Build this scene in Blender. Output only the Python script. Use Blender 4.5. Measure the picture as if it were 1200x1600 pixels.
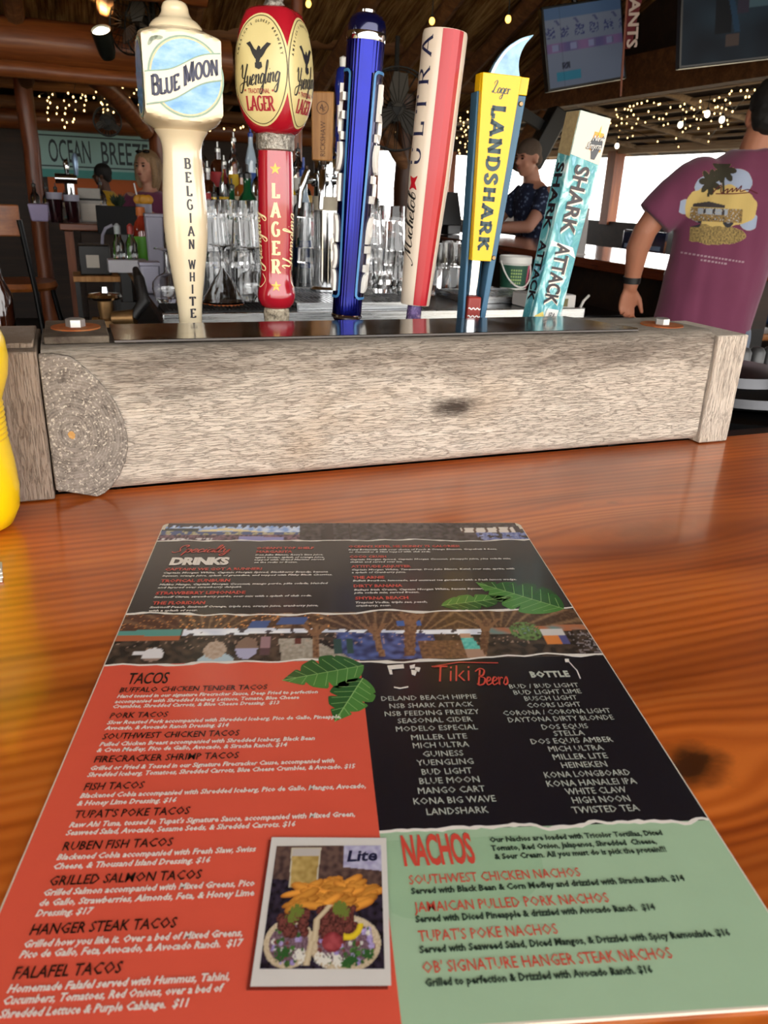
import bpy, math, random
from mathutils import Vector, Matrix, noise
from mathutils.bvhtree import BVHTree

for _o in list(bpy.data.objects):
    bpy.data.objects.remove(_o)
SC = bpy.context.scene
COL = SC.collection
PI = math.pi
rnd = random.Random(7)

# ------------------------------------------------------------------ camera
FPX, PITCH, ROLL = 1220.0, math.radians(22.2), math.radians(2.35)
BAR = 1.05                                   # height of the bar top
CAM = Vector((0, 0, BAR + 0.243))
_F = Vector((0, math.cos(PITCH), -math.sin(PITCH)))
_U = Vector((0, math.sin(PITCH), math.cos(PITCH)))
_R = Vector((1, 0, 0))
CR = _R * math.cos(ROLL) + _U * math.sin(ROLL)
CU = _U * math.cos(ROLL) - _R * math.sin(ROLL)
cam_data = bpy.data.cameras.new('camera')
cam = bpy.data.objects.new('camera', cam_data)
COL.objects.link(cam)
cam_data.sensor_fit = 'VERTICAL'
cam_data.sensor_height = 36.0
cam_data.lens = FPX / 1600 * 36
cam_data.clip_start = 0.02
cam_data.clip_end = 200
cam.matrix_world = Matrix(((CR.x, CU.x, -_F.x, CAM.x), (CR.y, CU.y, -_F.y, CAM.y), (CR.z, CU.z, -_F.z, CAM.z), (0, 0, 0, 1)))
cam_data.dof.use_dof = True
cam_data.dof.focus_distance = 0.66
cam_data.dof.aperture_fstop = 22.0
SC.camera = cam

# ------------------------------------------------------------------ world, exposure
SC.view_settings.view_transform = 'Standard'
SC.view_settings.look = 'None'
SC.view_settings.gamma = 1.0
SC.view_settings.use_curve_mapping = False
SC.view_settings.exposure = 0.22
try:
    SC.cycles.use_denoising = True
    SC.cycles.max_bounces = 10
    SC.cycles.transmission_bounces = 10
    SC.cycles.transparent_max_bounces = 10
    SC.cycles.sample_clamp_indirect = 6.0
    SC.cycles.caustics_refractive = False
    SC.cycles.caustics_reflective = False
except Exception:
    pass
world = bpy.data.worlds.new('world')
SC.world = world
world.use_nodes = True
wn = world.node_tree
bgn = wn.nodes['Background']
bgn.inputs['Color'].default_value = (1.0, 0.985, 0.955, 1)
bgn.inputs['Strength'].default_value = 5.0

# ------------------------------------------------------------------ picture to place
def ray(px, py):
    return CR * ((px - 600) / FPX) - CU * ((py - 800) / FPX) + _F
def at(px, py, Y):
    d = ray(px, py)
    return CAM + d * (Y / d.y)
def onz(px, py, z):
    d = ray(px, py)
    return CAM + d * ((z - CAM.z) / d.z)
YAW = math.radians(21.6)                     # the bar runs away to the right
BU = Vector((math.cos(YAW), math.sin(YAW), 0))
BV = Vector((-math.sin(YAW), math.cos(YAW), 0))
B0 = Vector((-0.2402, 0.6032, BAR))          # origin of the bar's own frame
def bar(u, v, z=0.0):
    return B0 + BU * u + BV * v + Vector((0, 0, z))
def onface(px, py, off=0.0):
    d = ray(px, py)
    t = ((B0 + BV * off - CAM) @ BV) / (d @ BV)
    w = CAM + d * t - B0
    return (w @ BU, w.z)

# ------------------------------------------------------------------ materials
def lin(h):
    if not isinstance(h, str):
        return tuple(h)[:3]
    h = h.lstrip('#')
    out = []
    for i in (0, 2, 4):
        c = int(h[i:i + 2], 16) / 255
        out.append(c / 12.92 if c <= 0.04045 else ((c + 0.055) / 1.055) ** 2.4)
    return tuple(out)

class NT:
    def __init__(self, name):
        self.m = bpy.data.materials.new(name)
        self.m.use_nodes = True
        self.t = self.m.node_tree
        self.p = self.t.nodes['Principled BSDF']
        self._tc = None
    def n(self, typ, **kw):
        nd = self.t.nodes.new(typ)
        for k, v in kw.items():
            setattr(nd, k, v)
        return nd
    def link(self, a, b):
        self.t.links.new(a, b)
    def put(self, sock, v):
        if hasattr(v, 'is_output'):
            self.link(v, sock)
        elif v is not None:
            if hasattr(sock.default_value, '__len__') and not hasattr(v, '__len__'):
                v = (v,) * len(sock.default_value)
            if hasattr(v, '__len__') and len(sock.default_value) == 4 and len(v) == 3:
                v = tuple(v) + (1,)
            sock.default_value = v
    def coord(self, kind='Object'):
        if self._tc is None:
            self._tc = self.n('ShaderNodeTexCoord')
        return self._tc.outputs[kind]
    def mapping(self, vec, loc=(0, 0, 0), rot=(0, 0, 0), scale=(1, 1, 1)):
        m = self.n('ShaderNodeMapping')
        self.link(vec, m.inputs['Vector'])
        m.inputs['Location'].default_value = loc
        m.inputs['Rotation'].default_value = rot
        m.inputs['Scale'].default_value = scale
        return m.outputs['Vector']
    def noise(self, vec, scale=5, detail=4, rough=0.55, dist=0):
        nd = self.n('ShaderNodeTexNoise')
        self.link(vec, nd.inputs['Vector'])
        nd.inputs['Scale'].default_value = scale
        nd.inputs['Detail'].default_value = detail
        nd.inputs['Roughness'].default_value = rough
        nd.inputs['Distortion'].default_value = dist
        return nd.outputs['Fac']
    def wave(self, vec, scale=5, dist=0, detail=2, dscale=1, kind='BANDS', direction='X', prof='SIN'):
        nd = self.n('ShaderNodeTexWave', wave_type=kind, wave_profile=prof)
        if kind == 'BANDS':
            nd.bands_direction = direction
        else:
            nd.rings_direction = direction
        self.link(vec, nd.inputs['Vector'])
        nd.inputs['Scale'].default_value = scale
        nd.inputs['Distortion'].default_value = dist
        nd.inputs['Detail'].default_value = detail
        nd.inputs['Detail Scale'].default_value = dscale
        return nd.outputs['Fac']
    def vor(self, vec, scale=5, feature='F1', out='Distance'):
        nd = self.n('ShaderNodeTexVoronoi', feature=feature)
        self.link(vec, nd.inputs['Vector'])
        nd.inputs['Scale'].default_value = scale
        return nd.outputs[out]
    def math(self, op, a, b=None, c=None, clamp=False):
        nd = self.n('ShaderNodeMath', operation=op, use_clamp=clamp)
        self.put(nd.inputs[0], a)
        if b is not None:
            self.put(nd.inputs[1], b)
        if c is not None:
            self.put(nd.inputs[2], c)
        return nd.outputs[0]
    def ramp(self, fac, stops):
        nd = self.n('ShaderNodeValToRGB')
        self.put(nd.inputs[0], fac)
        el = nd.color_ramp.elements
        while len(el) < len(stops):
            el.new(0.5)
        for e, (p, c) in zip(el, stops):
            e.position = p
            c = (c, c, c) if isinstance(c, (int, float)) else lin(c)
            e.color = (*c, 1)
        return nd.outputs['Color']
    def mix(self, fac, a, b, blend='MIX'):
        nd = self.n('ShaderNodeMix', data_type='RGBA', blend_type=blend)
        self.put(nd.inputs[0], fac)
        self.put(nd.inputs[6], lin(a) if isinstance(a, str) else a)
        self.put(nd.inputs[7], lin(b) if isinstance(b, str) else b)
        return nd.outputs[2]
    def bump(self, height, strength=0.3, dist=0.01):
        nd = self.n('ShaderNodeBump')
        self.put(nd.inputs['Height'], height)
        nd.inputs['Strength'].default_value = strength
        nd.inputs['Distance'].default_value = dist
        self.link(nd.outputs['Normal'], self.p.inputs['Normal'])
    def sep(self, vec):
        nd = self.n('ShaderNodeSeparateXYZ')
        self.link(vec, nd.inputs[0])
        return nd.outputs
    def comb(self, x, y, z):
        nd = self.n('ShaderNodeCombineXYZ')
        for i, v in enumerate((x, y, z)):
            self.put(nd.inputs[i], v)
        return nd.outputs[0]
    def set(self, **kw):
        names = dict(color='Base Color', rough='Roughness', metal='Metallic', spec='Specular IOR Level', coat='Coat Weight', coat_rough='Coat Roughness',
                     trans='Transmission Weight', ior='IOR', emit='Emission Color', estr='Emission Strength', alpha='Alpha', sheen='Sheen Weight',
                     sss='Subsurface Weight')
        for k, v in kw.items():
            self.put(self.p.inputs[names[k]], v)
        return self

_MC = {}
def mat(name, color, rough=0.5, metal=0.0, var=0.12, scale=14.0, bump=0.0, **kw):
    """plain surface with a little procedural unevenness of its own colour"""
    if name in _MC:
        return _MC[name]
    t = NT(name)
    c = lin(color)
    v = t.coord('Object')
    f = t.noise(v, scale, 4)
    a = tuple(max(0, x * (1 - var)) for x in c)
    b = tuple(min(1, x * (1 + var)) for x in c)
    t.set(color=t.mix(f, a, b), rough=rough, metal=metal, **kw)
    if bump:
        t.bump(t.noise(v, scale * 3, 5), bump, 0.004)
    _MC[name] = t.m
    return t.m

def emis(name, color, strength):
    if name in _MC:
        return _MC[name]
    t = NT(name)
    t.set(color=lin(color), emit=lin(color), estr=strength, rough=0.4)
    try:
        t.m.cycles.emission_sampling = 'NONE'
    except Exception:
        pass
    _MC[name] = t.m
    return t.m

def glass(name, color='#ffffff', rough=0.0, ior=1.45):
    if name in _MC:
        return _MC[name]
    t = NT(name)
    f = t.noise(t.coord(), 30, 2)
    c = lin(color)
    t.set(color=t.mix(f, tuple(x * .96 for x in c), c), rough=rough, trans=1.0, ior=ior)
    _MC[name] = t.m
    return t.m

def wood(name, c0, c1, c2, axis='X', scale=1.0, rough=0.5, coat=0.0, bump=0.25):
    if name in _MC:
        return _MC[name]
    t = NT(name)
    s = {'X': (0.35, 5, 5), 'Y': (5, 0.35, 5), 'Z': (5, 5, 0.35)}[axis]
    v = t.mapping(t.coord(), scale=tuple(x * scale for x in s))
    f1 = t.noise(v, 5, 6, 0.6, 0.6)
    f2 = t.noise(v, 24, 4, 0.6)
    f = t.math('ADD', t.math('MULTIPLY', f1, 0.7), t.math('MULTIPLY', f2, 0.3))
    t.set(color=t.ramp(f, [(0.3, c0), (0.5, c1), (0.7, c2)]), rough=rough, coat=coat, coat_rough=0.15)
    t.bump(f, bump, 0.004)
    _MC[name] = t.m
    return t.m

# ------------------------------------------------------------------ mesh builder
class MB:
    def __init__(self):
        self.v, self.f, self.c = [], [], None
    def add(self, vs, fs, M=None):
        b = len(self.v)
        self.v += [tuple(M @ Vector(p)) if M is not None else tuple(p) for p in vs]
        self.f += [tuple(i + b for i in f) for f in fs]
        return self
    def box(self, c, s, M=None):
        x, y, z = c
        a, b, d = s[0] / 2, s[1] / 2, s[2] / 2
        vs = [(x + i * a, y + j * b, z + k * d) for i in (-1, 1) for j in (-1, 1) for k in (-1, 1)]
        return self.add(vs, [(0, 1, 3, 2), (4, 6, 7, 5), (0, 4, 5, 1), (2, 3, 7, 6), (0, 2, 6, 4), (1, 5, 7, 3)], M)
    def tube(self, pts, radii, n=10, M=None, flat=1.0):
        pts = [Vector(p) for p in pts]
        if not hasattr(radii, '__len__'):
            radii = [radii] * len(pts)
        rings = []
        ref = None
        for i, p in enumerate(pts):
            t = (pts[min(i + 1, len(pts) - 1)] - pts[max(i - 1, 0)])
            t = t.normalized() if t.length > 1e-9 else Vector((0, 0, 1))
            if ref is None:
                ref = Vector((1, 0, 0)) if abs(t.x) < 0.9 else Vector((0, 1, 0))
            a = (ref - t * ref.dot(t))
            a = a.normalized() if a.length > 1e-6 else t.orthogonal().normalized()
            ref = a
            b = t.cross(a)
            rings.append([p + (a * math.cos(2 * PI * k / n) + b * math.sin(2 * PI * k / n) * flat) * radii[i] for k in range(n)])
        return self.loft(rings, M)
    def cyl(self, p0, p1, r0, r1=None, n=16, M=None):
        return self.tube([p0, p1], [r0, r0 if r1 is None else r1], n, M)
    def loft(self, rings, M=None, caps=True, closed=True):
        n = len(rings[0])
        vs = [p for r in rings for p in r]
        fs = []
        for i in range(len(rings) - 1):
            for k in range(n if closed else n - 1):
                k2 = (k + 1) % n
                fs.append((i * n + k, i * n + k2, (i + 1) * n + k2, (i + 1) * n + k))
        if caps:
            fs.append(tuple(range(n - 1, -1, -1)))
            fs.append(tuple((len(rings) - 1) * n + k for k in range(n)))
        return self.add(vs, fs, M)
    def lathe(self, prof, n=24, M=None, sx=1.0, sy=1.0, off=None):
        """prof: (radius, z) from bottom to top; off(z) shifts the axis"""
        rings = []
        for r, z in prof:
            ox, oy = off(z) if off else (0, 0)
            rings.append([(ox + r * sx * math.cos(2 * PI * k / n), oy + r * sy * math.sin(2 * PI * k / n), z) for k in range(n)])
        return self.loft(rings, M)
    def prism(self, poly, z0, z1, M=None):
        n = len(poly)
        vs = [(x, y, z0) for x, y in poly] + [(x, y, z1) for x, y in poly]
        fs = [tuple(range(n - 1, -1, -1)), tuple(range(n, 2 * n))]
        fs += [(k, (k + 1) % n, n + (k + 1) % n, n + k) for k in range(n)]
        return self.add(vs, fs, M)
    def sphere(self, c, r, n=16, m=10, M=None):
        if not hasattr(r, '__len__'):
            r = (r, r, r)
        vs = [(c[0], c[1], c[2] - r[2])]
        for j in range(1, m):
            a = -PI / 2 + PI * j / m
            for k in range(n):
                b = 2 * PI * k / n
                vs.append((c[0] + r[0] * math.cos(a) * math.cos(b), c[1] + r[1] * math.cos(a) * math.sin(b), c[2] + r[2] * math.sin(a)))
        vs.append((c[0], c[1], c[2] + r[2]))
        fs = [(0, 1 + (k + 1) % n, 1 + k) for k in range(n)]
        for j in range(m - 2):
            for k in range(n):
                k2 = (k + 1) % n
                fs.append((1 + j * n + k, 1 + j * n + k2, 1 + (j + 1) * n + k2, 1 + (j + 1) * n + k))
        e = len(vs) - 1
        b = 1 + (m - 2) * n
        fs += [(b + k, b + (k + 1) % n, e) for k in range(n)]
        return self.add(vs, fs, M)
    def quad(self, a, b, c, d):
        return self.add([a, b, c, d], [(0, 1, 2, 3)])
    def build(self, name, material=None, parent=None, smooth=40, bevel=0.0, seg=2, loc=None):
        me = bpy.data.meshes.new(name)
        me.from_pydata([tuple(p) for p in self.v], [], self.f)
        me.validate()
        if self.c is not None:
            ca = me.color_attributes.new('Col', 'FLOAT_COLOR', 'POINT')
            for i, c in enumerate(self.c):
                ca.data[i].color = (*c, 1)
        o = bpy.data.objects.new(name, me)
        COL.objects.link(o)
        if material is not None:
            me.materials.append(material)
        if smooth:
            me.shade_smooth()
            me.set_sharp_from_angle(angle=math.radians(smooth))
        if bevel:
            b = o.modifiers.new('bevel', 'BEVEL')
            b.width = bevel
            b.segments = seg
            b.limit_method = 'ANGLE'
            b.angle_limit = math.radians(35)
        if parent is not None:
            o.parent = parent
        if loc is not None:
            o.location = loc
        return o

def tag(o, label=None, cat=None, group=None, kind=None):
    if label:
        o['label'] = label
    if cat:
        o['category'] = cat
    if group:
        o['group'] = group
    if kind:
        o['kind'] = kind
    return o
def thing(name, label, cat, loc=(0, 0, 0), rotz=0.0, group=None):
    o = bpy.data.objects.new(name, None)
    o.empty_display_size = 0.05
    COL.objects.link(o)
    o.location = loc
    o.rotation_euler = (0, 0, rotz)
    return tag(o, label, cat, group)
def struct(o):
    o['kind'] = 'structure'
    return o
_kids = None
def dup(o, label=None, loc=None, rotz=None, scale=None):
    kids = [c for c in bpy.data.objects if c.parent == o]
    def cp(src, par):
        n = src.copy()
        COL.objects.link(n)
        if par is not None:
            n.parent = par
        for ch in [c for c in bpy.data.objects if c.parent == src]:
            cp(ch, n)
        return n
    n = cp(o, None)
    if label:
        n['label'] = label
    if loc is not None:
        n.location = loc
    if rotz is not None:
        n.rotation_euler[2] = rotz
    if scale is not None:
        n.scale = scale if hasattr(scale, '__len__') else (scale,) * 3
    return n

def evaluated(o):
    """apply an object's modifiers to its mesh"""
    dg = bpy.context.evaluated_depsgraph_get()
    dg.update()
    me = bpy.data.meshes.new_from_object(o.evaluated_get(dg))
    o.modifiers.clear()
    o.data = me
    return o
def organic(mb, name, material, parent=None, voxel=0.01, smooth=6, loc=None):
    """one continuous skin grown over overlapping shapes"""
    o = mb.build(name, material, parent, smooth=0, loc=loc)
    r = o.modifiers.new('remesh', 'REMESH')
    r.mode = 'VOXEL'
    r.voxel_size = voxel
    s = o.modifiers.new('smooth', 'SMOOTH')
    s.factor = 0.5
    s.iterations = smooth
    evaluated(o)
    o.data.shade_smooth()
    if not o.data.materials:
        o.data.materials.append(material)
    return o

# ------------------------------------------------------------------ lettering
_TX = {}
def text2d(s, bold=0.0, shear=0.0, res=2, spacing=1.0):
    """outline of a line of print as flat triangles; returns verts, faces, width, cap height"""
    key = (s, bold, shear, res, spacing)
    if key in _TX:
        return _TX[key]
    cu = bpy.data.curves.new('t', 'FONT')
    cu.body = s
    cu.size = 1.0
    cu.shear = shear
    cu.offset = bold
    cu.resolution_u = res
    cu.space_character = spacing
    cu.fill_mode = 'FRONT'
    o = bpy.data.objects.new('t', cu)
    COL.objects.link(o)
    dg = bpy.context.evaluated_depsgraph_get()
    dg.update()
    me = bpy.data.meshes.new_from_object(o.evaluated_get(dg))
    vs = [(v.co.x, v.co.y) for v in me.vertices]
    fs = [tuple(p.vertices) for p in me.polygons]
    bpy.data.objects.remove(o)
    bpy.data.curves.remove(cu)
    bpy.data.meshes.remove(me)
    x0 = min(v[0] for v in vs)
    x1 = max(v[0] for v in vs)
    vs = [(v[0] - x0, v[1]) for v in vs]
    _TX[key] = (vs, fs, x1 - x0)
    return _TX[key]
CAPH = 0.73
def put_text(mb, s, fn, w=None, h=1.0, align='L', bold=0.0, shear=0.0, res=2, spacing=1.0):
    """h = cap height; w = wanted width; fn maps (x, y) to 3D"""
    vs, fs, tw = text2d(s, bold, shear, res, spacing)
    ky = h / CAPH
    kx = w / tw if w else ky
    ww = tw * kx
    dx = {'L': 0, 'C': -ww / 2, 'R': -ww}[align]
    mb.add([fn(x * kx + dx, y * ky) for x, y in vs], fs)

def arc(cx, cy, rx, ry, a0, a1, n=10):
    return [(cx + rx * math.cos(math.radians(a0 + (a1 - a0) * i / n)), cy + ry * math.sin(math.radians(a0 + (a1 - a0) * i / n))) for i in range(n + 1)]
def spline(pts, n=6):
    if len(pts) < 3:
        return pts
    P = [pts[0]] + list(pts) + [pts[-1]]
    out = []
    for i in range(1, len(P) - 2):
        p0, p1, p2, p3 = P[i - 1:i + 3]
        for k in range(n):
            t = k / n
            out.append(tuple(0.5 * (2 * p1[j] + (p2[j] - p0[j]) * t + (2 * p0[j] - 5 * p1[j] + 4 * p2[j] - p3[j]) * t * t + (3 * p1[j] - p0[j] - 3 * p2[j] + p3[j]) * t ** 3) for j in (0, 1)))
    out.append(tuple(pts[-1]))
    return out
def ribbon(pts, wf):
    """flat stroke; wf(direction angle, position 0..1) gives its width"""
    n = len(pts)
    vs, fs = [], []
    for i, (x, y) in enumerate(pts):
        a = pts[max(i - 1, 0)]
        b = pts[min(i + 1, n - 1)]
        dx, dy = b[0] - a[0], b[1] - a[1]
        l = math.hypot(dx, dy) or 1e-9
        w = wf(math.atan2(dy, dx), i / max(1, n - 1)) / 2
        vs += [(x - dy / l * w, y + dx / l * w), (x + dy / l * w, y - dx / l * w)]
        if i:
            fs.append((2 * i - 2, 2 * i - 1, 2 * i + 1, 2 * i))
    return vs, fs

# capitals as pen strokes: width, strokes, feet (x, y) that carry a serif
_S = {
 'A': (.80, [[(.06, 0), (.40, 1)], [(.40, 1), (.74, 0)], [(.19, .33), (.61, .33)]], [(.06, 0), (.74, 0)]),
 'B': (.66, [[(.14, 0), (.14, 1)], [(.14, .97), (.34, .97)] + arc(.36, .75, .20, .22, 90, -90) + [(.14, .53)], [(.14, .53)] + arc(.38, .275, .24, .255, 90, -90) + [(.14, .03)]], [(.1, 0), (.1, 1)]),
 'C': (.70, [arc(.40, .5, .32, .48, 48, 312, 18)], []),
 'D': (.76, [[(.14, 0), (.14, 1)], [(.14, .97), (.30, .97)] + arc(.34, .5, .34, .47, 90, -90, 14) + [(.14, .03)]], [(.1, 0), (.1, 1)]),
 'E': (.62, [[(.14, 0), (.14, 1)], [(.14, .96), (.56, .96)], [(.14, .51), (.46, .51)], [(.14, .04), (.58, .04)], [(.56, 1), (.56, .80)], [(.58, 0), (.58, .22)]], [(.1, 0), (.1, 1)]),
 'G': (.76, [arc(.40, .5, .32, .48, 48, 330, 18), [(.66, .46), (.66, .1)], [(.46, .46), (.74, .46)]], []),
 'H': (.80, [[(.14, 0), (.14, 1)], [(.66, 0), (.66, 1)], [(.14, .5), (.66, .5)]], [(.14, 0), (.14, 1), (.66, 0), (.66, 1)]),
 'I': (.32, [[(.16, 0), (.16, 1)]], [(.16, 0), (.16, 1)]),
 'K': (.78, [[(.14, 0), (.14, 1)], [(.62, 1), (.18, .42)], [(.30, .56), (.68, 0)]], [(.14, 0), (.14, 1), (.62, 1), (.68, 0)]),
 'L': (.60, [[(.14, 0), (.14, 1)], [(.14, .04), (.56, .04)], [(.56, 0), (.56, .26)]], [(.14, 0), (.14, 1)]),
 'M': (.98, [[(.14, 0), (.16, 1)], [(.16, 1), (.49, .12)], [(.49, .12), (.82, 1)], [(.84, 0), (.82, 1)]], [(.14, 0), (.84, 0)]),
 'N': (.82, [[(.14, 0), (.14, 1)], [(.14, 1), (.68, 0)], [(.68, 0), (.68, 1)]], [(.14, 0), (.12, 1), (.68, 1)]),
 'O': (.80, [arc(.40, .5, .32, .48, 0, 360, 24)], []),
 'R': (.74, [[(.14, 0), (.14, 1)], [(.14, .97), (.34, .97)] + arc(.36, .735, .22, .235, 90, -90) + [(.14, .5)], [(.34, .5), (.66, 0)]], [(.12, 0), (.1, 1), (.66, 0)]),
 'S': (.60, [spline([(.52, .76), (.44, .93), (.28, .97), (.12, .86), (.12, .68), (.30, .53), (.48, .38), (.50, .18), (.34, .03), (.16, .06), (.07, .26)], 5)], []),
 'T': (.70, [[(.35, 0), (.35, 1)], [(.05, .96), (.65, .96)], [(.05, 1), (.05, .78)], [(.65, 1), (.65, .78)]], [(.35, 0)]),
 'U': (.80, [[(.14, 1), (.14, .36)] + arc(.40, .32, .26, .29, 180, 360) + [(.66, 1)]], [(.14, 1), (.66, 1)]),
 'W': (1.1, [[(.06, 1), (.30, 0)], [(.30, 0), (.55, .92)], [(.55, .92), (.80, 0)], [(.80, 0), (1.04, 1)]], [(.06, 1), (1.04, 1)]),
}
def serif_text(mb, s, fn, h=1.0, wx=1.0, thick=.17, thin=.07, foot=.13, footh=.07, gap=.08, align='C', small=None):
    pen = 0.0
    parts = []
    for i, ch in enumerate(s):
        if ch == ' ':
            pen += .35
            continue
        k = small if (small and i and s[i - 1] != ' ') else 1.0
        w, strokes, feet = _S[ch]
        def wf(a, p):
            return thin + (thick - thin) * abs(math.sin(a)) ** 1.2
        for st in strokes:
            q = st
            if len(q) == 2:
                (x0, y0), (x1, y1) = q
                q = [(x0 + (x1 - x0) * j / 3, y0 + (y1 - y0) * j / 3) for j in range(4)]
            vs, fs = ribbon(q, wf)
            parts.append(([(pen + x * k, y * k) for x, y in vs], fs))
        for x, y in feet:
            yy = footh if y == 0 else 1 - footh
            a, b = (0, footh) if y < .5 else (1 - footh, 1)
            vs = [(x - foot, a), (x, a), (x + foot, a), (x + foot, b), (x, b), (x - foot, b)]
            parts.append(([(pen + X * k, Y * k) for X, Y in vs], [(0, 1, 4, 5), (1, 2, 3, 4)]))
        pen += (w + gap) * k
    tot = (pen - gap) * wx * h
    dx = -tot / 2 if align == 'C' else 0
    for vs, fs in parts:
        mb.add([fn(x * wx * h + dx, y * h) for x, y in vs], fs)
    return tot

# small script hand: lowercase strokes, x-height .45, starts at left baseline
_P = {
 'a': (.42, [[(.36, .42), (.18, .44), (.05, .22), (.12, .02), (.26, .08), (.37, .42), (.35, .08), (.44, .04)]]),
 'b': (.40, [[(.0, .1), (.2, .7), (.2, .98), (.10, .9), (.08, .2), (.16, .0), (.32, .12), (.30, .38), (.14, .32)]]),
 'c': (.36, [[(.32, .36), (.2, .45), (.05, .24), (.12, .02), (.36, .12)]]),
 'd': (.44, [[(.36, .42), (.18, .44), (.05, .22), (.12, .02), (.26, .08), (.40, .98), (.36, .08), (.46, .04)]]),
 'e': (.36, [[(.04, .2), (.26, .28), (.28, .42), (.14, .44), (.04, .2), (.12, .01), (.36, .12)]]),
 'g': (.42, [[(.36, .42), (.18, .44), (.05, .22), (.14, .03), (.28, .12), (.37, .42), (.30, -.30), (.12, -.42), (.06, -.26), (.42, .06)]]),
 'h': (.42, [[(.0, .1), (.2, .7), (.2, .98), (.10, .9), (.08, .0)], [(.08, .2), (.22, .44), (.32, .36), (.30, .08), (.42, .06)]]),
 'i': (.22, [[(.0, .12), (.12, .44), (.10, .08), (.22, .06)], [(.16, .60), (.17, .64)]]),
 'k': (.40, [[(.0, .1), (.2, .7), (.2, .98), (.10, .9), (.08, .0)], [(.32, .44), (.1, .22), (.34, .02), (.42, .06)]]),
 'l': (.24, [[(.0, .1), (.2, .7), (.2, .98), (.10, .9), (.09, .12), (.16, .01), (.26, .1)]]),
 'n': (.46, [[(.0, .34), (.08, .44), (.08, .0)], [(.08, .2), (.24, .44), (.34, .36), (.32, .08), (.46, .06)]]),
 'o': (.40, [[(.26, .42), (.08, .36), (.05, .12), (.18, .0), (.32, .14), (.30, .36), (.2, .42), (.42, .36)]]),
 'p': (.42, [[(.02, .34), (.1, .44), (.06, -.4)], [(.08, .2), (.2, .44), (.34, .34), (.30, .06), (.12, .04)]]),
 'r': (.32, [[(.0, .34), (.08, .44), (.08, .0)], [(.08, .2), (.2, .42), (.32, .38)]]),
 's': (.32, [[(.0, .06), (.2, .46), (.26, .14), (.12, .0), (.04, .06)]]),
 't': (.28, [[(.14, .8), (.10, .1), (.18, .0), (.28, .1)], [(.0, .5), (.26, .54)]]),
 'u': (.46, [[(.0, .34), (.08, .44), (.08, .1), (.2, .0), (.34, .42), (.34, .08), (.46, .06)]]),
 'y': (.44, [[(.0, .34), (.08, .44), (.10, .1), (.24, .08), (.37, .42), (.30, -.30), (.12, -.42), (.06, -.26), (.44, .06)]]),
 'Y': (.70, [[(.02, .78), (.14, .98), (.22, .8), (.24, .46), (.44, .40), (.66, .98)], [(.66, .98), (.44, .10), (.28, -.22), (.06, -.2), (.04, .06), (.3, .16), (.7, .2)]]),
 'M': (.95, [[(-.3, -.1), (-.2, -.2), (.0, .0), (.16, .6), (.26, .98), (.28, .4), (.30, .06), (.5, .7), (.62, .98), (.60, .4), (.60, .1), (.72, .0), (.95, .12)]]),
 'L': (.66, [[(.16, .66), (.1, .82), (.3, 1.0), (.42, .86), (.28, .4), (.18, .06), (.04, .06), (.1, .16), (.3, .04), (.5, .0), (.66, .12)]]),
 'S': (.62, [[(-.1, .1), (.1, .0), (.34, .2), (.2, .52), (.22, .84), (.46, .98), (.56, .84), (.46, .72)]]),
 'T': (.56, [[(-.1, .80), (.2, .94), (.7, 1.0)], [(.40, .96), (.26, .5), (.16, .0)]]),
 'B': (.62, [[(.30, .9), (.16, .0)], [(.0, .8), (.3, .98), (.56, .86), (.46, .58), (.22, .52), (.56, .4), (.5, .1), (.2, .0), (.08, .1)]]),
 ' ': (.3, []),
}
def script_text(mb, s, fn, h=1.0, wx=1.0, thick=.10, thin=.035, slant=.28, align='L'):
    pen = 0.0
    parts = []
    for ch in s:
        w, strokes = _P[ch]
        for st in strokes:
            q = spline(st, 6)
            q = [(pen + x + y * slant, y) for x, y in q]
            def wf(a, p):
                d = math.cos(a - math.radians(-105))
                return thin + (thick - thin) * max(0, d) ** 1.5
            parts.append(ribbon(q, wf))
        pen += w
    tot = pen * wx * h
    dx = {'L': 0, 'C': -tot / 2}[align]
    for vs, fs in parts:
        mb.add([fn(x * wx * h + dx, y * h) for x, y in vs], fs)
    return tot

def star(r, n=5, inner=.42):
    return [((r if k % 2 == 0 else r * inner) * math.sin(PI * k / n), (r if k % 2 == 0 else r * inner) * math.cos(PI * k / n)) for k in range(2 * n)]
def fan(mb, poly, fn):
    """flat shape from an outline, as a fan about its middle"""
    cx = sum(p[0] for p in poly) / len(poly)
    cy = sum(p[1] for p in poly) / len(poly)
    n = len(poly)
    mb.add([fn(cx, cy)] + [fn(x, y) for x, y in poly], [(0, 1 + k, 1 + (k + 1) % n) for k in range(n)])

def printed(name, rough=0.35, emit=0.0, spec=0.5):
    """a printed picture: its colours are held by the sheet"""
    if name in _MC:
        return _MC[name]
    t = NT(name)
    a = t.n('ShaderNodeVertexColor', layer_name='Col')
    t.set(color=a.outputs['Color'], rough=rough, spec=spec)
    if emit:
        t.set(emit=a.outputs['Color'], estr=emit)
        try:
            t.m.cycles.emission_sampling = 'NONE'
        except Exception:
            pass
    _MC[name] = t.m
    return t.m
def picture(nx, ny, fn, paint, keep=None):
    """grid of printed colour: fn(s, t) places it, paint(s, t) gives a colour, keep(s, t) trims it"""
    mb = MB()
    mb.c = []
    for j in range(ny + 1):
        for i in range(nx + 1):
            s, t = i / nx, j / ny
            mb.v.append(tuple(fn(s, t)))
            c = paint(s, t)
            mb.c.append(lin(c) if isinstance(c, str) else c)
    for j in range(ny):
        for i in range(nx):
            if keep is None or keep((i + .5) / nx, (j + .5) / ny):
                a = j * (nx + 1) + i
                mb.f.append((a, a + 1, a + nx + 2, a + nx + 1))
    return mb
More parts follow.
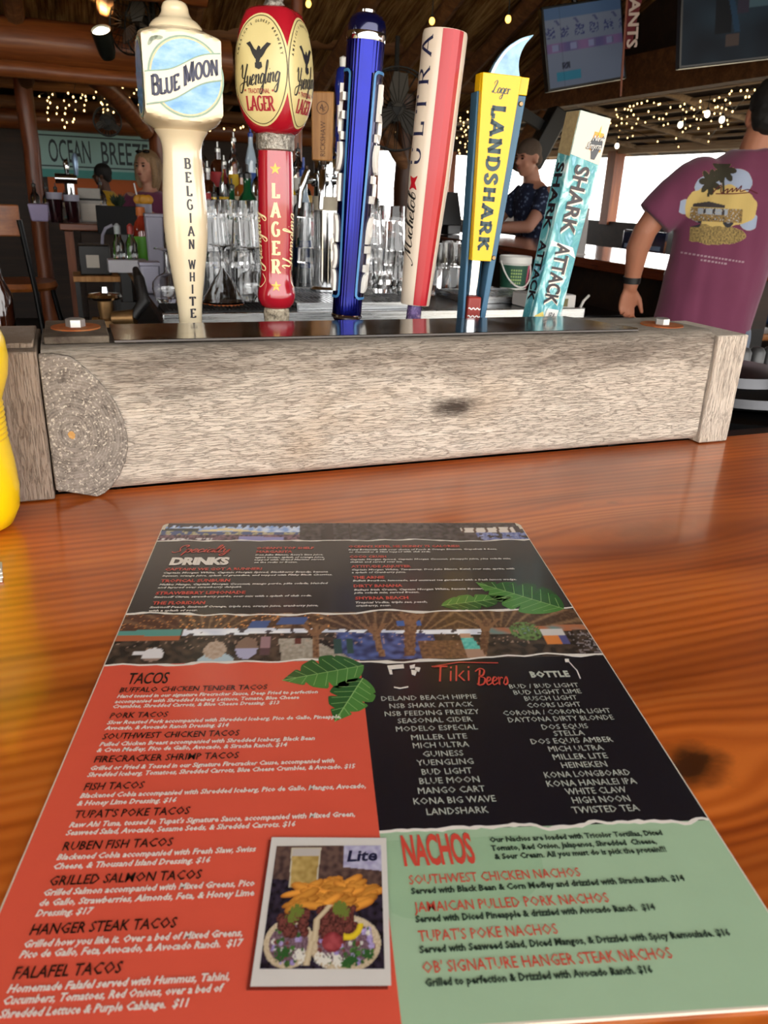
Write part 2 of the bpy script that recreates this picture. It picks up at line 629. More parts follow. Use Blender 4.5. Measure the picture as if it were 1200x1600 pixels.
def mixc(a, b, f):
    f = max(0, min(1, f))
    return tuple(x + (y - x) * f for x, y in zip(a, b))
def nz(x, y, z=0.0):
    return noise.noise(Vector((x, y, z)))

# ================================================================== large structure: floor, roof, walls
def planks_mat():
    t = NT('dark_floor_boards')
    v = t.coord('Object')
    f = t.noise(t.mapping(v, scale=(1, 6, 1)), 3, 5)
    t.set(color=t.ramp(f, [(.3, '#17120f'), (.7, '#2b211b')]), rough=.45)
    return t.m
_fl = MB()
_fl.quad((-9, -3, 0), (9, -3, 0), (9, 12, 0), (-9, 12, 0))
floor = struct(_fl.build('floor', planks_mat(), smooth=0))
def sand_mat():
    t = NT('pale_sand')
    f = t.noise(t.coord('Object'), 2, 6)
    t.set(color=t.mix(f, '#b9a98c', '#d6c8ab'), rough=.95)
    return t.m
_gr = MB()
_gr.quad((-60, -60, -.06), (60, -60, -.06), (60, 60, -.06), (-60, 60, -.06))
struct(_gr.build('ground', sand_mat(), smooth=0))

# ================================================================== the bar
def bartop_mat():
    t = NT('varnished_orange_bar_wood')
    v = t.coord('Object')
    x, y, z = t.sep(v)
    yy = y
    dark = None
    # knots: the grain flows round them
    for (ku, kv, r, ax) in ((.2475, -.428, .024, 1.0), (.408, -.190, .026, 1.7), (.424, -.128, .012, 4.0), (-.45, -.30, .02, 1.2)):
        dx = t.math('DIVIDE', t.math('SUBTRACT', x, ku), ax * 1.5)
        dy = t.math('SUBTRACT', y, kv)
        d2 = t.math('ADD', t.math('MULTIPLY', dx, dx), t.math('MULTIPLY', dy, dy))
        g = t.math('EXPONENT', t.math('MULTIPLY', d2, -1 / (r * 1.6) ** 2))
        yy = t.math('ADD', yy, t.math('MULTIPLY', t.math('MULTIPLY', dy, g), -1.1))
        wob = t.noise(t.mapping(v, scale=(60, 90, 1)), 1, 3)
        dd = t.math('ADD', t.math('SQRT', d2), t.math('MULTIPLY', wob, .018))
        k = t.math('SUBTRACT', 1.0, t.math('DIVIDE', t.math('SUBTRACT', dd, r * .6), r * .55), clamp=True)
        k = t.math('MULTIPLY', k, {.024: .92, .026: .35, .012: .4, .02: .5}[r])
        dark = k if dark is None else t.math('MAXIMUM', dark, k)
    w = t.comb(t.math('MULTIPLY', x, 1.6), t.math('MULTIPLY', yy, 22), 0)
    big = t.noise(w, 1.2, 3, .5, .4)
    fine = t.noise(t.comb(t.math('MULTIPLY', x, 3.0), t.math('MULTIPLY', yy, 120), 0), 1.0, 4, .65, .3)
    band = t.wave(t.comb(t.math('MULTIPLY', x, .16), yy, 0), 34, 3.0, 2, 1.2, direction='Y')
    f = t.math('ADD', t.math('ADD', t.math('MULTIPLY', big, .58), t.math('MULTIPLY', fine, .20)), t.math('MULTIPLY', band, .16))
    col = t.ramp(f, [(.24, '#8e3c0e'), (.40, '#b9591a'), (.54, '#d06c26'), (.78, '#d8843e')])
    broad = t.noise(t.mapping(v, scale=(1.2, 5, 1)), 2.4, 2)
    col = t.mix(t.ramp(broad, [(.42, 0), (.72, .75)]), col, '#74300d')
    col = t.mix(dark, col, '#160904')
    t.set(color=col, rough=.30, spec=.5, coat=.65, coat_rough=.11)
    t.bump(t.noise(v, 14, 2), .05, .01)
    return t.m
M_BAR = bartop_mat()
_b = MB()
_b.box((.35, -.40, -.022), (3.6, .835, .044))
bar_top = _b.build('bar_counter', M_BAR, smooth=30, bevel=.004, loc=B0)
bar_top.rotation_euler = (0, 0, YAW)
tag(bar_top, 'glossy orange-brown wooden bar top with dark grain and knots under the menu', 'bar top')
_b = MB()
_b.box((-.44, .070, -.5445), (2.17, .10, 1.003))
bar_base = _b.build('bar_cabinet', wood('dark_bar_boards', '#20130c', '#2d1b10', '#3a2415', 'Z'), loc=B0 + Vector((0, 0, -.0005)))
bar_base.rotation_euler = (0, 0, YAW)
bar_base.location = B0 + Vector((0, 0, -.0))
tag(bar_base, 'dark boarded body of the bar beneath the orange bar top', 'bar')

def weathered(name, axis='X', tone=0.0, knot=None):
    """grey bleached timber, fine cracks along the grain"""
    t = NT(name)
    v = t.coord('Object')
    sc = {'X': (5, 58, 58), 'Z': (60, 60, 3.6)}[axis]
    w0 = t.mapping(v, scale=sc)
    warp = t.noise(t.mapping(v, scale=(1.2, 3, 3)), 4, 2)
    w = t.n('ShaderNodeVectorMath', operation='ADD')
    t.link(w0, w.inputs[0])
    t.link(t.comb(0, t.math('MULTIPLY', warp, .35), t.math('MULTIPLY', warp, .5)), w.inputs[1])
    w = w.outputs[0]
    f1 = t.noise(w, 2.2, 9, .68, .1)
    f2 = t.noise(w, 26, 6, .7, .1)
    crack = t.math('ABSOLUTE', t.math('SUBTRACT', t.noise(w, 9, 7, .66, .15), .5))
    crack = t.math('SUBTRACT', 1.0, t.math('MULTIPLY', crack, 34), clamp=True)
    crack2 = t.math('ABSOLUTE', t.math('SUBTRACT', t.noise(w, 22, 5, .66, .1), .5))
    crack2 = t.math('SUBTRACT', 1.0, t.math('MULTIPLY', crack2, 26), clamp=True)
    f = t.math('ADD', t.math('MULTIPLY', f1, .55), t.math('MULTIPLY', f2, .45))
    col = t.ramp(f, [(.24, '#8f8174'), (.38, '#c2b4a4'), (.52, '#d8cbba'), (.70, '#e8ded0')])
    patch = t.noise(v, 9, 4, .6)
    col = t.mix(t.ramp(patch, [(.54, 0), (.74, .35)]), col, '#b89a76')
    grime = t.noise(t.mapping(v, loc=(3, 1, 2), scale=(4, 14, 14)), 1.4, 5, .7)
    col = t.mix(t.ramp(grime, [(.52, 0), (.74, .40)]), col, '#7a6f66')
    col = t.mix(t.math('MULTIPLY', crack, .42), col, '#5a4b3f')
    col = t.mix(t.math('MULTIPLY', crack2, .20), col, '#5a4b3f')
    if tone:
        col = t.mix(tone, col, '#6a4832')
    if axis == 'X':
        x, y, z = t.sep(v)
        # weather-stained upper edge
        top = t.math('ADD', t.math('MULTIPLY', t.math('SUBTRACT', z, .075), 24), t.math('MULTIPLY', t.math('SUBTRACT', grime, .5), 3.0), clamp=True)
        col = t.mix(t.math('MULTIPLY', top, .62), col, '#54483f')
        if knot:
            dx = t.math('DIVIDE', t.math('SUBTRACT', x, knot[0]), 2.6)
            dz = t.math('SUBTRACT', z, knot[1])
            d = t.math('SQRT', t.math('ADD', t.math('MULTIPLY', dx, dx), t.math('MULTIPLY', dz, dz)))
            d = t.math('ADD', d, t.math('MULTIPLY', t.math('SUBTRACT', f2, .5), .020))
            k = t.math('SUBTRACT', 1.0, t.math('DIVIDE', t.math('SUBTRACT', d, .0035), .0075), clamp=True)
            col = t.mix(t.math('MULTIPLY', k, .9), col, '#33261f')
            f = t.math('SUBTRACT', f, t.math('MULTIPLY', k, .3))
    t.set(color=col, rough=.88, spec=.25)
    t.bump(t.math('SUBTRACT', f, t.math('MULTIPLY', crack, .5)), .75, .004)
    return t.m
M_BEAM = weathered('bleached_beam_wood', 'X', 0, (.3256, .0575))
M_POSTW = weathered('bleached_post_wood', 'Z')
M_POSTD = weathered('brown_post_wood', 'Z', .55)

def rounded_log(u0, u1, prof, nu, amp, seed):
    """timber along u whose section is the outline prof [(v, z)], roughened by hand-hewn waviness"""
    rings = []
    for i in range(nu + 1):
        u = u0 + (u1 - u0) * i / nu
        ring = []
        for (v, z) in prof:
            d = nz(u * 9, v * 14 + seed, z * 14) * amp + nz(u * 34, v * 40 + seed, z * 60) * amp * .3
            ring.append((u, v + d, z + (d * .6 if z > .01 else 0)))
        rings.append(ring)
    return MB().loft(rings)
prof = [(.020, .0012), (.010, .0034), (.0035, .0066), (.0008, .0110)] + [(.0002, .016 + .096 * k / 14) for k in range(15)] + [(.002, .117), (.006, .1205), (.012, .1225)] + [(.02 + .082 * k / 6, .1225) for k in range(7)] + [(.108, .118), (.108, .01), (.10, .0015)]
beam = rounded_log(-.0285, .6245, prof, 120, .0016, 3.1).build('bar_rail_beam', M_BEAM, smooth=50, loc=B0)
beam.rotation_euler = (0, 0, YAW)
tag(beam, 'long bleached grey timber beam with a dark knot, lying along the back of the bar', 'beam')

# end grain of the crossing log
def endgrain_mat():
    t = NT('sawn_end_grain')
    x, y, z = t.sep(t.coord('Object'))
    dx = t.math('MULTIPLY', t.math('ADD', x, .0131), 1.15)
    dz = t.math('SUBTRACT', z, .0552)
    d = t.math('SQRT', t.math('ADD', t.math('MULTIPLY', dx, dx), t.math('MULTIPLY', dz, dz)))
    v = t.coord('Object')
    d2 = t.math('ADD', d, t.math('MULTIPLY', t.noise(v, 40, 3), .006))
    ring = t.math('SINE', t.math('MULTIPLY', d2, 2600))
    ring2 = t.math('SINE', t.math('MULTIPLY', d2, 900))
    f = t.math('ADD', t.math('ADD', t.math('MULTIPLY', ring, .05), t.math('MULTIPLY', ring2, .03)), t.noise(v, 160, 5, .7))
    col = t.ramp(f, [(.25, '#4c453f'), (.5, '#7d746b'), (.8, '#9a9187')])
    spots = t.noise(v, 480, 3, .6)
    col = t.mix(t.ramp(spots, [(.57, 0), (.65, .75)]), col, '#c9beac')
    ang = t.math('ARCTAN2', dz, dx)
    crk = t.math('ABSOLUTE', t.math('SINE', t.math('ADD', t.math('MULTIPLY', ang, 3.0), t.math('MULTIPLY', t.noise(v, 50, 3), .5))))
    crk = t.math('SUBTRACT', 1.0, t.math('MULTIPLY', crk, t.math('MULTIPLY', d, 2600)), clamp=True)
    crk = t.math('MULTIPLY', crk, t.math('GREATER_THAN', d, .012))
    col = t.mix(t.math('MULTIPLY', crk, .75), col, '#2c2520')
    pith = t.math('LESS_THAN', t.math('ADD', d, t.math('MULTIPLY', t.noise(v, 300, 2), .004)), .0052)
    col = t.mix(t.math('MULTIPLY', pith, .8), col, '#c08f4a')
    t.set(color=col, rough=.9, spec=.2)
    t.bump(f, .5, .002)
    return t.m
poly = [(-.0303, .1195), (-.0200, .1197), (-.0072, .1170), (.0030, .1075), (.0115, .0975), (.0185, .087), (.0235, .077), (.0275, .064), (.0292, .051), (.0285, .040), (.0256, .0285), (.0205, .018), (.0136, .0085), (.0070, .0030), (.0010, .0006), (-.0150, .0052), (-.0300, .0095)]
Mx = Matrix(((1, 0, 0, 0), (0, 0, 1, 0), (0, 1, 0, 0), (0, 0, 0, 1)))      # (u, z) outline -> thickness along v
stub = MB().prism(poly, -.0028, .004, Mx).build('log_end', endgrain_mat(), smooth=30, bevel=.0012, loc=B0)
stub.rotation_euler = (0, 0, YAW)
tag(stub, 'D-shaped grey sawn log end with growth rings, let into the beam beside the brown post', 'log end')

def post(name, u0, u1, v0, v1, z1, material, label, lean=0.0, seed=0):
    rings = []
    for i in range(21):
        z = .0012 + (z1 - .0012) * i / 20
        ring = []
        for (a, b) in ((0, 0), (.25, 0), (.5, 0), (.75, 0), (1, 0), (1, .5), (1, 1), (.5, 1), (0, 1), (0, .5)):
            d = nz(a * 5 + seed, b * 4, z * 30) * .0012
            ring.append((u0 + (u1 - u0) * a + lean * z + d, v0 + (v1 - v0) * b + nz(a * 7, seed, z * 25) * .0008, z))
        rings.append(ring)
    o = MB().loft(rings).build(name, material, smooth=40, loc=B0, bevel=.0015)
    o.rotation_euler = (0, 0, YAW)
    return tag(o, label, 'post')
post('timber_post', -.0745, -.0312, -.001, .108, .1215, M_POSTD, 'brown weathered timber post at the end of the beam behind the yellow bottle', 0, 1)
post('timber_post', .6265, .6655, -.0035, .095, .1185, M_POSTW, 'pale upright timber post with vertical grain closing the far end of the beam', 0, 5)

# dark steel plate on the beam
def plate_mat():
    t = NT('black_lacquered_steel')
    v = t.coord('Object')
    f = t.noise(t.mapping(v, scale=(3, 14, 1)), 7, 6, .6)
    t.set(color=t.ramp(f, [(.35, '#16100d'), (.65, '#2e231c')]), rough=t.ramp(t.noise(v, 30, 4), [(.3, .09), (.7, .2)]), spec=.7, coat=.3, coat_rough=.06)
    return t.m
_p = MB().prism([(.026, .014), (.528, .005), (.532, .012), (.499, .094), (.026, .094)], .1236, .1262)
plate = _p.build('steel_plate', plate_mat(), smooth=30, bevel=.0006, loc=B0)
plate.rotation_euler = (0, 0, YAW)
tag(plate, 'long black glossy steel plate on top of the beam, mirroring the tap handles', 'plate')

def rust_mat(name, a, b, c):
    t = NT(name)
    v = t.coord('Object')
    f = t.noise(v, 60, 6, .65)
    r = t.noise(v, 22, 4)
    col = t.ramp(f, [(.3, a), (.5, b), (.72, c)])
    t.set(color=col, rough=.75, metal=.25)
    t.bump(r, .3, .002)
    return t.m
M_RUST = rust_mat('rusty_plate_steel', '#3a2a20', '#554a3e', '#6b6052')
M_RUSTO = rust_mat('orange_rust', '#7d3a16', '#a2551f', '#8a6a45')
M_ZINC = mat('zinc_bolt', '#c9c9c6', .35, .8, .1, 60)
def bolted(name, label, u, v, hw, hd, z, disc_only=False, rot=0.0, nutr=.0078):
    t = thing(name, label, 'bolt plate', bar(u, v, z), YAW + rot)
    if not disc_only:
        MB().box((0, 0, .003), (hw * 2, hd * 2, .006)).build('plate', M_RUST, t, bevel=.001)
    b = .006 if not disc_only else 0
    MB().lathe([(.0, b), (hw * .80, b), (hw * .80, b + .0012), (.0, b + .0012)], 32).build('rust_ring', M_RUSTO, t)
    MB().lathe([(0, b + .0012), (nutr, b + .0012), (nutr, b + .0070), (nutr * .86, b + .0078), (0, b + .0078)], 6).build('hex_bolt', M_ZINC, t, smooth=20)
    return t
bolted('bolted_plate', 'square rusty steel plate with a shiny hex bolt, on the beam beside the black plate', -.0015, .062, .0245, .042, .1228)
bolted('bolt_washer', 'round rusty washer with a pale bolt on the beam beside the pale end post', .588, .043, .028, .03, .1226, True)
_cr = MB().box((0, 0, .002), (.040, .085, .004)).build('timber_block', M_POSTD, None, bevel=.001, loc=bar(-.0535, .055, .1218))
_cr.rotation_euler = (0, 0, YAW)
tag(_cr, 'dark flat timber cap on the brown post beside the rusty bolted plate', 'timber cap')

# steel rail the taps stand on, behind the beam
M_STEEL = NT('brushed_stainless')
_f = M_STEEL.noise(M_STEEL.mapping(M_STEEL.coord(), scale=(2, 2, 60)), 6, 4)
M_STEEL.set(color=M_STEEL.mix(_f, '#a9abad', '#d4d6d8'), rough=M_STEEL.ramp(_f, [(.3, .22), (.7, .34)]), metal=1.0)
M_STEEL = M_STEEL.m
M_CHROME = mat('polished_chrome', '#d8dadc', .08, 1.0, .03, 30)
_r = MB()
_r.box((.305, .17, .0475), (.56, .085, .095))
rail = _r.build('tap_rail', M_STEEL, bevel=.004, loc=B0 + Vector((0, 0, .0)))
rail.rotation_euler = (0, 0, YAW)
_r = None
rail.location = B0
tag(rail, 'low stainless steel tap rail behind the beam, carrying the row of six handles', 'tap rail')
_rs = MB().box((.305, .17, -.5355), (.56, .07, 1.027)).build('tap_rail_support', mat('black_cabinet', '#151312', .5), loc=B0)
_rs.rotation_euler = (0, 0, YAW)
_rs.parent = rail
_rs.location = (0, 0, 0)
_rs.rotation_euler = (0, 0, 0)
_rs.name = 'cabinet'

# ================================================================== tap handles
HANDLE_GROUP = 'tap handles standing in a row behind the beam'
def handle(name, label, u, yaw, lean):
    t = thing('beer_tap', label, 'tap handle', bar(u, .17, .095), YAW + yaw, HANDLE_GROUP)
    t.rotation_euler = (lean * math.sin(yaw), lean * math.cos(yaw), YAW + yaw)
    return t
Z0 = .005                                    # handle heights below are measured 5 mm above the rail
def interp(tab, z):
    if z <= tab[0][0]:
        return tab[0][1]
    for (a, b), (c, d) in zip(tab, tab[1:]):
        if z <= c:
            return b + (d - b) * (z - a) / max(1e-9, c - a)
    return tab[-1][1]
def smooth_tab(tab, n):
    """resample a (z, r) table with eased curves"""
    out = []
    pts = spline([(z, r) for z, r in tab], n)
    return [(max(0, r), z) for z, r in pts]

# ---- 1 cream handle with the pale blue medallion
t = handle('tap_handle', 'cream white tap handle with a round pale blue medallion and banner, first of the row', .107, 0, .004)
M_CREAM = mat('cream_glaze', '#d8c8a8', .16, 0, .03, 20, coat=.6, coat_rough=.05)
M_NAVY = mat('navy_print', '#1d1f3f', .4, 0, .05)
shaft = [(0, .0108), (.018, .0112), (.04, .0125), (.07, .0165), (.10, .0202), (.125, .0207), (.15, .0195), (.175, .0178), (.186, .0195), (.194, .0245)]
MB().lathe(smooth_tab([(z + 0, r) for z, r in shaft], 5), 40).build('shaft', M_CREAM, t)
H = .0336
Rt = [(.186, .0195), (.190, .0245), (.194, .0325), (.198, .0420), (.2015, .050), (.204, .056), (.258, .056), (.261, .0475), (.2645, .038), (.2675, .030), (.270, .0235), (.272, .0205)]
rings = []
zs = [.188 + (.272 - .188) * k / 42 for k in range(43)]
for z in zs:
    R = interp(Rt, z)
    ring = []
    for k in range(96):
        a = 2 * PI * k / 96
        sq = H / max(abs(math.cos(a)), abs(math.sin(a)))
        n = 34
        r = (sq ** -n + R ** -n) ** (-1 / n)
        ring.append((r * math.cos(a), r * math.sin(a), z + Z0))
    rings.append(ring)
head = MB().loft(rings).build('head', M_CREAM, t, smooth=35)
knob = [(.268, .0235), (.272, .0228), (.276, .0195), (.279, .0150), (.283, .0122), (.287, .0115), (.2905, .0095), (.2925, .0050), (.2932, .0)]
MB().lathe([(r, z + Z0) for r, z in smooth_tab(knob, 4)], 32).build('knob', M_CREAM, t)
def moon_face(rot, lettered):
    R = Matrix.Rotation(rot, 4, 'Z')
    fy = -H - .0003
    cx, cz, r = .0025, .2300 + Z0, .0305
    def on(d):
        return lambda x, y: R @ Vector((cx + x, fy - d, cz + y))
    mb = MB()
    fan(mb, [(r * 1.07 * math.cos(2 * PI * k / 48), r * 1.04 * math.sin(2 * PI * k / 48)) for k in range(48)], on(.0002))
    disc = mb.build('medallion', mat('medallion_green', '#7f9a86', .4, 0, .3, 160), t, smooth=0)
    mb = MB()
    fan(mb, [(r * 1.02 * math.cos(2 * PI * k / 48), r * .995 * math.sin(2 * PI * k / 48)) for k in range(48)], on(.0004))
    mb.build('rim', mat('medallion_sand', '#c9bd95', .4, 0, .35, 200), disc, smooth=0)
    mb = MB()
    fan(mb, [(r * .97 * math.cos(2 * PI * k / 48), r * .95 * math.sin(2 * PI * k / 48)) for k in range(48)], on(.0006))
    m = NT('pale_blue_moon_print') if 'pale_blue_moon_print' not in _MC else None
    if m:
        f = m.noise(m.mapping(m.coord(), scale=(1, 1, 2)), 70, 5, .6)
        m.set(color=m.ramp(f, [(.3, '#3f84be'), (.5, '#6a9fc9'), (.7, '#8fb4d0')]), rough=.2, coat=.4)
        _MC['pale_blue_moon_print'] = m.m
    mb.build('moon', _MC['pale_blue_moon_print'], disc, smooth=0)
    if not lettered:
        return
    def wave(x):
        return .36 * x + .0018 * math.sin(x * 120)
    top, bot, xs = [], [], [-.0352 + .0655 * k / 24 for k in range(25)]
    mb = MB()
    for d, e, nm, m in ((.0010, .0012, 'banner_edge', mat('medallion_green', '#7f9a86')), (.0014, 0, 'banner', M_CREAM)):
        mb = MB()
        for x in xs:
            hh = .0098 + e + .0022 * (1 - (x + .0352) / .0655)
            mb.v += [tuple(on(d)(x, wave(x) - hh)), tuple(on(d)(x, wave(x) + hh))]
        mb.f += [(2 * k, 2 * k + 2, 2 * k + 3, 2 * k + 1) for k in range(24)]
        mb.build(nm, m, disc, smooth=0)
    mb = MB()
    fn = lambda x, y: on(.0018)(x - .0015, wave(x - .0015) + y - .0062)
    serif_text(mb, 'BLUE MOON', fn, .0152, .665, .27, .15, .06, .10, .03, 'C', .80)
    mb.build('lettering', M_NAVY, disc, smooth=0)
    mb = MB()                                 # little hop leaf above the medallion
    for px, pz, q in ((-.026, .027, .5), (-.022, .028, .1), (-.0285, .025, 1.0)):
        fan(mb, [(px + .0042 * math.cos(a) * math.cos(q) - .0016 * math.sin(a) * math.sin(q), pz + .0042 * math.cos(a) * math.sin(q) + .0016 * math.sin(a) * math.cos(q)) for a in [2 * PI * k / 12 for k in range(12)]], on(.0001))
    mb.build('hop_sketch', mat('sage_ink', '#8f9a86', .5, 0, .3, 300), disc, smooth=0)
moon_face(0, True)
moon_face(-PI / 2, False)
mb = MB()
zc = .1620
for ch in 'BELGIAN WHITE':
    if ch == ' ':
        zc -= .0068
        continue
    r0 = interp([(a, b) for a, b in shaft], zc) + .0006
    def fn(x, y, zc=zc):
        rr = interp(shaft, zc + y) + .0005
        a = x / rr + .10
        return (rr * math.sin(a), -rr * math.cos(a), zc + y)
    k = {'I': .85, 'W': .72, 'H': .80, 'G': .85, 'N': .82, 'A': .9}.get(ch, 1.0)
    serif_text(mb, ch, fn, .0088, k * .95, .23, .12, .12, .12, .05)
    zc -= .01175
mb.build('lettering', mat('charcoal_print', '#26232a', .4), t, smooth=0)

# ---- 2 red handle with cream ovals
t = handle('tap_handle', 'dark red tap handle with a lantern head carrying cream ovals and a silver collar', .1955, math.radians(-40), .006)
M_RED = mat('deep_red_glaze', '#9c1524', .18, 0, .06, 30, coat=.7, coat_rough=.05)
M_OVAL = mat('oval_cream', '#cdbf86', .35, 0, .05, 40)
M_STONE = NT('carved_pale_stone')
_f = M_STONE.noise(M_STONE.coord(), 190, 6, .7)
M_STONE.set(color=M_STONE.ramp(_f, [(.35, '#4b4134'), (.5, '#a99c86'), (.65, '#c6bba6')]), rough=.7)
M_STONE.bump(_f, .8, .003)
M_STONE = M_STONE.m
M_HAM = NT('hammered_silver')
_f = M_HAM.noise(M_HAM.coord(), 220, 4, .7)
M_HAM.set(color=M_HAM.ramp(_f, [(.35, '#6f6a62'), (.65, '#bab5aa')]), rough=.35, metal=.8)
M_HAM.bump(_f, .9, .003)
M_HAM = M_HAM.m
ferr = [(0, .0128), (.006, .0132), (.012, .0120), (.017, .0116), (.020, .0128), (.026, .0134), (.031, .0130), (.036, .0120)]
MB().lathe([(r, z) for z, r in ferr], 32).build('ferrule', M_STONE, t)
sh2 = [(.033, .0125), (.0355, .0160), (.041, .0188), (.047, .0194), (.053, .0184), (.060, .0166), (.068, .0157), (.080, .0158), (.12, .0173), (.16, .0172), (.183, .0166)]
MB().lathe([(r, z) for r, z in smooth_tab(sh2, 4)], 40).build('shaft', M_RED, t)
MB().lathe([(.0165, .1815), (.0182, .183), (.0186, .1875), (.0182, .193), (.0188, .1955), (.017, .198)], 40).build('collar', M_HAM, t)
hd = [(.1960, .0165), (.1990, .0205), (.2050, .0248), (.2150, .0286), (.2300, .0318), (.2480, .0325), (.2650, .0314), (.2800, .0288), (.2900, .0258), (.2970, .0222), (.3000, .0170)]
hdt = [(b, a) for a, b in [(r, z) for r, z in smooth_tab(hd, 3)]]
def SE(a, w, n=3.4):
    c, s = abs(math.cos(a)), abs(math.sin(a))
    return w * (c ** n + s ** n) ** (-1 / n)
rings = []
for z, w in hdt:
    rings.append([(SE(2 * PI * k / 64, w) * math.cos(2 * PI * k / 64), SE(2 * PI * k / 64, w) * math.sin(2 * PI * k / 64), z + 0) for k in range(64)])
MB().loft(rings).build('head', M_RED, t, smooth=60)
MB().lathe([(.0095, .299), (.0098, .303), (.0080, .306), (.0090, .309), (.0090, .318), (.0, .320)], 24).build('finial', M_HAM, t)
def oval_face(rot, part):
    R = Matrix.Rotation(rot, 4, 'Z')
    cz, n = .2470, 3.4
    def on(d):
        def f(x, y):
            z = cz + y
            w = interp(hdt, z)
            q = max(0.0, 1 - abs(x / w) ** n)
            return R @ Vector((x, -w * q ** (1 / n) - d, z))
        return f
    def oval(a, b, d):
        mb = MB()
        N, K = 48, 8
        f = on(d)
        mb.v.append(tuple(f(0, 0)))
        for k in range(1, K + 1):
            for i in range(N):
                q = 2 * PI * i / N
                mb.v.append(tuple(f(a * k / K * math.cos(q), b * k / K * math.sin(q))))
        mb.f += [(0, 1 + i, 1 + (i + 1) % N) for i in range(N)]
        for k in range(K - 1):
            for i in range(N):
                j = (i + 1) % N
                mb.f.append((1 + k * N + i, 1 + (k + 1) * N + i, 1 + (k + 1) * N + j, 1 + k * N + j))
        return mb
    a, b = .0282, .0455
    base = oval(a, b, .0003).build('oval_panel', M_OVAL, t, smooth=60)
    ink = mat('black_print', '#1a1714', .45)
    redp = mat('red_print', '#97172a', .45)
    mb = MB()
    f5 = on(.0008)
    pts = [(a * .94 * math.cos(2 * PI * k / 64), b * .955 * math.sin(2 * PI * k / 64)) for k in range(65)]
    vs, fs = ribbon(pts, lambda q, p: .0005)
    mb.add([f5(x, y) for x, y in vs], fs)
    # eagle with raised wings
    for poly in ([(-.0125, .021), (-.0085, .0225), (-.004, .0165), (-.001, .0150), (-.0005, .0085), (-.003, .0085), (-.006, .0125), (-.0085, .0175)],
                 [(.0125, .0205), (.0085, .0215), (.0045, .018), (.0015, .0150), (.0005, .009), (.0035, .0095), (.006, .0125), (.0085, .0165)],
                 [(-.0015, .0165), (.0, .019), (.002, .0180), (.0022, .0150), (.0028, .0095), (.001, .0055), (-.0022, .0055), (-.0025, .0100)],
                 [(-.0032, .0055), (.0034, .006), (.0042, .002), (.001, .0), (-.003, .0015)]):
        fan(mb, poly, f5)
    w = script_text(mb, 'Yuengling', lambda x, y: f5(x, y + x * .12 - .0120), .0180, .60, .14, .05, .22, 'C')
    # arched line of small capitals
    s = "AMERICA'S OLDEST BREWERY"
    for i, ch in enumerate(s):
        if ch == ' ':
            continue
        q = math.radians(160 - 140 * i / (len(s) - 1))
        cx, cy = a * .80 * math.cos(q), b * .84 * math.sin(q)
        tx, ty = -a * .80 * math.sin(q), b * .84 * math.cos(q)
        l = math.hypot(tx, ty)
        tx, ty = -tx / l, -ty / l
        put_text(mb, ch, lambda x, y: f5(cx + tx * x - ty * y, cy + ty * x + tx * y), None, .0021, 'C', .02)
    mb.build('black_lettering', ink, base, smooth=0)
    mb = MB()
    put_text(mb, 'TRADITIONAL', lambda x, y: f5(x, y - .0190), .0220, .0040, 'C', .01)
    for sx in (-.0140, .0140):
        fan(mb, [(sx + p, -.0166 + q) for p, q in star(.0014)], f5)
    serif_text(mb, 'LAGER', lambda x, y: f5(x, y - .0330), .0118, .64, .24, .10, .13, .09, .05, 'C')
    mb.build('red_lettering', redp, base, smooth=0)
oval_face(0, 'a')
oval_face(PI / 2, 'b')
oval_face(-PI / 2, 'c')
M_GOLD = mat('gold_print', '#c99a45', .35, .3, .08)
M_CRLET = mat('cream_print', '#e8d9a4', .4, 0, .04)
def sh2r(z):
    return interp(sh2, z) + .0006
def wrap2(a0, rfun, zc, flip=0):
    def fn(x, y):
        z = zc + y
        r = rfun(z)
        a = a0 + x / r
        return (r * math.sin(a), -r * math.cos(a), z)
    return fn
FA = math.radians(26)                        # the lettered side faces the viewer
mb = MB()
zc = .1395
for ch in 'LAGER':
    serif_text(mb, ch, wrap2(FA, sh2r, zc), .0133, {'A': .80, 'G': .76}.get(ch, .84), .28, .11, .15, .11, .05)
    zc -= .0176
mb.build('lettering', M_CRLET, t, smooth=0)
mb = MB()
for zc in (.1655, .0565):
    fan(mb, star(.0056), wrap2(FA, sh2r, zc))
mb.build('star', M_GOLD, t, smooth=0)
mb = MB()
for aa in (FA - 1.22, FA + 1.25):
    fr = wrap2(aa, sh2r, .098)
    script_text(mb, 'Yuengling', lambda x, y: fr(-(y - .004), x), .0185, .78, .11, .05, .22, 'C')
    for q in (0,):
        vs, fs = ribbon(spline([(.004, -.030), (.009, -.036), (.004, -.043), (-.002, -.040), (-.003, -.026)], 6), lambda a, p: .0007)
        mb.add([fr(x, y) for x, y in vs], fs)
mb.build('script', M_CRLET, t, smooth=0)
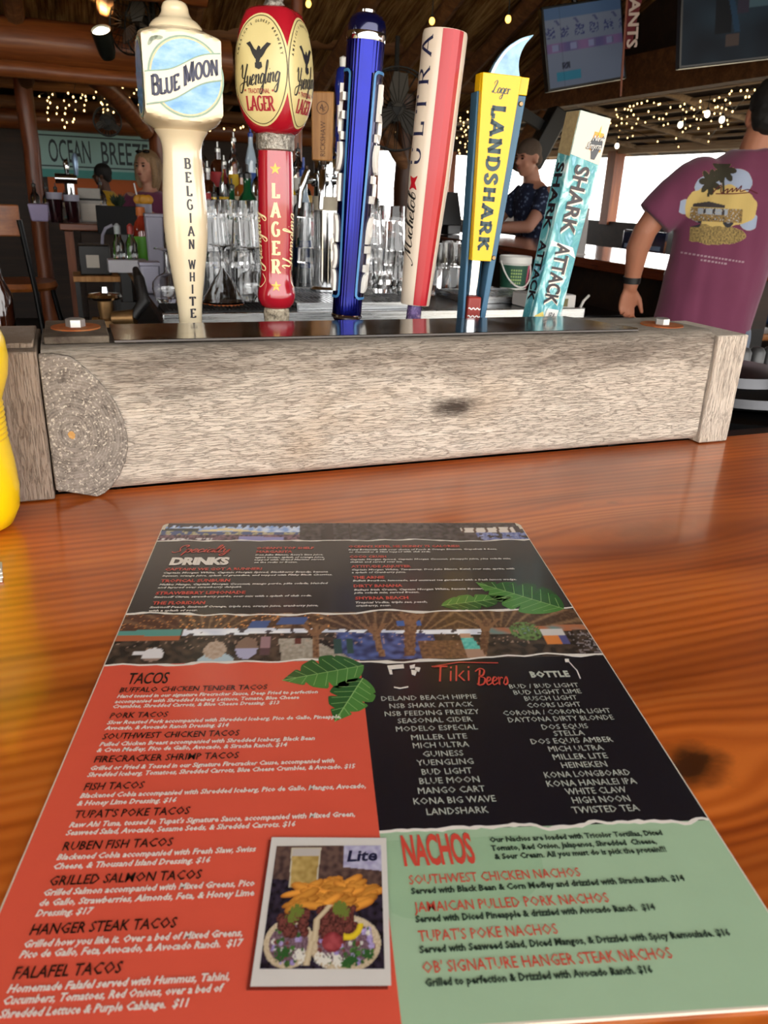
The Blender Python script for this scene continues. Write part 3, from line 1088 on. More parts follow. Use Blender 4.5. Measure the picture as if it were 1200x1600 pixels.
# ---- 3 blue chrome handle
t = handle('tap_handle', 'shiny dark blue fluted tap handle with raised white letters on both sides', .2715, 0, .055)
M_BLUE = NT('blue_chrome')
_f = M_BLUE.noise(M_BLUE.coord(), 20, 3)
M_BLUE.set(color=M_BLUE.mix(_f, '#070c50', '#0c157a'), rough=.16, metal=.85, coat=.25, coat_rough=.05)
M_BLUE = M_BLUE.m
M_NAVYM = mat('navy_gloss', '#0b0e3a', .15, .5, .05, 20, coat=.5)
M_SKY = mat('sky_blue_line', '#3f7bb0', .35, .1, .05)
M_WHITE = mat('white_plastic', '#e6e4de', .3, 0, .03)
bd = [(0, .0112), (.012, .0116), (.018, .0128), (.022, .0150), (.026, .0157), (.06, .0156), (.16, .0170), (.26, .0182), (.283, .0184)]
rings = []
for r, z in smooth_tab(bd, 4):
    ring = []
    for k in range(144):
        a = 2 * PI * k / 144
        d = .00028 * abs(math.cos(a * 18)) if z > .028 else 0
        rr = r - d
        ring.append((rr * math.cos(a), rr * math.sin(a), z))
    rings.append(ring)
MB().loft(rings).build('body', M_BLUE, t, smooth=30)
MB().lathe([(.0150, .0215), (.0166, .0232), (.0166, .0250), (.0150, .0266)], 40).build('lower_band', M_CHROME, t)
MB().lathe([(.0186, .282), (.0190, .2835), (.0190, .2880), (.0186, .2895)], 48).build('upper_band', M_CHROME, t)
MB().lathe([(.0183, .289), (.0183, .2955), (.0172, .3000), (.0140, .3040), (.0078, .3063), (.0, .3068)], 40).build('dome', M_NAVYM, t)
MB().lathe([(.0075, .3055), (.0075, .3085), (.0, .3088)], 16).build('cap_screw', M_CHROME, t)
def bdr(z):
    return interp(bd, z)
def side_panel(a0, half):
    mb = MB()
    rows = 40
    for i in range(rows + 1):
        z = .045 + (.255 - .045) * i / rows
        for j in range(9):
            a = a0 - half + 2 * half * j / 8
            r = bdr(z) + .0010
            mb.v.append((r * math.sin(a), -r * math.cos(a), z))
    for i in range(rows):
        for j in range(8):
            q = i * 9 + j
            mb.f.append((q, q + 1, q + 10, q + 9))
    p = mb.build('side_panel', M_NAVYM, t)
    mb = MB()
    fr = wrap2(a0, lambda z: bdr(z) + .0016, .150)
    hw, hh, c = half * .0172, .1060, .0045
    pts = []
    for sx, sy, q0 in ((1, 1, 0), (-1, 1, 90), (-1, -1, 180), (1, -1, 270)):
        pts += [(sx * (hw - c) + c * math.cos(math.radians(q0 + 15 * k)), sy * (hh - c) + c * math.sin(math.radians(q0 + 15 * k))) for k in range(7)]
    q = []
    for (x0, y0), (x1, y1) in zip(pts, pts[1:] + pts[:1]):
        n = max(1, int(math.hypot(x1 - x0, y1 - y0) / .006))
        q += [(x0 + (x1 - x0) * k / n, y0 + (y1 - y0) * k / n) for k in range(n)]
    q.append(q[0])
    vs, fs = ribbon(q, lambda a, s: .0026)
    mb.add([fr(x, y) for x, y in vs], fs)
    mb.build('outline', M_SKY, p, smooth=0)
    return fr
def raised(mb, s, fr3, w, h, depth):
    cu = bpy.data.curves.new('t', 'FONT')
    cu.body, cu.size, cu.offset, cu.resolution_u, cu.extrude = s, 1.0, .045, 3, .5
    o = bpy.data.objects.new('t', cu)
    COL.objects.link(o)
    dg = bpy.context.evaluated_depsgraph_get()
    dg.update()
    me = bpy.data.meshes.new_from_object(o.evaluated_get(dg))
    xs = [v.co.x for v in me.vertices]
    x0, x1 = min(xs), max(xs)
    mb.add([fr3((v.co.x - (x0 + x1) / 2) * w / (x1 - x0), v.co.y * h / CAPH - h / 2, (v.co.z + .5) * depth) for v in me.vertices], [tuple(p.vertices) for p in me.polygons])
    bpy.data.objects.remove(o)
    bpy.data.curves.remove(cu)
for a0, sgn in ((math.radians(-104), 1), (math.radians(60), 1)):
    side_panel(a0, math.radians(50))
    mb = MB()
    def fr3(x, y, d, a0=a0):
        z = .148 + x
        r = bdr(z) + .001
        A = a0 - y / r
        return ((r + d) * math.sin(A), -(r + d) * math.cos(A), z)
    raised(mb, 'BUD LIGHT', fr3, .196, .0165, .0034)
    mb.build('raised_letters', M_WHITE, t, smooth=30)

# ---- 4 white handle with the red band
t = handle('tap_handle', 'tall rounded white tap handle with a red band down its side and dark script', .3500, 0, .068)
M_IVORY = mat('ivory_plastic', '#cfc0ae', .3, 0, .03, 20)
M_REDB = mat('bright_red_band', '#ad1622', .3, 0, .05, 20)
M_PURP = NT('purple_mottled')
_f = M_PURP.noise(M_PURP.coord(), 140, 5, .7)
M_PURP.set(color=M_PURP.ramp(_f, [(.4, '#3a2a55'), (.55, '#6b5687'), (.68, '#c7a8b8')]), rough=.3, metal=.3)
M_PURP = M_PURP.m
ul = [(.036, .0160), (.17, .0215), (.295, .0224)]
def ulr(z):
    return interp(ul, z)
prof = [(.0155, .0350), (.0160, .0365)] + [(ulr(.0365 + .259 * k / 12), .0365 + .259 * k / 12) for k in range(1, 13)] + [(.0216, .2985), (.0, .2990)]
MB().lathe(prof, 64).build('body', M_IVORY, t)
MB().lathe([(.0082, 0), (.0084, .02), (.0078, .0365)], 24).build('ferrule', M_PURP, t)
def strip(a_in, a_mid, a_out, h):
    rings = []
    for k in range(25):
        z = .0358 + (.2975 - .0358) * k / 24
        r = ulr(z)
        pts = [(a_in, r * .96), (a_in, r + .0005), ((a_in + a_mid) / 2, r + h * .6), (a_mid, r + h), ((a_mid + a_out) / 2, r + h * .8), (a_out, r + .0006), (a_out, r * .96)]
        rings.append([(q * math.sin(a), -q * math.cos(a), z) for a, q in pts])
    return MB().loft(rings)
strip(math.radians(-30), math.radians(-6), math.radians(27), .0032).build('red_band', M_REDB, t, smooth=25)
fr = wrap2(math.radians(-68), lambda z: ulr(z) + .0004, .0)
mb = MB()
serif_text(mb, 'ULTRA', lambda x, y: fr(-(y - .0055), x + .2330), .0160, 1.42, .13, .06, .09, .05, .38, 'C')
mb.build('lettering', M_NAVY, t, smooth=0)
mb = MB()
script_text(mb, 'Michelob', lambda x, y: fr(-(y - .0035), x + .083), .0150, 1.30, .11, .045, .3, 'L')
mb.build('script', mat('black_print', '#1a1714', .45), t, smooth=0)
mb = MB()
for poly in ([(-.0065, .006), (.0, .003), (.0, -.003), (-.0065, -.006)], [(.0065, .006), (.0065, -.006), (.0, -.003), (.0, .003)]):
    fan(mb, poly, lambda x, y: fr(-y - .002, x + .1580))
mb.build('ribbon_mark', M_REDB, t, smooth=0)

# ---- 5 yellow sign handle with the fin
t = handle('tap_handle', 'yellow signboard tap handle on blue side rails with a blue shark fin on top', .4240, math.radians(-8), .030)
M_YEL = mat('sunny_yellow', '#eab800', .35, 0, .03)
M_TEALB = mat('sea_blue_board', '#35617f', .45, 0, .12, 30)
M_NAVG = mat('dark_teal_print', '#173a42', .4, 0, .05)
# sign: tapers downwards
def taper_box(zl, zh, xl0, xl1, xh0, xh1, y0, y1):
    return MB().add([(xl0, y0, zl), (xl1, y0, zl), (xl1, y1, zl), (xl0, y1, zl), (xh0, y0, zh), (xh1, y0, zh), (xh1, y1, zh), (xh0, y1, zh)],
                    [(3, 2, 1, 0), (4, 5, 6, 7), (0, 1, 5, 4), (1, 2, 6, 5), (2, 3, 7, 6), (3, 0, 4, 7)])
taper_box(.0830, .2640, -.0140, .0085, -.0225, .0195, -.019, -.004).build('signboard', M_YEL, t, bevel=.0006)
taper_box(.2480, .2645, -.0222, .0298, -.0225, .0308, -.0125, .004).build('top_block', M_YEL, t, bevel=.0006)
M_BOLT = mat('dull_brass', '#8a7355', .4, .8)
for side, (a0, a1, b0, b1) in (('right', (.0045, .0105, .0205, .0300)), ('left', (-.0150, -.0115, -.0240, -.0215))):
    r = taper_box(.0, .2478, a0, a1, b0, b1, -.011, .009).build('side_rail', M_TEALB, t, bevel=.0008)
    if side == 'right':
        for z in (.240, .0865, .017, .006):
            x = .5 * (interp([(0, a0), (.2478, b0)], z) + interp([(0, a1), (.2478, b1)], z))
            MB().cyl((x, -.0115, z), (x, -.0130, z), .0026, .0020, 12).build('screw', M_BOLT, r)
MB().lathe([(.0075, .043), (.0078, .0449), (.0082, .0452), (.0082, .0475), (.0078, .0478), (.0082, .085), (.007, .10), (.007, .24)], 32, sy=.8, off=lambda z: (-.003, 0)).build('chrome_stem', M_CHROME, t)
taper_box(0, .0440, -.0110, .0050, -.0110, .0045, -.0135, .008).build('red_block', mat('brick_red_paint', '#8d2b22', .4, 0, .08), t, bevel=.002)
mb = MB()
for z in (.014, .0225, .031):
    vs, fs = ribbon([(-.0103 + .0145 * k / 16, z + .0009 * math.sin(k * 1.2)) for k in range(17)], lambda a, p: .0013)
    mb.add([(x, -.0138, y) for x, y in vs], fs)
mb.build('wave_lines', M_WHITE, t, smooth=0)
finp = spline([(x * .95 - .0025, z) for x, z in [(-.0095, .2640), (-.0040, .2760), (.0060, .2890), (.0200, .2985), (.0325, .3030), (.0350, .3028), (.0280, .2950), (.0232, .2850), (.0225, .2750), (.0255, .2642)]], 6)
M_FIN = NT('blue_enamel_fin')
_x, _y, _z = M_FIN.sep(M_FIN.coord())
_f = M_FIN.noise(M_FIN.coord(), 60, 4)
M_FIN.set(color=M_FIN.ramp(_f, [(.3, '#2f5f86'), (.7, '#7ba3bd')]), rough=.18, coat=.6, metal=.2)
M_FIN = M_FIN.m
Mz = Matrix(((1, 0, 0, 0), (0, 0, 1, -.005), (0, 1, 0, 0), (0, 0, 0, 1)))
finob = MB().prism(finp, -.0035, .0035, Mz).build('fin', M_FIN, t, smooth=35, bevel=.0022, seg=3)
mb = MB()
edge = spline([(x * .95 - .0025, z) for x, z in [(-.0072, .2645), (-.0018, .2755), (.0075, .2875), (.0205, .2965), (.0300, .3000)]], 8)
vs, fs = ribbon(edge, lambda a, p: .0030 * (1 - .5 * p))
mb.add([(x, -.0088, y) for x, y in vs], fs)
mb.build('white_edge', M_WHITE, finob, smooth=0)
mb = MB()
tilt = lambda x, y: (x, -.0194, y)
script_text(mb, 'Lager', lambda x, y: tilt(x - .0018, y + .2465), .0115, .78, .12, .05, .25, 'C')
mb.build('script', M_NAVG, t, smooth=0)
mb = MB()
serif_text(mb, 'LANDSHARK', lambda x, y: tilt((y - .0077) * (1 - (.164 / 2 + x) / .164 * .22) - .0012 - .0014 * (.082 + x) / .164, -x + .1648), .0154, 1.10, .27, .22, .15, .20, .20, 'C')
mb.build('lettering', M_NAVG, t, smooth=0)

# ---- 6 square teal handle
t = handle('tap_handle', 'square teal and white tap handle with big dark sideways lettering, last of the row', .5140, math.radians(0), .145)
M_WAVE = NT('teal_wave_print')
_v = M_WAVE.coord()
_w = M_WAVE.noise(M_WAVE.mapping(_v, rot=(.4, .5, 0), scale=(1, 1, .45)), 42, 5, .6, 2.2)
M_WAVE.set(color=M_WAVE.ramp(_w, [(.36, '#d6e6e4'), (.43, '#9fd0d2'), (.50, '#5aa3a8'), (.58, '#41909a'), (.66, '#86bcd4'), (.74, '#e6e8e2')]), rough=.35)
M_WAVE = M_WAVE.m
M_PEARL = mat('pearl_print', '#cfc8ba', .35, 0, .05)
M_INK = mat('plum_black_print', '#241a22', .4)
hw, hd, hz = .0200, .0130, .2385
mb = MB()
rings = []
for k in range(17):
    z = .0 + hz * k / 16
    s = .93 + .10 * (k / 16)
    ring = []
    for (x, y) in ((-hw, -hd), (0, -hd), (hw, -hd), (hw, 0), (hw, hd), (0, hd), (-hw, hd), (-hw, 0)):
        ring.append((x * s + nz(z * 30, x * 50, y * 50) * .0004, y * s, z))
    rings.append(ring)
mb.loft(rings).build('body', M_WAVE, t, smooth=30, bevel=.0012)
def sfr(z):
    return .93 + .10 * z / hz
def front(d, x, z):
    return (x * sfr(z), -hd * sfr(z) - d, z)
def side(d, y, z):
    return (-hw * sfr(z) - d, y * sfr(z), z)
mb = MB()                                     # white crown of the handle
zt, zb = hz - .0006, hz - .046
def slab(pts, d0, d1, f):
    a = [f(d0, x, z) for x, z in pts]
    b = [f(d1, x, z) for x, z in pts]
    n = len(pts)
    mb.add(a + b, [tuple(range(n, 2 * n))] + [(k, (k + 1) % n, n + (k + 1) % n, n + k) for k in range(n)])
slab([(-hw * .98, zb + .002), (hw * .98, zb - .002), (hw * .98, zt), (-hw * .98, zt)], 0, .0004, front)
mb.build('crown_panel', M_PEARL, t, smooth=0)
mb = MB()
slab([(hd * .96, zb + .004), (-hd * .96, zb), (-hd * .96, zt), (hd * .96, zt)], 0, .0004, side)
mb.build('crown_panel', mat('mottled_brown_print', '#9c8a66', .4, 0, .5, 220), t, smooth=0)
mb = MB()                                     # badge: orange and yellow sky over a dark shield
badge = {}
slab([(.002, .203), (.0165, .203), (.0155, .222), (.0035, .222)], .0005, .0007, front)
mb.build('badge_sky', mat('amber_print', '#e29a35', .4, 0, .3, 200), t, smooth=0)
mb = MB()
slab([(.0065, .1945), (.011, .1945), (.0165, .210), (.0160, .2205), (.011, .213), (.0035, .216), (.0015, .212)], .0008, .0010, front)
mb.build('badge_shield', mat('slate_print', '#3c4046', .4), t, smooth=0)
mb = MB()
slab([(.0090, .2210), (.0098, .2290), (.0108, .2210), (.0104, .2130), (.0096, .2130)], .0011, .0013, front)
mb.build('badge_surfboard', M_YEL, t, smooth=0)
mb = MB()
for s, x0, z0, hh in (('New', .0025, .2125, .0060), ('Smyrna', -.0030, .2035, .0072)):
    put_text(mb, s, lambda x, y: front(.0015, x0 + x + y * .15, z0 + y + x * .12), .0145 if s == 'New' else .0200, hh, 'L', .05, .2)
mb.build('badge_outline', M_INK, t, smooth=0)
mb = MB()
for s, x0, z0, hh in (('New', .0025, .2125, .0060), ('Smyrna', -.0030, .2035, .0072)):
    put_text(mb, s, lambda x, y: front(.0019, x0 + x + y * .15, z0 + y + x * .12), .0145 if s == 'New' else .0200, hh, 'L', .0, .2)
mb.build('badge_lettering', M_WHITE, t, smooth=0)
for d, f, hgt, nm, M, dx, dz in ((.0007, front, .0192, 'white_letter_edge', mat('peach_white_print', '#ead9c8', .4), .0014, -.0016), (.0011, front, .0188, 'lettering', M_INK, 0, 0), (.0007, side, .0150, 'lettering', M_INK, 0, 0)):
    mb = MB()
    for s, zc, w in (('SHARK', .1500, .0720), ('ATTACK', .0690, .0680)):
        def fn(x, y, zc=zc):
            lean = .18 * (y - hgt / 2)
            if f is front:
                return f(d, y - hgt / 2 - .0005 + dx, zc - x - lean * 0 + dz)
            return f(d, -(y - hgt / 2), zc - x)
        put_text(mb, s, fn, w, hgt, 'C', .03, 0, 3)
    mb.build(nm, M, t, smooth=0)
mb = MB()
slab([(-.0060, .012), (.0120, .012), (.0135, .0305), (-.0030, .0305)], .0012, .0014, front)
mb.build('white_flash', M_WHITE, t, smooth=0)
mb = MB()
slab([(-.019, .0985), (-.0060, .0985), (.019, .0900), (.012, .1010), (-.019, .1040)], .0003, .0005, front)
mb.build('white_flash', M_WHITE, t, smooth=0)
mb = MB()
put_text(mb, 'IPA', lambda x, y: front(.0018, x + .004 + y * .2, y + .0190), .0095, .0080, 'C', .0)
mb.build('small_lettering', M_INK, t, smooth=0)
mb = MB()
slab([(-.0185, .002), (-.0060, .002), (-.0040, .018), (-.0080, .026), (-.0185, .020)], .0003, .0005, front)
mb.build('yellow_patch', mat('pale_yellow_print', '#dcc66a', .4, 0, .35, 150), t, smooth=0)

# ================================================================== the menu
MW, ML, MYAW = .2795, .4032, math.radians(6.2)
MEX = Vector((math.cos(MYAW), math.sin(MYAW), 0))
MEY = Vector((-math.sin(MYAW), math.cos(MYAW), 0))
MORG = onz(256, 817.5, BAR + .0018) - MEY * ML
MORG.z = BAR + .0003
menu = thing('menu', 'large printed restaurant menu card lying on the bar, red, black and green panels', 'menu', MORG, MYAW)
def mxy(px, py):
    w = onz(px, py, BAR + .0018) - MORG
    return (w @ MEX, w @ MEY)
T0 = .0015
def zed(k):
    return lambda x, y: (x, y, T0 + k * .00006)
def rrect(x0, y0, x1, y1, r, n=6):
    out = []
    for cx, cy, a in ((x1 - r, y0 + r, -90), (x1 - r, y1 - r, 0), (x0 + r, y1 - r, 90), (x0 + r, y0 + r, 180)):
        out += [(cx + r * math.cos(math.radians(a + 90 * k / n)), cy + r * math.sin(math.radians(a + 90 * k / n))) for k in range(n + 1)]
    return out
def sheet(name, color, var=.05, rough=.26):
    return mat(name, color, rough, 0, var, 60, coat=.25, coat_rough=.12)
M_CARD = mat('card_edge', '#d8cdbb', .5)
MB().prism(rrect(0, 0, MW, ML, .006), 0, .0014).build('card', M_CARD, menu)
E_ = .0007
y1b, y1t = mxy(248, 846)[1], ML
y2b, y2t = mxy(165, 1039)[1], mxy(197, 961)[1]
xsplit = mxy(593, 1302)[0]
y3l, y3r = mxy(593, 1300)[1], mxy(1096, 1282)[1]
def poly_sheet(name, pts, k, material):
    mb = MB()
    mb.add([zed(k)(x, y) for x, y in pts], [tuple(range(len(pts)))])
    return mb.build(name, material, menu, smooth=0)
def torn(x0, x1, y0, y1, seed, n=60, amp=.0022):
    return [(x0 + (x1 - x0) * k / n, y0 + (y1 - y0) * k / n + nz(k * .35, seed) * amp + nz(k * .11, seed + 5) * amp * 1.6) for k in range(n + 1)]
top_corner = rrect(E_, y1b - .002, MW - E_, ML - E_, .0055)
drinks = poly_sheet('drinks_panel', [(E_, y2t - .001), (MW - E_, y2t - .001), (MW - E_, y1b), (E_, y1b)], 1, sheet('charcoal_sheet', '#353131'))
red = poly_sheet('taco_panel', [(E_, E_), (xsplit, E_), (xsplit, y2b), (E_, y2b)], 1, sheet('coral_red_sheet', '#dc5843'))
black = poly_sheet('beer_panel', [(xsplit, y3l), (MW - E_, y3r), (MW - E_, y2b), (xsplit, y2b)], 1, sheet('blue_black_sheet', '#17171f'))
green = poly_sheet('nacho_panel', [(xsplit, E_), (MW - E_, E_), (MW - E_, y3r), (xsplit, y3l)], 1, sheet('sage_green_sheet', '#a3bf9e'))

# bar-room photograph across the middle
def bar_photo(s, t):
    n1 = nz(s * 26, t * 9, 1.7)
    n2 = nz(s * 150, t * 22, 4.1)
    n3 = nz(s * 60, t * 12, 8.8)
    roof = .63 + .05 * math.sin(s * 6.5 + .4)
    eave = roof - .10 - .04 * math.sin(s * 9)
    c = mixc((.020, .016, .015), (.085, .055, .038), .45 + n3 * 1.1)
    if t > roof:                                       # thatch and rafters fanning out from the posts
        hub = .18 if s < .36 else (.535 if s < .58 else (.62 if s < .72 else .80))
        ray_ = math.sin(math.atan2(t - .42, (s - hub) * 5.5) * 26)
        c = mixc((.075, .038, .022), (.30, .17, .085), max(0, ray_) ** 2 * .75 + n2 * .4 + (t - roof) * .25)
        if s < .44 and nz(s * 210, t * 34, 9) > .42:
            c = (.85, .34, .10)
        if s < .12:
            c = mixc(c, (.10, .03, .02), .5)
        for u0, u1, v0, v1 in ((.265, .305, .68, .82), (.325, .385, .74, .90)):
            if u0 + (t - v0) * .05 < s < u1 + (t - v0) * .05 and v0 < t < v1:
                c = (.06, .11, .28)
        if .585 < s < .64 and .66 < t < .78:
            c = (.05, .13, .38)
    elif t > eave and s > .13:                         # bright openings
        c = mixc((.62, .66, .78), (.95, .95, .97), .6 + n1)
        if n3 > .30:
            c = (.07, .06, .07)
        if s > .78:
            c = mixc((.42, .15, .07), (.16, .24, .22), .5 + n1 * 2)
    elif s < .13 and t > eave - .1:
        c = (.10, .30, .26) if t > eave else (.42, .12, .05)
    else:
        if .45 < s < .66:                              # blue-lit chairs and floor
            c = mixc((.025, .030, .09), (.09, .13, .34), .45 + n3 * 1.2 + (eave - t) * .3)
        if .62 < s < .74 and t < .36:
            c = mixc((.10, .05, .03), (.24, .12, .06), .5 + n2)
        if t < .44 and .325 + .01 * n1 < s < .395 + (.44 - t) * .21 and s > .34 - t * .02:
            c = mixc((.27, .23, .18), (.44, .39, .32), .5 + n2 + (t - .2))       # long grey table
            if .365 < s < .378 and t > .34:
                c = (.12, .03, .025)
        if n2 > .46 and t > .25:
            c = mixc(c, (.50, .32, .24), .55)
    for u, w, lean, hi in ((.408, .011, .0, .74), (.53, .013, .012, .74), (.80, .016, -.055, .80), (.622, .022, -.026, .95)):    # posts
        if abs(s - u - lean * (1 - t)) < w * (.5 + .18 * t) and .06 < t < hi:
            c = mixc((.12, .055, .03), (.30, .16, .08), .5 + n2 + (s - u) * 12)
        if hi - .26 < t < hi and abs(abs(s - u - lean * (1 - t)) - (t - hi + .26) * .10) < .006:
            c = (.24, .12, .06)
    if abs(s - .725 - (.5 - t) * .02) < .018 * (1.15 - t) and t < .50:
        c = mixc((.06, .40, .34), (.16, .60, .52), n2 + .5) if .16 < t < .40 else ((.50, .30, .20) if t >= .40 else (.40, .24, .17))
    q = (s - .085) ** 2 / .00042 + (t - .17) ** 2 / .016
    if q < 1 or (.045 < s < .085 and .17 < t < .23):
        c = (.74, .71, .72) if t > .10 else (.30, .20, .16)
    q = (s - .205) ** 2 / .0005 + (t - .24) ** 2 / .030
    if q < 1:
        c = mixc((.52, .40, .31), (.36, .24, .17), .4 + n2)
    elif (s - .21) ** 2 / .0012 + (t - .04) ** 2 / .020 < 1:
        c = (.45, .56, .62)
    q = (s - .268) ** 2 / .0005 + (t - .27) ** 2 / .045
    if q < 1:
        c = (.24, .15, .11) if t > .26 else (.42, .40, .56)
    if abs(s - .305) < .010 and .12 < t < .50:
        c = (.34, .20, .22) if t > .26 else (.10, .05, .06)
    if (s - .862) ** 2 / .0012 + (t - .52) ** 2 / .040 < 1 and n2 > -.22:
        c = mixc((.05, .10, .03), (.16, .26, .08), .5 + n2 * 1.5)
    if .895 < s < .945 and .24 < t < .56:
        c = (.64, .60, .56) if t > .42 else ((.68, .22, .05) if s < .93 else (.09, .09, .24))
    if .955 < s and t < .5 and n2 > .15:
        c = (.24, .20, .20)
    if (.47 < s < .485 or .445 < s < .462) and .12 < t < .42:
        c = (.03, .07, .06)
    return tuple(max(0, min(1, v)) for v in c)
def top_photo(s, t):
    n2 = nz(s * 160, t * 10, 2.2)
    n3 = nz(s * 70, t * 7, 5.2)
    c = mixc((.030, .024, .024), (.11, .085, .085), .45 + n3)
    if s < .37:
        edge = .80 + nz(s * 90, 1.0) * .25
        if t > edge:
            c = (.07, .06, .07)
        elif t > .56 - .25 * s:
            c = mixc((.28, .42, .76), (.72, .80, .92), .45 + n3 * 1.3)
            if abs(t - .66 + abs(s - .17) * 2.2) < .07:
                c = (.80, .66, .36)
            if s < .10 and .5 < t < .72:
                c = (.05, .06, .06)
        elif t > .32:
            c = mixc((.30, .28, .13), (.55, .48, .36), .5 + n2)
            if n3 > .0:
                c = (.09, .12, .24)
        else:
            c = mixc((.05, .035, .05), (.30, .16, .20), .4 + n2)
            if .21 < s < .33 and t < .26 - (s - .21) * .5:
                c = (.30, .28, .55)
            if s < .14 and .05 < t < .18 and n2 > .1:
                c = (.75, .70, .72)
    elif .82 < s < .975 and .42 < t < .72 + (s - .9) * .4:
        c = (.76, .68, .60) if math.sin(s * 190 - t * 3) > -.75 else (.12, .07, .05)
    elif s > .86 and t < .44 and n3 > -.1:
        c = mixc((.10, .13, .34), (.35, .38, .60), .4 + n2)
    if .44 < s < .462 or .505 < s < .512:
        c = (.055, .04, .04)
    return tuple(max(0, min(1, v)) for v in c)
M_PRINT = printed('printed_photo', .27)
z2 = zed(2)
picture(300, 44, lambda s, t: z2(E_ + (MW - 2 * E_) * s, y2b + (y2t - y2b) * t), bar_photo).build('bar_photograph', M_PRINT, menu, smooth=0)
picture(260, 22, lambda s, t: z2(E_ + (MW - 2 * E_) * s, y1b + (ML - E_ - y1b) * t), top_photo,
        lambda s, t: not (t > .62 and (s < .006 or s > .994)) and not (t > .8 and (s < .013 or s > .987))).build('roof_photograph', M_PRINT, menu, smooth=0)
M_TORN = mat('torn_paper_white', '#e2dad0', .6)
mb = MB()
for (x0, x1, ya, yb, seed) in ((E_, MW - E_, y1b, y1b, 2.1), (E_, MW - E_, y2t, y2t, 7.7), (E_, MW - E_, y2b, y2b, 4.4), (xsplit, MW - E_, y3l, y3r, 9.9)):
    p = torn(x0, x1, ya, yb, seed)
    vs, fs = ribbon(p, lambda a, q, s=seed: .0015 + .0030 * max(0, nz(q * 34, s)))
    mb.add([zed(3)(x, y) for x, y in vs], fs)
mb.build('torn_edge', M_TORN, menu, smooth=0)

# printed leaves
def leaf(mbs, x, y, L, ang, wid, lobes):
    """broad split leaf: dark underlay, mid blades, pale veins"""
    ca, sa = math.cos(ang), math.sin(ang)
    def P(a, b, k):
        return zed(k)(x + a * ca - b * sa, y + a * sa + b * ca)
    n = 40
    out = []
    for i in range(n + 1):
        s = i / n
        w = wid * math.sin(PI * s ** .75) * (1 - .42 * (abs(math.cos(s * lobes * PI)) ** 24 if s > .25 else 0))
        out.append((L * s, w))
    pl = out + [(a, -b * .9) for a, b in reversed(out)]
    fs = MB()
    for i in range(n):
        for sgn, m, k in ((1, mbs[0], 4), (-1, mbs[1], 4)):
            a0, b0 = out[i]
            a1, b1 = out[i + 1]
            m.add([P(a0, 0, k), P(a1, 0, k), P(a1, sgn * b1, k), P(a0, sgn * b0, k)], [(0, 1, 2, 3)])
    for j in range(1, lobes * 2):
        s = j / (lobes * 2)
        w = wid * math.sin(PI * min(1, s + .05) ** .8) * .8
        for sgn in (1, -1):
            vs, f2 = ribbon([(L * (s - .05), 0), (L * (s + .06), sgn * w)], lambda a, q: .00035)
            mbs[2].add([P(a, b, 5) for a, b in vs], f2)
    vs, f2 = ribbon([(0, 0), (L, 0)], lambda a, q: .0006)
    mbs[2].add([P(a, b, 5) for a, b in vs], f2)
for px, py, ox, oy, L, ang, wid, lobes in ((690, 948, 0, .001, .050, 12, .010, 4), (882, 953, 0, .001, .062, 143, .021, 5), (560, 1042, .003, .001, .046, 196, .016, 4), (567, 1060, 0, 0, .040, 246, .012, 4)):
    lx, ly = mxy(px, py)
    lb = [MB(), MB(), MB()]
    leaf(lb, lx + ox, ly + oy, L, math.radians(ang), wid, lobes)
    for m, nm, c, mn in zip(lb, ('leaf_print', 'leaf_print', 'leaf_vein'), ('#4a8038', '#2a5a28', '#86b268'), ('leaf_green', 'leaf_dark_green', 'leaf_vein_green')):
        m.build(nm, sheet(mn, c, .25), menu, smooth=0)
# faint palm shade printed on the green panel
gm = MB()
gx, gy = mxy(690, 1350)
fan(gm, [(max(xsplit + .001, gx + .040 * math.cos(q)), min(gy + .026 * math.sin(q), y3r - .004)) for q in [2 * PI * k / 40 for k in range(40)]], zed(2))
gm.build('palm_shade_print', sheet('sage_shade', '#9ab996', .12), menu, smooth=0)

# lettering: (text, left px, baseline px, right px)
def Z4(X, Y):
    return 160 + X / 3, 800 + Y / 3
def Z5(X, Y):
    return 520 + X / 2.857, 800 + Y / 2.857
def Z6(X, Y):
    return X / 1.9355, 1020 + Y / 1.9355
def Z7(X, Y):
    return X / 1.9355, 1290 + Y / 1.9355
def Z8(X, Y):
    return 560 + X / 1.875, 1010 + Y / 1.875
INK = {k: [MB(), n, c] for k, n, c in (('R', 'red_lettering', '#cf4a3c'), ('N', 'nacho_title', '#cf4a3c'), ('S', 'script_title', '#cf4a3c'), ('T', 'beer_title', '#cf4a3c'), ('W', 'white_lettering', '#e6ded4'), ('K', 'black_lettering', '#221512'), ('G', 'pale_lettering', '#b9bcae'), ('D', 'dark_green_lettering', '#22332a'))}
def line(ink, zf, s, xl, yb, xr, cap, bold=0.0, shear=0.0, spacing=1.0, res=1):
    a = mxy(*zf(xl, yb))
    x1 = a[0] + (mxy(*zf(xr, yb))[0] - a[0])
    fn = zed(6)
    put_text(INK[ink][0], s, lambda x, y: fn(a[0] + x, a[1] + y), x1 - a[0], cap, 'L', bold, shear, res, spacing)
hd_, bd_ = .0036, .00235
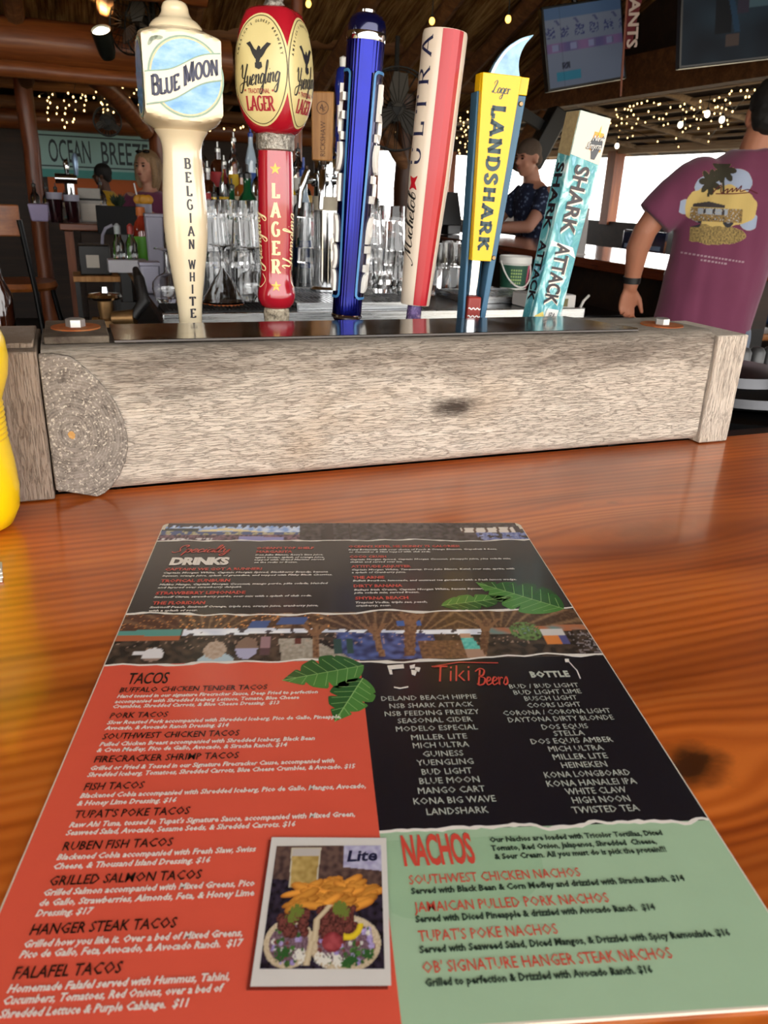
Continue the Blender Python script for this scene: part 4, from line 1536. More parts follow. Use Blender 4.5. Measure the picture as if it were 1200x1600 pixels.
for zf, x0, yb, x1, s in ((Z4, 722, 176, 992, "OCEAN'S TOP SHELF"), (Z4, 721, 193, 890, 'MARGARITA'), (Z4, 292, 276, 748, 'CAPTAIN! WE GOT A RUNNER!'), (Z4, 272, 331, 598, 'TROPICAL SUNBURN'),
        (Z4, 248, 389, 670, 'STRAWBERRY LEMONADE'), (Z4, 234, 436, 480, 'THE FLORIDIAN'), (Z5, 70, 160, 568, "OCEAN'S KETEL ME SKINNY 75 CALORIES!"), (Z5, 75, 206, 240, 'COCO CRUSH'),
        (Z5, 82, 250, 350, 'ATTITUDE ADJUSTER'), (Z5, 90, 300, 232, 'THE ARNIE'), (Z5, 93, 338, 312, 'DIRTY BANANA'), (Z5, 100, 393, 340, 'SMYRNA BEACH')):
    line('R', zf, s, x0, yb, x1, hd_ * (1.1 if yb > 290 else 1), .035, .05)
for zf, x0, yb, x1, s in ((Z4, 716, 206, 1035, "Don Julio Blanco, Rose's lime juice,"), (Z4, 714, 218, 1040, 'agave nectar, splash of orange juice,'), (Z4, 712, 229, 1042, 'topped with Grand Marnier served'), (Z4, 710, 241, 915, 'on the rocks or frozen.'),
        (Z4, 285, 291, 1058, 'Captain Morgan White, Captain Morgan Spiced, Blackberry Brandy, banana'), (Z4, 280, 305, 1078, 'liqueur, orange juice, splash of grenadine, and topped with Filthy Black Cherries.'),
        (Z4, 265, 346, 1058, 'Malibu Mango, Captain Morgan Coconut, mango purée, piña colada, blended'), (Z4, 258, 360, 652, 'and layered over strawberry daiquiri.'),
        (Z4, 240, 405, 982, 'Smirnoff Citrus, strawberry purée, sour mix with a splash of club soda.'), (Z4, 220, 453, 1012, 'Smirnoff Peach, Smirnoff Orange, triple sec, orange juice, cranberry juice,'), (Z4, 217, 469, 445, 'with a splash of sour.'),
        (Z5, 70, 173, 735, 'Ketel Botanicals with your choice of Peach & Orange Blossom, Grapefruit & Rose,'), (Z5, 72, 183, 438, 'or Cucumber & Mint topped with club soda.'),
        (Z5, 77, 217, 798, 'Captain Morgan Spiced, Captain Morgan Coconut, pineapple juice, pina colada mix,'), (Z5, 77, 228, 312, 'shaken and served over ice.'),
        (Z5, 84, 263, 815, 'Captain Morgan White, Tanqueray, Don Julio Blanco, Ketel, sour mix, sprite, with'), (Z5, 84, 275, 328, 'a splash of Cranberry juice.'),
        (Z5, 90, 312, 825, 'Bulleit Bourbon, lemonade, and unsweet tea garnished with a fresh lemon wedge.'), (Z5, 95, 353, 675, 'Baileys Irish Cream, Captain Morgan White, banana liqueur,'), (Z5, 95, 366, 388, 'piña colada mix, served frozen.'),
        (Z5, 102, 410, 424, 'Tropical Vodka, triple sec, peach,'), (Z5, 103, 424, 260, 'cranberry, sour.')):
    line('W', zf, s, x0, yb, x1, bd_, .030, .22)
for x0, yb, x1, s in ((360, 122, 807, 'BUFFALO CHICKEN TENDER TACOS'), (331, 200, 505, 'PORK TACOS'), (308, 264, 722, 'SOUTHWEST CHICKEN TACOS'), (283, 334, 720, 'FIRECRACKER SHRIMP TACOS'), (252, 418, 432, 'FISH TACOS'), (223, 503, 570, "TUPAT'S POKE TACOS"), (187, 600, 518, 'RUBEN FISH TACOS')):
    line('K', Z6, s, x0, yb, x1, .0046, .012, .08)
for x0, yb, x1, s in ((146, 184, 605, 'GRILLED SALMON TACOS'), (88, 334, 528, 'HANGER STEAK TACOS'), (37, 467, 361, 'FALAFEL TACOS')):
    line('K', Z7, s, x0, yb, x1, .0046, .012, .08)
for x0, yb, x1, s in ((353, 138, 962, 'Hand tossed in our signature Firecracker Sauce, Deep Fried to perfection'), (346, 154, 905, 'accompanied with Shredded Iceberg Lettuce, Tomato, Blue Cheese'), (340, 169, 845, 'Crumbles, Shredded Carrots, & Blue Cheese Dressing.  $13'),
        (323, 218, 1033, 'Slow Roasted Pork accompanied with Shredded Iceberg, Pico de Gallo, Pineapple,'), (316, 235, 690, 'Avocado, & Avocado Ranch Dressing. $14'), (300, 284, 953, 'Pulled Chicken Breast accompanied with Shredded Iceberg, Black Bean'), (291, 302, 868, '& Cron Medley, Pico de Gallo, Avocado, & Siracha Ranch. $14'),
        (272, 357, 1013, 'Grilled or Fried & Tossed in our Signature Firecracker Cause, accompanied with'), (263, 377, 1078, 'Shredded Iceberg, Tomatoes, Shredded Carrots, Blue Cheese Crumbles, & Avocado. $15'),
        (241, 441, 1110, 'Blackened Cobia accompanied with Shredded Iceberg, Pico de Gallo, Mangos, Avocado,'), (231, 464, 530, '& Honey Lime Dressing. $16'), (208, 530, 1077, "Raw Ahi Tuna, tossed in Tupat's Signature Sauce, accompanied with Mixed Green,"), (198, 554, 893, 'Seaweed Salad, Avocado, Sesame Seeds, & Shredded Carrots. $16')):
    line('W', Z6, s, x0, yb, x1, .0029, .030, .22)
for x0, yb, x1, s in ((170, 106, 772, 'Blackened Cobia accompanied with Fresh Slaw, Swiss'), (160, 134, 632, 'Cheese, & Thousand Island Dressing. $16'), (130, 214, 768, 'Grilled Salmon accompanied with Mixed Greens, Pico'), (117, 245, 767, 'de Gallo, Strawberries, Almonds, Feta, & Honey Lime'), (106, 277, 278, 'Dressing. $17'),
        (70, 371, 730, 'Grilled how you like it. Over a bed of Mixed Greens,'), (57, 403, 733, 'Pico de Gallo, Feta, Avocado, & Avocado Ranch.  $17'), (20, 508, 690, 'Homemade Falafel served with Hummus, Tahini,'), (7, 544, 673, 'Cucumbers, Tomatoes, Red Onions, over a bed of'), (-5, 585, 565, 'Shredded Lettuce & Purple Cabbage.  $11')):
    line('W', Z7, s, x0, yb, x1, .0029, .030, .22)
for x0, x1, yb, s in ((68, 350, 161, 'DELAND BEACH HIPPIE'), (92, 340, 183, 'NSB SHARK ATTACK'), (78, 358, 206, 'NSB FEEDING FRENZY'), (116, 337, 227, 'SEASONAL CIDER'), (111, 353, 251, 'MODELO ESPECIAL'), (156, 321, 276, 'MILLER LITE'), (161, 327, 300, 'MICH ULTRA'), (190, 310, 325, 'GUINESS'), (172, 340, 351, 'YUENGLING'),
        (187, 336, 378, 'BUD LIGHT'), (180, 358, 405, 'BLUE MOON'), (176, 375, 434, 'MANGO CART'), (163, 407, 465, 'KONA BIG WAVE'), (201, 385, 496, 'LANDSHARK'), (444, 650, 125, 'BUD / BUD LIGHT'), (457, 657, 143, 'BUD LIGHT LIME'), (489, 645, 161, 'BUSCH LIGHT'), (497, 656, 181, 'COORS LIGHT'),
        (426, 746, 204, 'CORONA / CORONA LIGHT'), (441, 755, 224, 'DAYTONA DIRTY BLONDE'), (540, 677, 245, 'DOS EQUIS'), (575, 666, 264, 'STELLA'), (508, 752, 288, 'DOS EQUIS AMBER'), (560, 723, 310, 'MICH ULTRA'), (573, 735, 334, 'MILLER LITE'), (598, 733, 358, 'HEINEKEN'), (548, 804, 387, 'KONA LONGBOARD'),
        (555, 823, 413, 'KONA HANALEI IPA'), (610, 792, 436, 'WHITE CLAW'), (630, 802, 462, 'HIGH NOON'), (630, 830, 491, 'TWISTED TEA')):
    line('G', Z8, s, x0, yb, x1, .0040, 0, 0)
line('G', Z8, 'BOTTLE', 507, 92, 622, .0056, .05, 0, 1.15)
for x0, yb, x1, s in ((386, 576, 905, 'Our Nachos are loaded with Tricolor Tortillas, Diced'), (391, 601, 887, 'Tomato, Red Onion, Jalapenos, Shredded  Cheese,'), (400, 626, 917, '& Sour Cream. All you must do is pick the protein!!!'), (155, 728, 980, 'Served with Black Bean & Corn Medley and drizzled with Siracha Ranch. $14'),
        (168, 811, 890, 'Served with Diced Pineapple & drizzled with Avocado Ranch.  $14'), (180, 901, 1122, 'Served with Seaweed Salad, Diced Mangos, & Drizzled with Spicy Remoulade. $16'), (196, 999, 883, 'Grilled to perfection & Drizzled with Avocado Ranch. $16')):
    line('D', Z8, s, x0, yb, x1, .0029, .034, .06)
for x0, yb, x1, s in ((150, 700, 663, 'SOUTHWEST CHICKEN NACHOS'), (165, 781, 750, 'JAMAICAN PULLED PORK NACHOS'), (178, 867, 595, "TUPAT'S POKE NACHOS"), (190, 960, 945, "OB' SIGNATURE HANGER STEAK NACHOS")):
    line('R', Z8, s, x0, yb, x1, .0046, .004, 0)
line('W', Z4, 'DRINKS', 312, 249, 590, .0112, .06, .06, .95, 3)
line('K', Z6, 'TACOS', 383, 96, 505, .0105, .012, .08, .95, 3)
line('N', Z8, 'NACHOS', 135, 643, 348, .0155, .03, .0, .95, 3)
ax, ay = mxy(*Z4(330, 192))
script_text(INK['S'][0], 'Specialty'.replace('S', 'S'), lambda x, y: zed(7)(ax + x, ay + y), .0125, .92, .10, .07, .35)
bx, by = mxy(*Z8(248, 105))
put_text(INK['T'][0], 'Tiki', lambda x, y: zed(7)(bx - .003 + x, by + y), .0200, .0165, 'L', -.012, .3, 3)
script_text(INK['T'][0], 'Beers', lambda x, y: zed(7)(bx + .0170 + x, by - .004 + y), .0160, .57, .10, .06, .3)
vs, fs = ribbon([(bx - .004, by + .0145), (bx + .012, by + .0182), (bx + .034, by + .0168)], lambda a, p: .0009)
INK['T'][0].add([zed(7)(x, y) for x, y in vs], fs)
# little drawings: stout glass, hops, bottle
def icon(*polys):
    for p in polys:
        fan(INK['W'][0], [mxy(*Z8(x, y)) for x, y in p], zed(7))
icon([(84, 58), (132, 54), (134, 66), (88, 70)], [(88, 70), (98, 70), (100, 84), (92, 84)], [(104, 119), (122, 123), (146, 118), (146, 122), (122, 127), (104, 123)])
icon([(150, 58), (166, 54), (164, 66), (152, 68)], [(166, 62), (182, 64), (178, 76), (166, 74)], [(154, 70), (172, 72), (166, 88), (156, 84)])
icon([(604, 38), (616, 38), (618, 48), (606, 48)])
vs, fs = ribbon([mxy(*Z8(x, y)) for x, y in ((616, 46), (632, 64), (640, 72), (650, 96))], lambda a, p: .0007)
INK['W'][0].add([zed(7)(x, y) for x, y in vs], fs)
for k, (m, n, c) in INK.items():
    m.build(n, sheet('ink_' + n, c, .03, .3), menu, smooth=0)

# instant-print photograph of the tacos
def q7(X, Y):
    return mxy(*Z7(X, Y))
o4 = [q7(757, 490), q7(1183, 487), q7(1168, 40), q7(822, 38)]
i4 = [q7(785, 437), q7(1163, 437), q7(1152, 63), q7(837, 65)]
def bil(q, s, t):
    return tuple((q[0][k] * (1 - s) + q[1][k] * s) * (1 - t) + (q[3][k] * (1 - s) + q[2][k] * s) * t for k in (0, 1))
mb = MB()
mb.add([zed(7.5)(x - .0012, y - .0012) for x, y in o4], [(0, 1, 2, 3)])
mb.build('snapshot_shadow_print', sheet('maroon_shadow_ink', '#7a2a20'), menu, smooth=0)
mb = MB()
mb.add([zed(8.5)(x, y) for x, y in o4], [(0, 1, 2, 3)])
snap = mb.build('snapshot_border', sheet('snapshot_white', '#d8d2cc'), menu, smooth=0)
fr_ = random.Random(5)
fries = [(fr_.uniform(.24, .95), fr_.uniform(.46, .72), fr_.uniform(.10, .17), fr_.uniform(-.45, .55), fr_.uniform(.65, 1.15), fr_.uniform(.026, .038)) for _ in range(70)]
fries = sorted([f for f in fries if f[1] < .74 - abs(f[0] - .60) * .42], key=lambda f: -f[1])
SH = ((.21, .185, .205, .185), (.68, .185, .295, .210))
bits = [(fr_.uniform(.02, .98), fr_.uniform(.02, .40), fr_.uniform(.010, .026), fr_.choice([(.32, .24, .50), (.42, .33, .60), (.07, .17, .035), (.05, .11, .03), (.66, .62, .56), (.18, .05, .05)])) for _ in range(240)]
meat = [(fr_.uniform(.12, .34), fr_.uniform(.26, .43), fr_.uniform(.025, .05)) for _ in range(34)] + [(fr_.uniform(.44, .76), fr_.uniform(.24, .45), fr_.uniform(.028, .055)) for _ in range(60)]
def taco_photo(s, t):
    n2 = nz(s * 22, t * 22, 6)
    n4 = nz(s * 60, t * 60, 3)
    c = mixc((.010, .008, .013), (.035, .025, .045), .5 + n2)
    if t > .70 - s * .10:
        c = mixc((.05, .028, .028), (.13, .075, .06), .5 + n2 + (t - .7))
    if .64 < s and t > .80 - (s - .64) * .10:
        c = mixc((.36, .33, .50), (.50, .48, .62), .5 + n2)
    w = .125 + .05 * (t - .62)
    if abs(s - .285) < w and .62 < t < .985:
        c = mixc((.30, .19, .05), (.55, .38, .13), .5 + n2 * .6 + (.30 - s) * 1.5)
        if t > .90:
            c = (.50, .45, .42)
        if t > .972 or abs(abs(s - .285) - w) < .012:
            c = (.55, .48, .36)
    for fx, fy, fl, fa, fb, fw in fries:
        dx, dy = s - fx, t - fy
        p, q_ = dx * math.cos(fa) + dy * math.sin(fa), -dx * math.sin(fa) + dy * math.cos(fa)
        q = (p / fl) ** 4 + (q_ / fw) ** 2
        if q < 1:
            c = mixc((.85, .36, .055), (.38, .11, .015), q * .8 - q_ / fw * .25 + .1)
            c = tuple(v * fb for v in c)
    for k, (cx, cy, rx, ry) in enumerate(SH):
        q = ((s - cx) / rx) ** 2 + ((t - cy) / ry) ** 2
        if q < 1:
            c = mixc((.50, .38, .24), (.66, .54, .38), .5 + n4 + (t - cy) * 1.5)          # tortilla
            if q < .62 and t > .05:
                c = mixc((.10, .05, .06), (.24, .15, .2), .5 + n4)
    for bx_, by_, br, bc in bits:
        q = min(((bx_ - cx) / rx) ** 2 + ((by_ - cy) / ry) ** 2 for cx, cy, rx, ry in SH)
        if q < .66 and (s - bx_) ** 2 + (t - by_) ** 2 < br * br:
            c = tuple(v * (1 + .5 * n4) for v in bc)
    for mx_, my_, mr in meat:
        q = ((s - mx_) ** 2 + (t - my_) ** 2) / (mr * mr)
        if q < 1:
            c = mixc((.20, .055, .045), (.05, .018, .015), q + n4)
    if ((s - .57) / .085) ** 2 + ((t - .19) / .075) ** 2 < 1:
        c = mixc((.40, .07, .08), (.20, .025, .03), ((s - .57) / .085) ** 2 + ((t - .19) / .075) ** 2 + n2)
    for gx_, gy_, gr in ((.25, .43, .0030), (.62, .455, .0035), (.22, .38, .002), (.66, .42, .002)):
        if (s - gx_) ** 2 + (t - gy_) ** 2 < gr + n4 * .004:
            c = (.15, .19, .035)
    for gx_, gy_ in ((.19, .115), (.15, .09), (.69, .045), (.87, .10), (.74, .06)):
        if (s - gx_) ** 2 + ((t - gy_) * 1.2) ** 2 < .0020 + n4 * .004:
            c = (.03, .10, .025)
    for gx_, gy_ in ((.30, .10), (.335, .075), (.47, .075), (.53, .06), (.62, .055)):
        if (s - gx_) ** 2 + (t - gy_) ** 2 < .0016 + n4 * .003:
            c = (.74, .70, .62)
    d = abs(math.hypot(s - .70, t - .33) - .105)
    if d < .024 and t < .33 and s > .66:
        c = mixc((.82, .60, .03), (.60, .42, .02), d / .024)
    # front lip of the right-hand tortilla, folded up between the two
    e = abs((s - .435) - (.46 - t) ** 2 * -.25 + (.02 if t < .2 else 0) - max(0, t - .36) * .9)
    if e < .026 and .02 < t < .475:
        c = mixc((.66, .54, .36), (.48, .36, .22), e / .026)
    return tuple(max(0, min(1, v)) for v in c)
picture(150, 150, lambda s, t: zed(9.5)(*bil(i4, s, t)), taco_photo).build('taco_photograph', M_PRINT, snap, smooth=0)
mb = MB()
tx, ty = bil(i4, .82, .855)
put_text(mb, 'Lite', lambda x, y: zed(10.5)(tx + x, ty + y), .0120, .0055, 'C', .03, .2)
mb.build('photo_lettering', M_NAVY, snap, smooth=0)

# ================================================================== things on the bar
# mustard bottle
t = thing('squeeze_bottle', 'yellow plastic squeeze bottle with a ribbed waist on the bar beside the brown post', 'squeeze bottle', onz(-41, 824, BAR + .0003), YAW)
M_MUST = mat('mustard_plastic', '#f2cc08', .28, 0, .03, 12, coat=.3, sss=.0)
prof = [(0, 0), (.022, 0), (.028, .003), (.0335, .013), (.0352, .027), (.0348, .037), (.0338, .049), (.0328, .057)]
for k in range(8):
    z = .059 + k * .0034
    prof += [(.0326, z), (.0316, z + .0017)]
prof += [(.0335, .089), (.0382, .101), (.0400, .112), (.0392, .123), (.0352, .133), (.0265, .141), (.0195, .145)]
MB().lathe([(r, z * 1.13) for r, z in prof], 48).build('body', M_MUST, t, smooth=50)
MB().lathe([(.0205, .162), (.0210, .164), (.0210, .176), (.0120, .180), (.0060, .196), (.0030, .214), (.0, .214)], 32).build('nozzle_cap', M_MUST, t, smooth=40)
# folded napkin at the edge of the picture
t = thing('paper_napkin', 'folded white paper napkin lying on the bar at the edge of the picture', 'napkin', onz(-12, 893, BAR), YAW)
M_PAPER = mat('napkin_paper', '#d9d4cc', .9, 0, .03, 60, bump=.2)
for k in range(4):
    mb = MB()
    a = .12 * k - .2
    c, s = math.cos(a), math.sin(a)
    P = [(-.05, -.024), (.011 - .002 * k, -.017 + .002 * k), (.003, .012), (-.05, .02)]
    q = [(x * c - y * s, x * s + y * c) for x, y in P]
    mb.prism(q, .0003 + .0016 * k, .0012 + .0016 * k).build('ply', M_PAPER, t)

# ================================================================== the hut (everything stands in the bar's own frame)
BARM = Matrix.Translation(Vector((B0.x, B0.y, 0))) @ Matrix.Rotation(YAW, 4, 'Z')
def G(u, v, z):
    return BARM @ Vector((u, v, z))
def inframe(o, loc=(0, 0, 0)):
    o.location = G(*loc)
    o.rotation_euler = (0, 0, YAW)
    return o
def uv(px, py, V):
    """building coordinates (u, z) where the view ray meets the plane v = V"""
    d = ray(px, py)
    t = ((Vector((B0.x, B0.y, 0)) + BV * V - CAM) @ BV) / (d @ BV)
    w = CAM + d * t
    return ((w - B0) @ BU, w.z)
def meet(px, py, P, N):
    d = ray(px, py)
    return CAM + d * (((P - CAM) @ N) / (d @ N))
def thatch_mat():
    t = NT('dry_palm_thatch')
    v = t.coord('Object')
    f = t.noise(t.mapping(v, scale=(26, 1.4, 1.4)), 2.2, 6, .65, .5)
    g = t.noise(t.mapping(v, scale=(7, 1.2, 1)), 1.6, 4)
    h = t.math('ADD', t.math('MULTIPLY', f, .6), t.math('MULTIPLY', g, .4))
    t.set(color=t.ramp(h, [(.34, '#35220f'), (.47, '#86613a'), (.60, '#c49c66'), (.72, '#e0bd88')]), rough=.95, spec=.1)
    t.bump(f, .8, .05)
    return t.m
M_THATCH = thatch_mat()
def slope(u0, u1, va, za, vb, zb, nu, nv, amp, name, material):
    mb = MB()
    for j in range(nv + 1):
        for i in range(nu + 1):
            u = u0 + (u1 - u0) * i / nu
            s = j / nv
            d = amp * (nz(u * 5.5, s * 3, 1) + .7 * nz(u * 13, s * 5, 4))
            mb.v.append((u, va + (vb - va) * s, za + (zb - za) * s + d))
    w = nu + 1
    mb.f += [(j * w + i, j * w + i + 1, (j + 1) * w + i + 1, (j + 1) * w + i) for j in range(nv) for i in range(nu)]
    return struct(inframe(mb.build(name, material, smooth=60)))
slope(-6, 4.0, .8, 3.62, 5.7, 1.93, 260, 30, .05, 'roof', M_THATCH)
slope(-6, 5.3, .8, 3.62, -2.2, 2.60, 120, 10, .05, 'roof', M_THATCH)
M_DARKB = wood('dark_roof_boards', '#1b120c', '#2a1b11', '#3b2718', 'X', .6, .7)
M_LOG = wood('orange_log', '#54290f', '#7c421b', '#9a5f2e', 'X', .8, .5, .15, .35)
M_LOGV = wood('orange_log_upright', '#4a220d', '#73391a', '#93552a', 'Z', .8, .5, .15, .35)
M_LOGD = wood('dark_log', '#4a2d19', '#70492a', '#93663e', 'X', .8, .7)
M_BAT = wood('lean_to_batten', '#8a7258', '#b0977a', '#cbb498', 'Y', .8, .8)
M_PLY = wood('lean_to_ply', '#4a2a14', '#8a6038', '#c09a6a', 'Y', .5, .8)
slope(-6, 3.6, 5.0, 2.30, 8.1, 1.98, 20, 8, .0, 'roof', M_DARKB)
# lean-to roof on the side of the openings
LZ = lambda u: 1.745 + (5.0 - u) * .1536
mb = MB()
for k in range(1):
    mb.add([(3.55, -2.4, LZ(3.55) + .034), (5.35, -2.4, LZ(5.35) + .034), (5.35, 8.4, LZ(5.35) + .034), (3.55, 8.4, LZ(3.55) + .034)], [(0, 1, 2, 3)])
t_ = NT('lean_to_underside')
_n = t_.noise(t_.mapping(t_.coord(), scale=(1.6, .9, 1)), 1.3, 2)
t_.set(color=t_.ramp(_n, [(.57, '#2a170c'), (.60, '#b89468')]), rough=.85)
struct(inframe(mb.build('roof', t_.m, smooth=0)))
_lp = MB().box((3.6, 3.0, 2.9), (.05, 11.2, 1.5))
struct(inframe(_lp.build('wall_gable', M_DARKB, smooth=0)))
for k in range(8):                            # battens under the lean-to
    u = 3.74 + k * .172
    mb = MB().box((u, 3.0, LZ(u) + .022), (.055, 10.8, .016))
    o = struct(inframe(mb.build('roof_batten', M_BAT, smooth=0)))
for k in range(8):
    v = 1.2 + k * .95
    mb = MB().tube([(3.6, v, LZ(3.6) + .03), (5.2, v, LZ(5.2) + .03)], .035, 6)
    struct(inframe(mb.build('roof_rafter', M_BAT, smooth=40)))
mb = MB().box((3.57, 3.0, 2.06), (.10, 11.0, .24))
struct(inframe(mb.build('beam_side', M_LOGD, smooth=0)))
# walls
M_ORW = mat('orange_wall_paint', '#b5561d', .7, 0, .08, 3)
M_TEAL = mat('teal_board_paint', '#5f9a97', .6, 0, .08, 5)
M_TEALL = mat('pale_teal_paint', '#8fb3ae', .6, 0, .10, 4)
struct(inframe(MB().box((1.53, 8.1, 1.18), (3.34, .08, .44)).build('wall_back', M_ORW, smooth=0)))
struct(inframe(MB().box((-1.4, 8.1, .48), (9.2, .08, .96)).build('wall_back', M_DARKB, smooth=0)))
struct(inframe(MB().box((-3.07, 8.1, 1.18), (5.86, .08, .44)).build('wall_back', M_DARKB, smooth=0)))
struct(inframe(MB().box((-1.4, 8.1, 2.2), (9.2, .08, 1.60)).build('wall_back', M_DARKB, smooth=0)))
struct(inframe(MB().box((4.05, 8.1, .52), (1.9, .08, 1.04)).build('wall_back', M_DARKB, smooth=0)))
struct(inframe(MB().box((4.05, 8.1, 2.3), (1.9, .08, 1.16)).build('wall_back', M_DARKB, smooth=0)))
struct(inframe(MB().box((-5.6, 3.0, 1.5), (.1, 10.4, 3.0)).build('wall_left', M_DARKB, smooth=0)))
struct(inframe(MB().box((5.0, 3.0, .56), (.08, 10.6, 1.12)).build('wall_right', M_DARKB, smooth=0)))
struct(inframe(MB().box((5.0, 3.0, 1.77), (.10, 10.6, .09)).build('beam_eave', M_BAT, smooth=0)))
M_FRAME = wood('red_brown_window_post', '#6b3216', '#8f4a22', '#a8622f', 'Z', 1.2, .5)
def vu(px, py, U):
    d = ray(px, py)
    w = CAM + d * ((U + (Vector((B0.x, B0.y, 0)) - CAM) @ BU) / (d @ BU))
    return (w - B0) @ BV
for v in (-1.5, .2, 1.7, vu(957, 290, 4.99), vu(827, 290, 4.99), vu(757, 290, 4.99)):
    struct(inframe(MB().box((4.99, v, 1.42), (.11, .13, .66)).build('window_post', M_FRAME, smooth=0)))
for u in (3.18, 3.62, 4.1, 4.55):
    struct(inframe(MB().box((u, 8.08, 1.40), (.07, .09, .70)).build('window_post', M_FRAME, smooth=0)))

def log(name, u0, u1, v, z0, z1, r, material, wob=.012, seed=0, kind='structure'):
    pts = [(u0 + (u1 - u0) * k / 14, v + nz(k * .6, seed) * wob, z0 + (z1 - z0) * k / 14 + nz(k * .5, seed + 4) * wob) for k in range(15)]
    o = inframe(MB().tube(pts, [r * (1 + .12 * nz(k * .7, seed + 8)) for k in range(15)], 14).build(name, material, smooth=60))
    return struct(o)
log('beam', -3.5, 1.05, 4.95, 2.02, 2.02, .125, M_LOG, .01, 1)
log('beam', -3.5, .75, 4.88, 1.865, 1.865, .045, M_LOG, .01, 2)
log('beam', -1.2, .80, 4.2, 2.20, 2.215, .055, M_LOG, .01, 3)
log('beam', .7, 3.4, 5.0, 2.19, 2.27, .075, M_LOGD, .015, 4)
log('beam', .9, 3.4, 5.35, 2.03, 2.08, .07, M_LOGD, .015, 5)
log('beam', -3.0, 3.2, 6.6, 1.955, 1.955, .04, M_LOGD, .01, 6)
log('beam', -3.0, 3.2, 7.3, 1.88, 1.88, .05, M_LOGD, .01, 7)
log('beam', -3.0, 3.2, 7.92, 1.80, 1.80, .095, M_LOG, .01, 8)
for k, u in enumerate((-1.4, -.75, -.1, .3, .75, 1.4, 2.0, 2.7)):
    pts = [(u, 5.1, 2.16), (u + .1, 8.0, 1.93)]
    struct(inframe(MB().tube(pts, .035, 8).build('roof_rafter', M_BAT, smooth=40)))
for k in range(12):
    u = -1.6 + .48 * k
    pts = [(u, 1.2, 3.40), (u, 5.6, 1.88)]
    struct(inframe(MB().tube(pts, .05, 8).build('roof_rafter', M_LOGD, smooth=40)))
# uprights and braces
def pole(name, u, v, z0, z1, r, material, seed=0, du=0.0):
    pts = [(u + du * k / 12 + nz(k * .5, seed) * .012, v + nz(k * .5, seed + 3) * .012, z0 + (z1 - z0) * k / 12) for k in range(13)]
    return struct(inframe(MB().tube(pts, [r * (1 + .12 * nz(k * .6, seed + 8)) for k in range(13)], 14).build(name, material, smooth=60)))
pole('pillar', uv(249, 215, 6.1)[0], 6.1, 0, 2.1, .085, M_LOGV, 2)
pole('pillar', uv(632, 280, 5.6)[0], 5.6, 0, 2.0, .085, wood('dark_post', '#2c170c', '#47260f', '#63391c', 'Z', .8, .5, .1), 3)
pole('pillar', uv(49, 240, 6.2)[0], 6.2, 0, 2.0, .06, M_LOGV, 5)
pole('pillar', uv(750, 300, 7.2)[0], 7.2, 0, 1.9, .06, M_LOGD, 6)
pole('pillar', uv(464, 300, 3.6)[0], 3.6, 0, 2.4, .028, M_LOGV, 9)
def brace(p, q, V, r, seed, material, bow=.04, V2=None):
    a, b = uv(*p, V), uv(*q, V2 or V)
    V2 = V2 or V
    pts = []
    for k in range(13):
        s = k / 12
        pts.append((a[0] + (b[0] - a[0]) * s, V + (V2 - V) * s, a[1] + (b[1] - a[1]) * s + bow * math.sin(PI * s)))
    return struct(inframe(MB().tube(pts, [r * (.55 + .45 * min(1, k / 3)) * (1 + .1 * nz(k * .6, seed)) for k in range(13)], 12).build('beam_brace', material, smooth=60)))
brace((104, 92), (228, 205), 4.93, .062, 3, M_LOG, .05, 6.0)
brace((600, 205), (634, 262), 5.5, .05, 5, M_LOGD, .0, 5.56)
brace((672, 190), (640, 250), 5.5, .06, 6, M_LOGD, .0, 5.56)
brace((852, 178), (806, 262), 5.3, .095, 7, M_LOGD, .0)

# sign
sa, sb = uv(40, 203, 8.0), uv(262, 268, 8.0)
t = thing('wall_sign', 'long pale teal board sign reading OCEAN BREEZE above the orange wall', 'sign', G(.45, 8.02, 1.385), YAW)
MB().box((0, 0, .16), (1.46, .03, .33)).build('board', M_TEALL, t)
mb = MB()
mb.box((0, -.017, .29), (1.46, .006, .012)).box((0, -.017, .028), (1.46, .006, .012))
mb.build('dark_line', mat('sign_ink', '#15262b', .6), t, smooth=0)
MB().box((0, -.004, -.035), (1.46, .03, .07)).build('lower_strip', mat('teal_strip_paint', '#3f8f88', .6), t)
mb = MB()
x0 = uv(75, 230, 8.0)[0] - .45
for i, (s, xa, xb) in enumerate((('OCEAN', 77, 142), ('BREEZE', 159, 232))):
    a, b = uv(xa, 245, 8.0)[0] - .45, uv(xb, 245, 8.0)[0] - .45
    put_text(mb, s, lambda x, y: (a + x, -.0175, .064 + y), b - a, .205, 'L', .006, 0, 3)
mb.build('lettering', mat('sign_ink', '#15262b', .6), t, smooth=0)

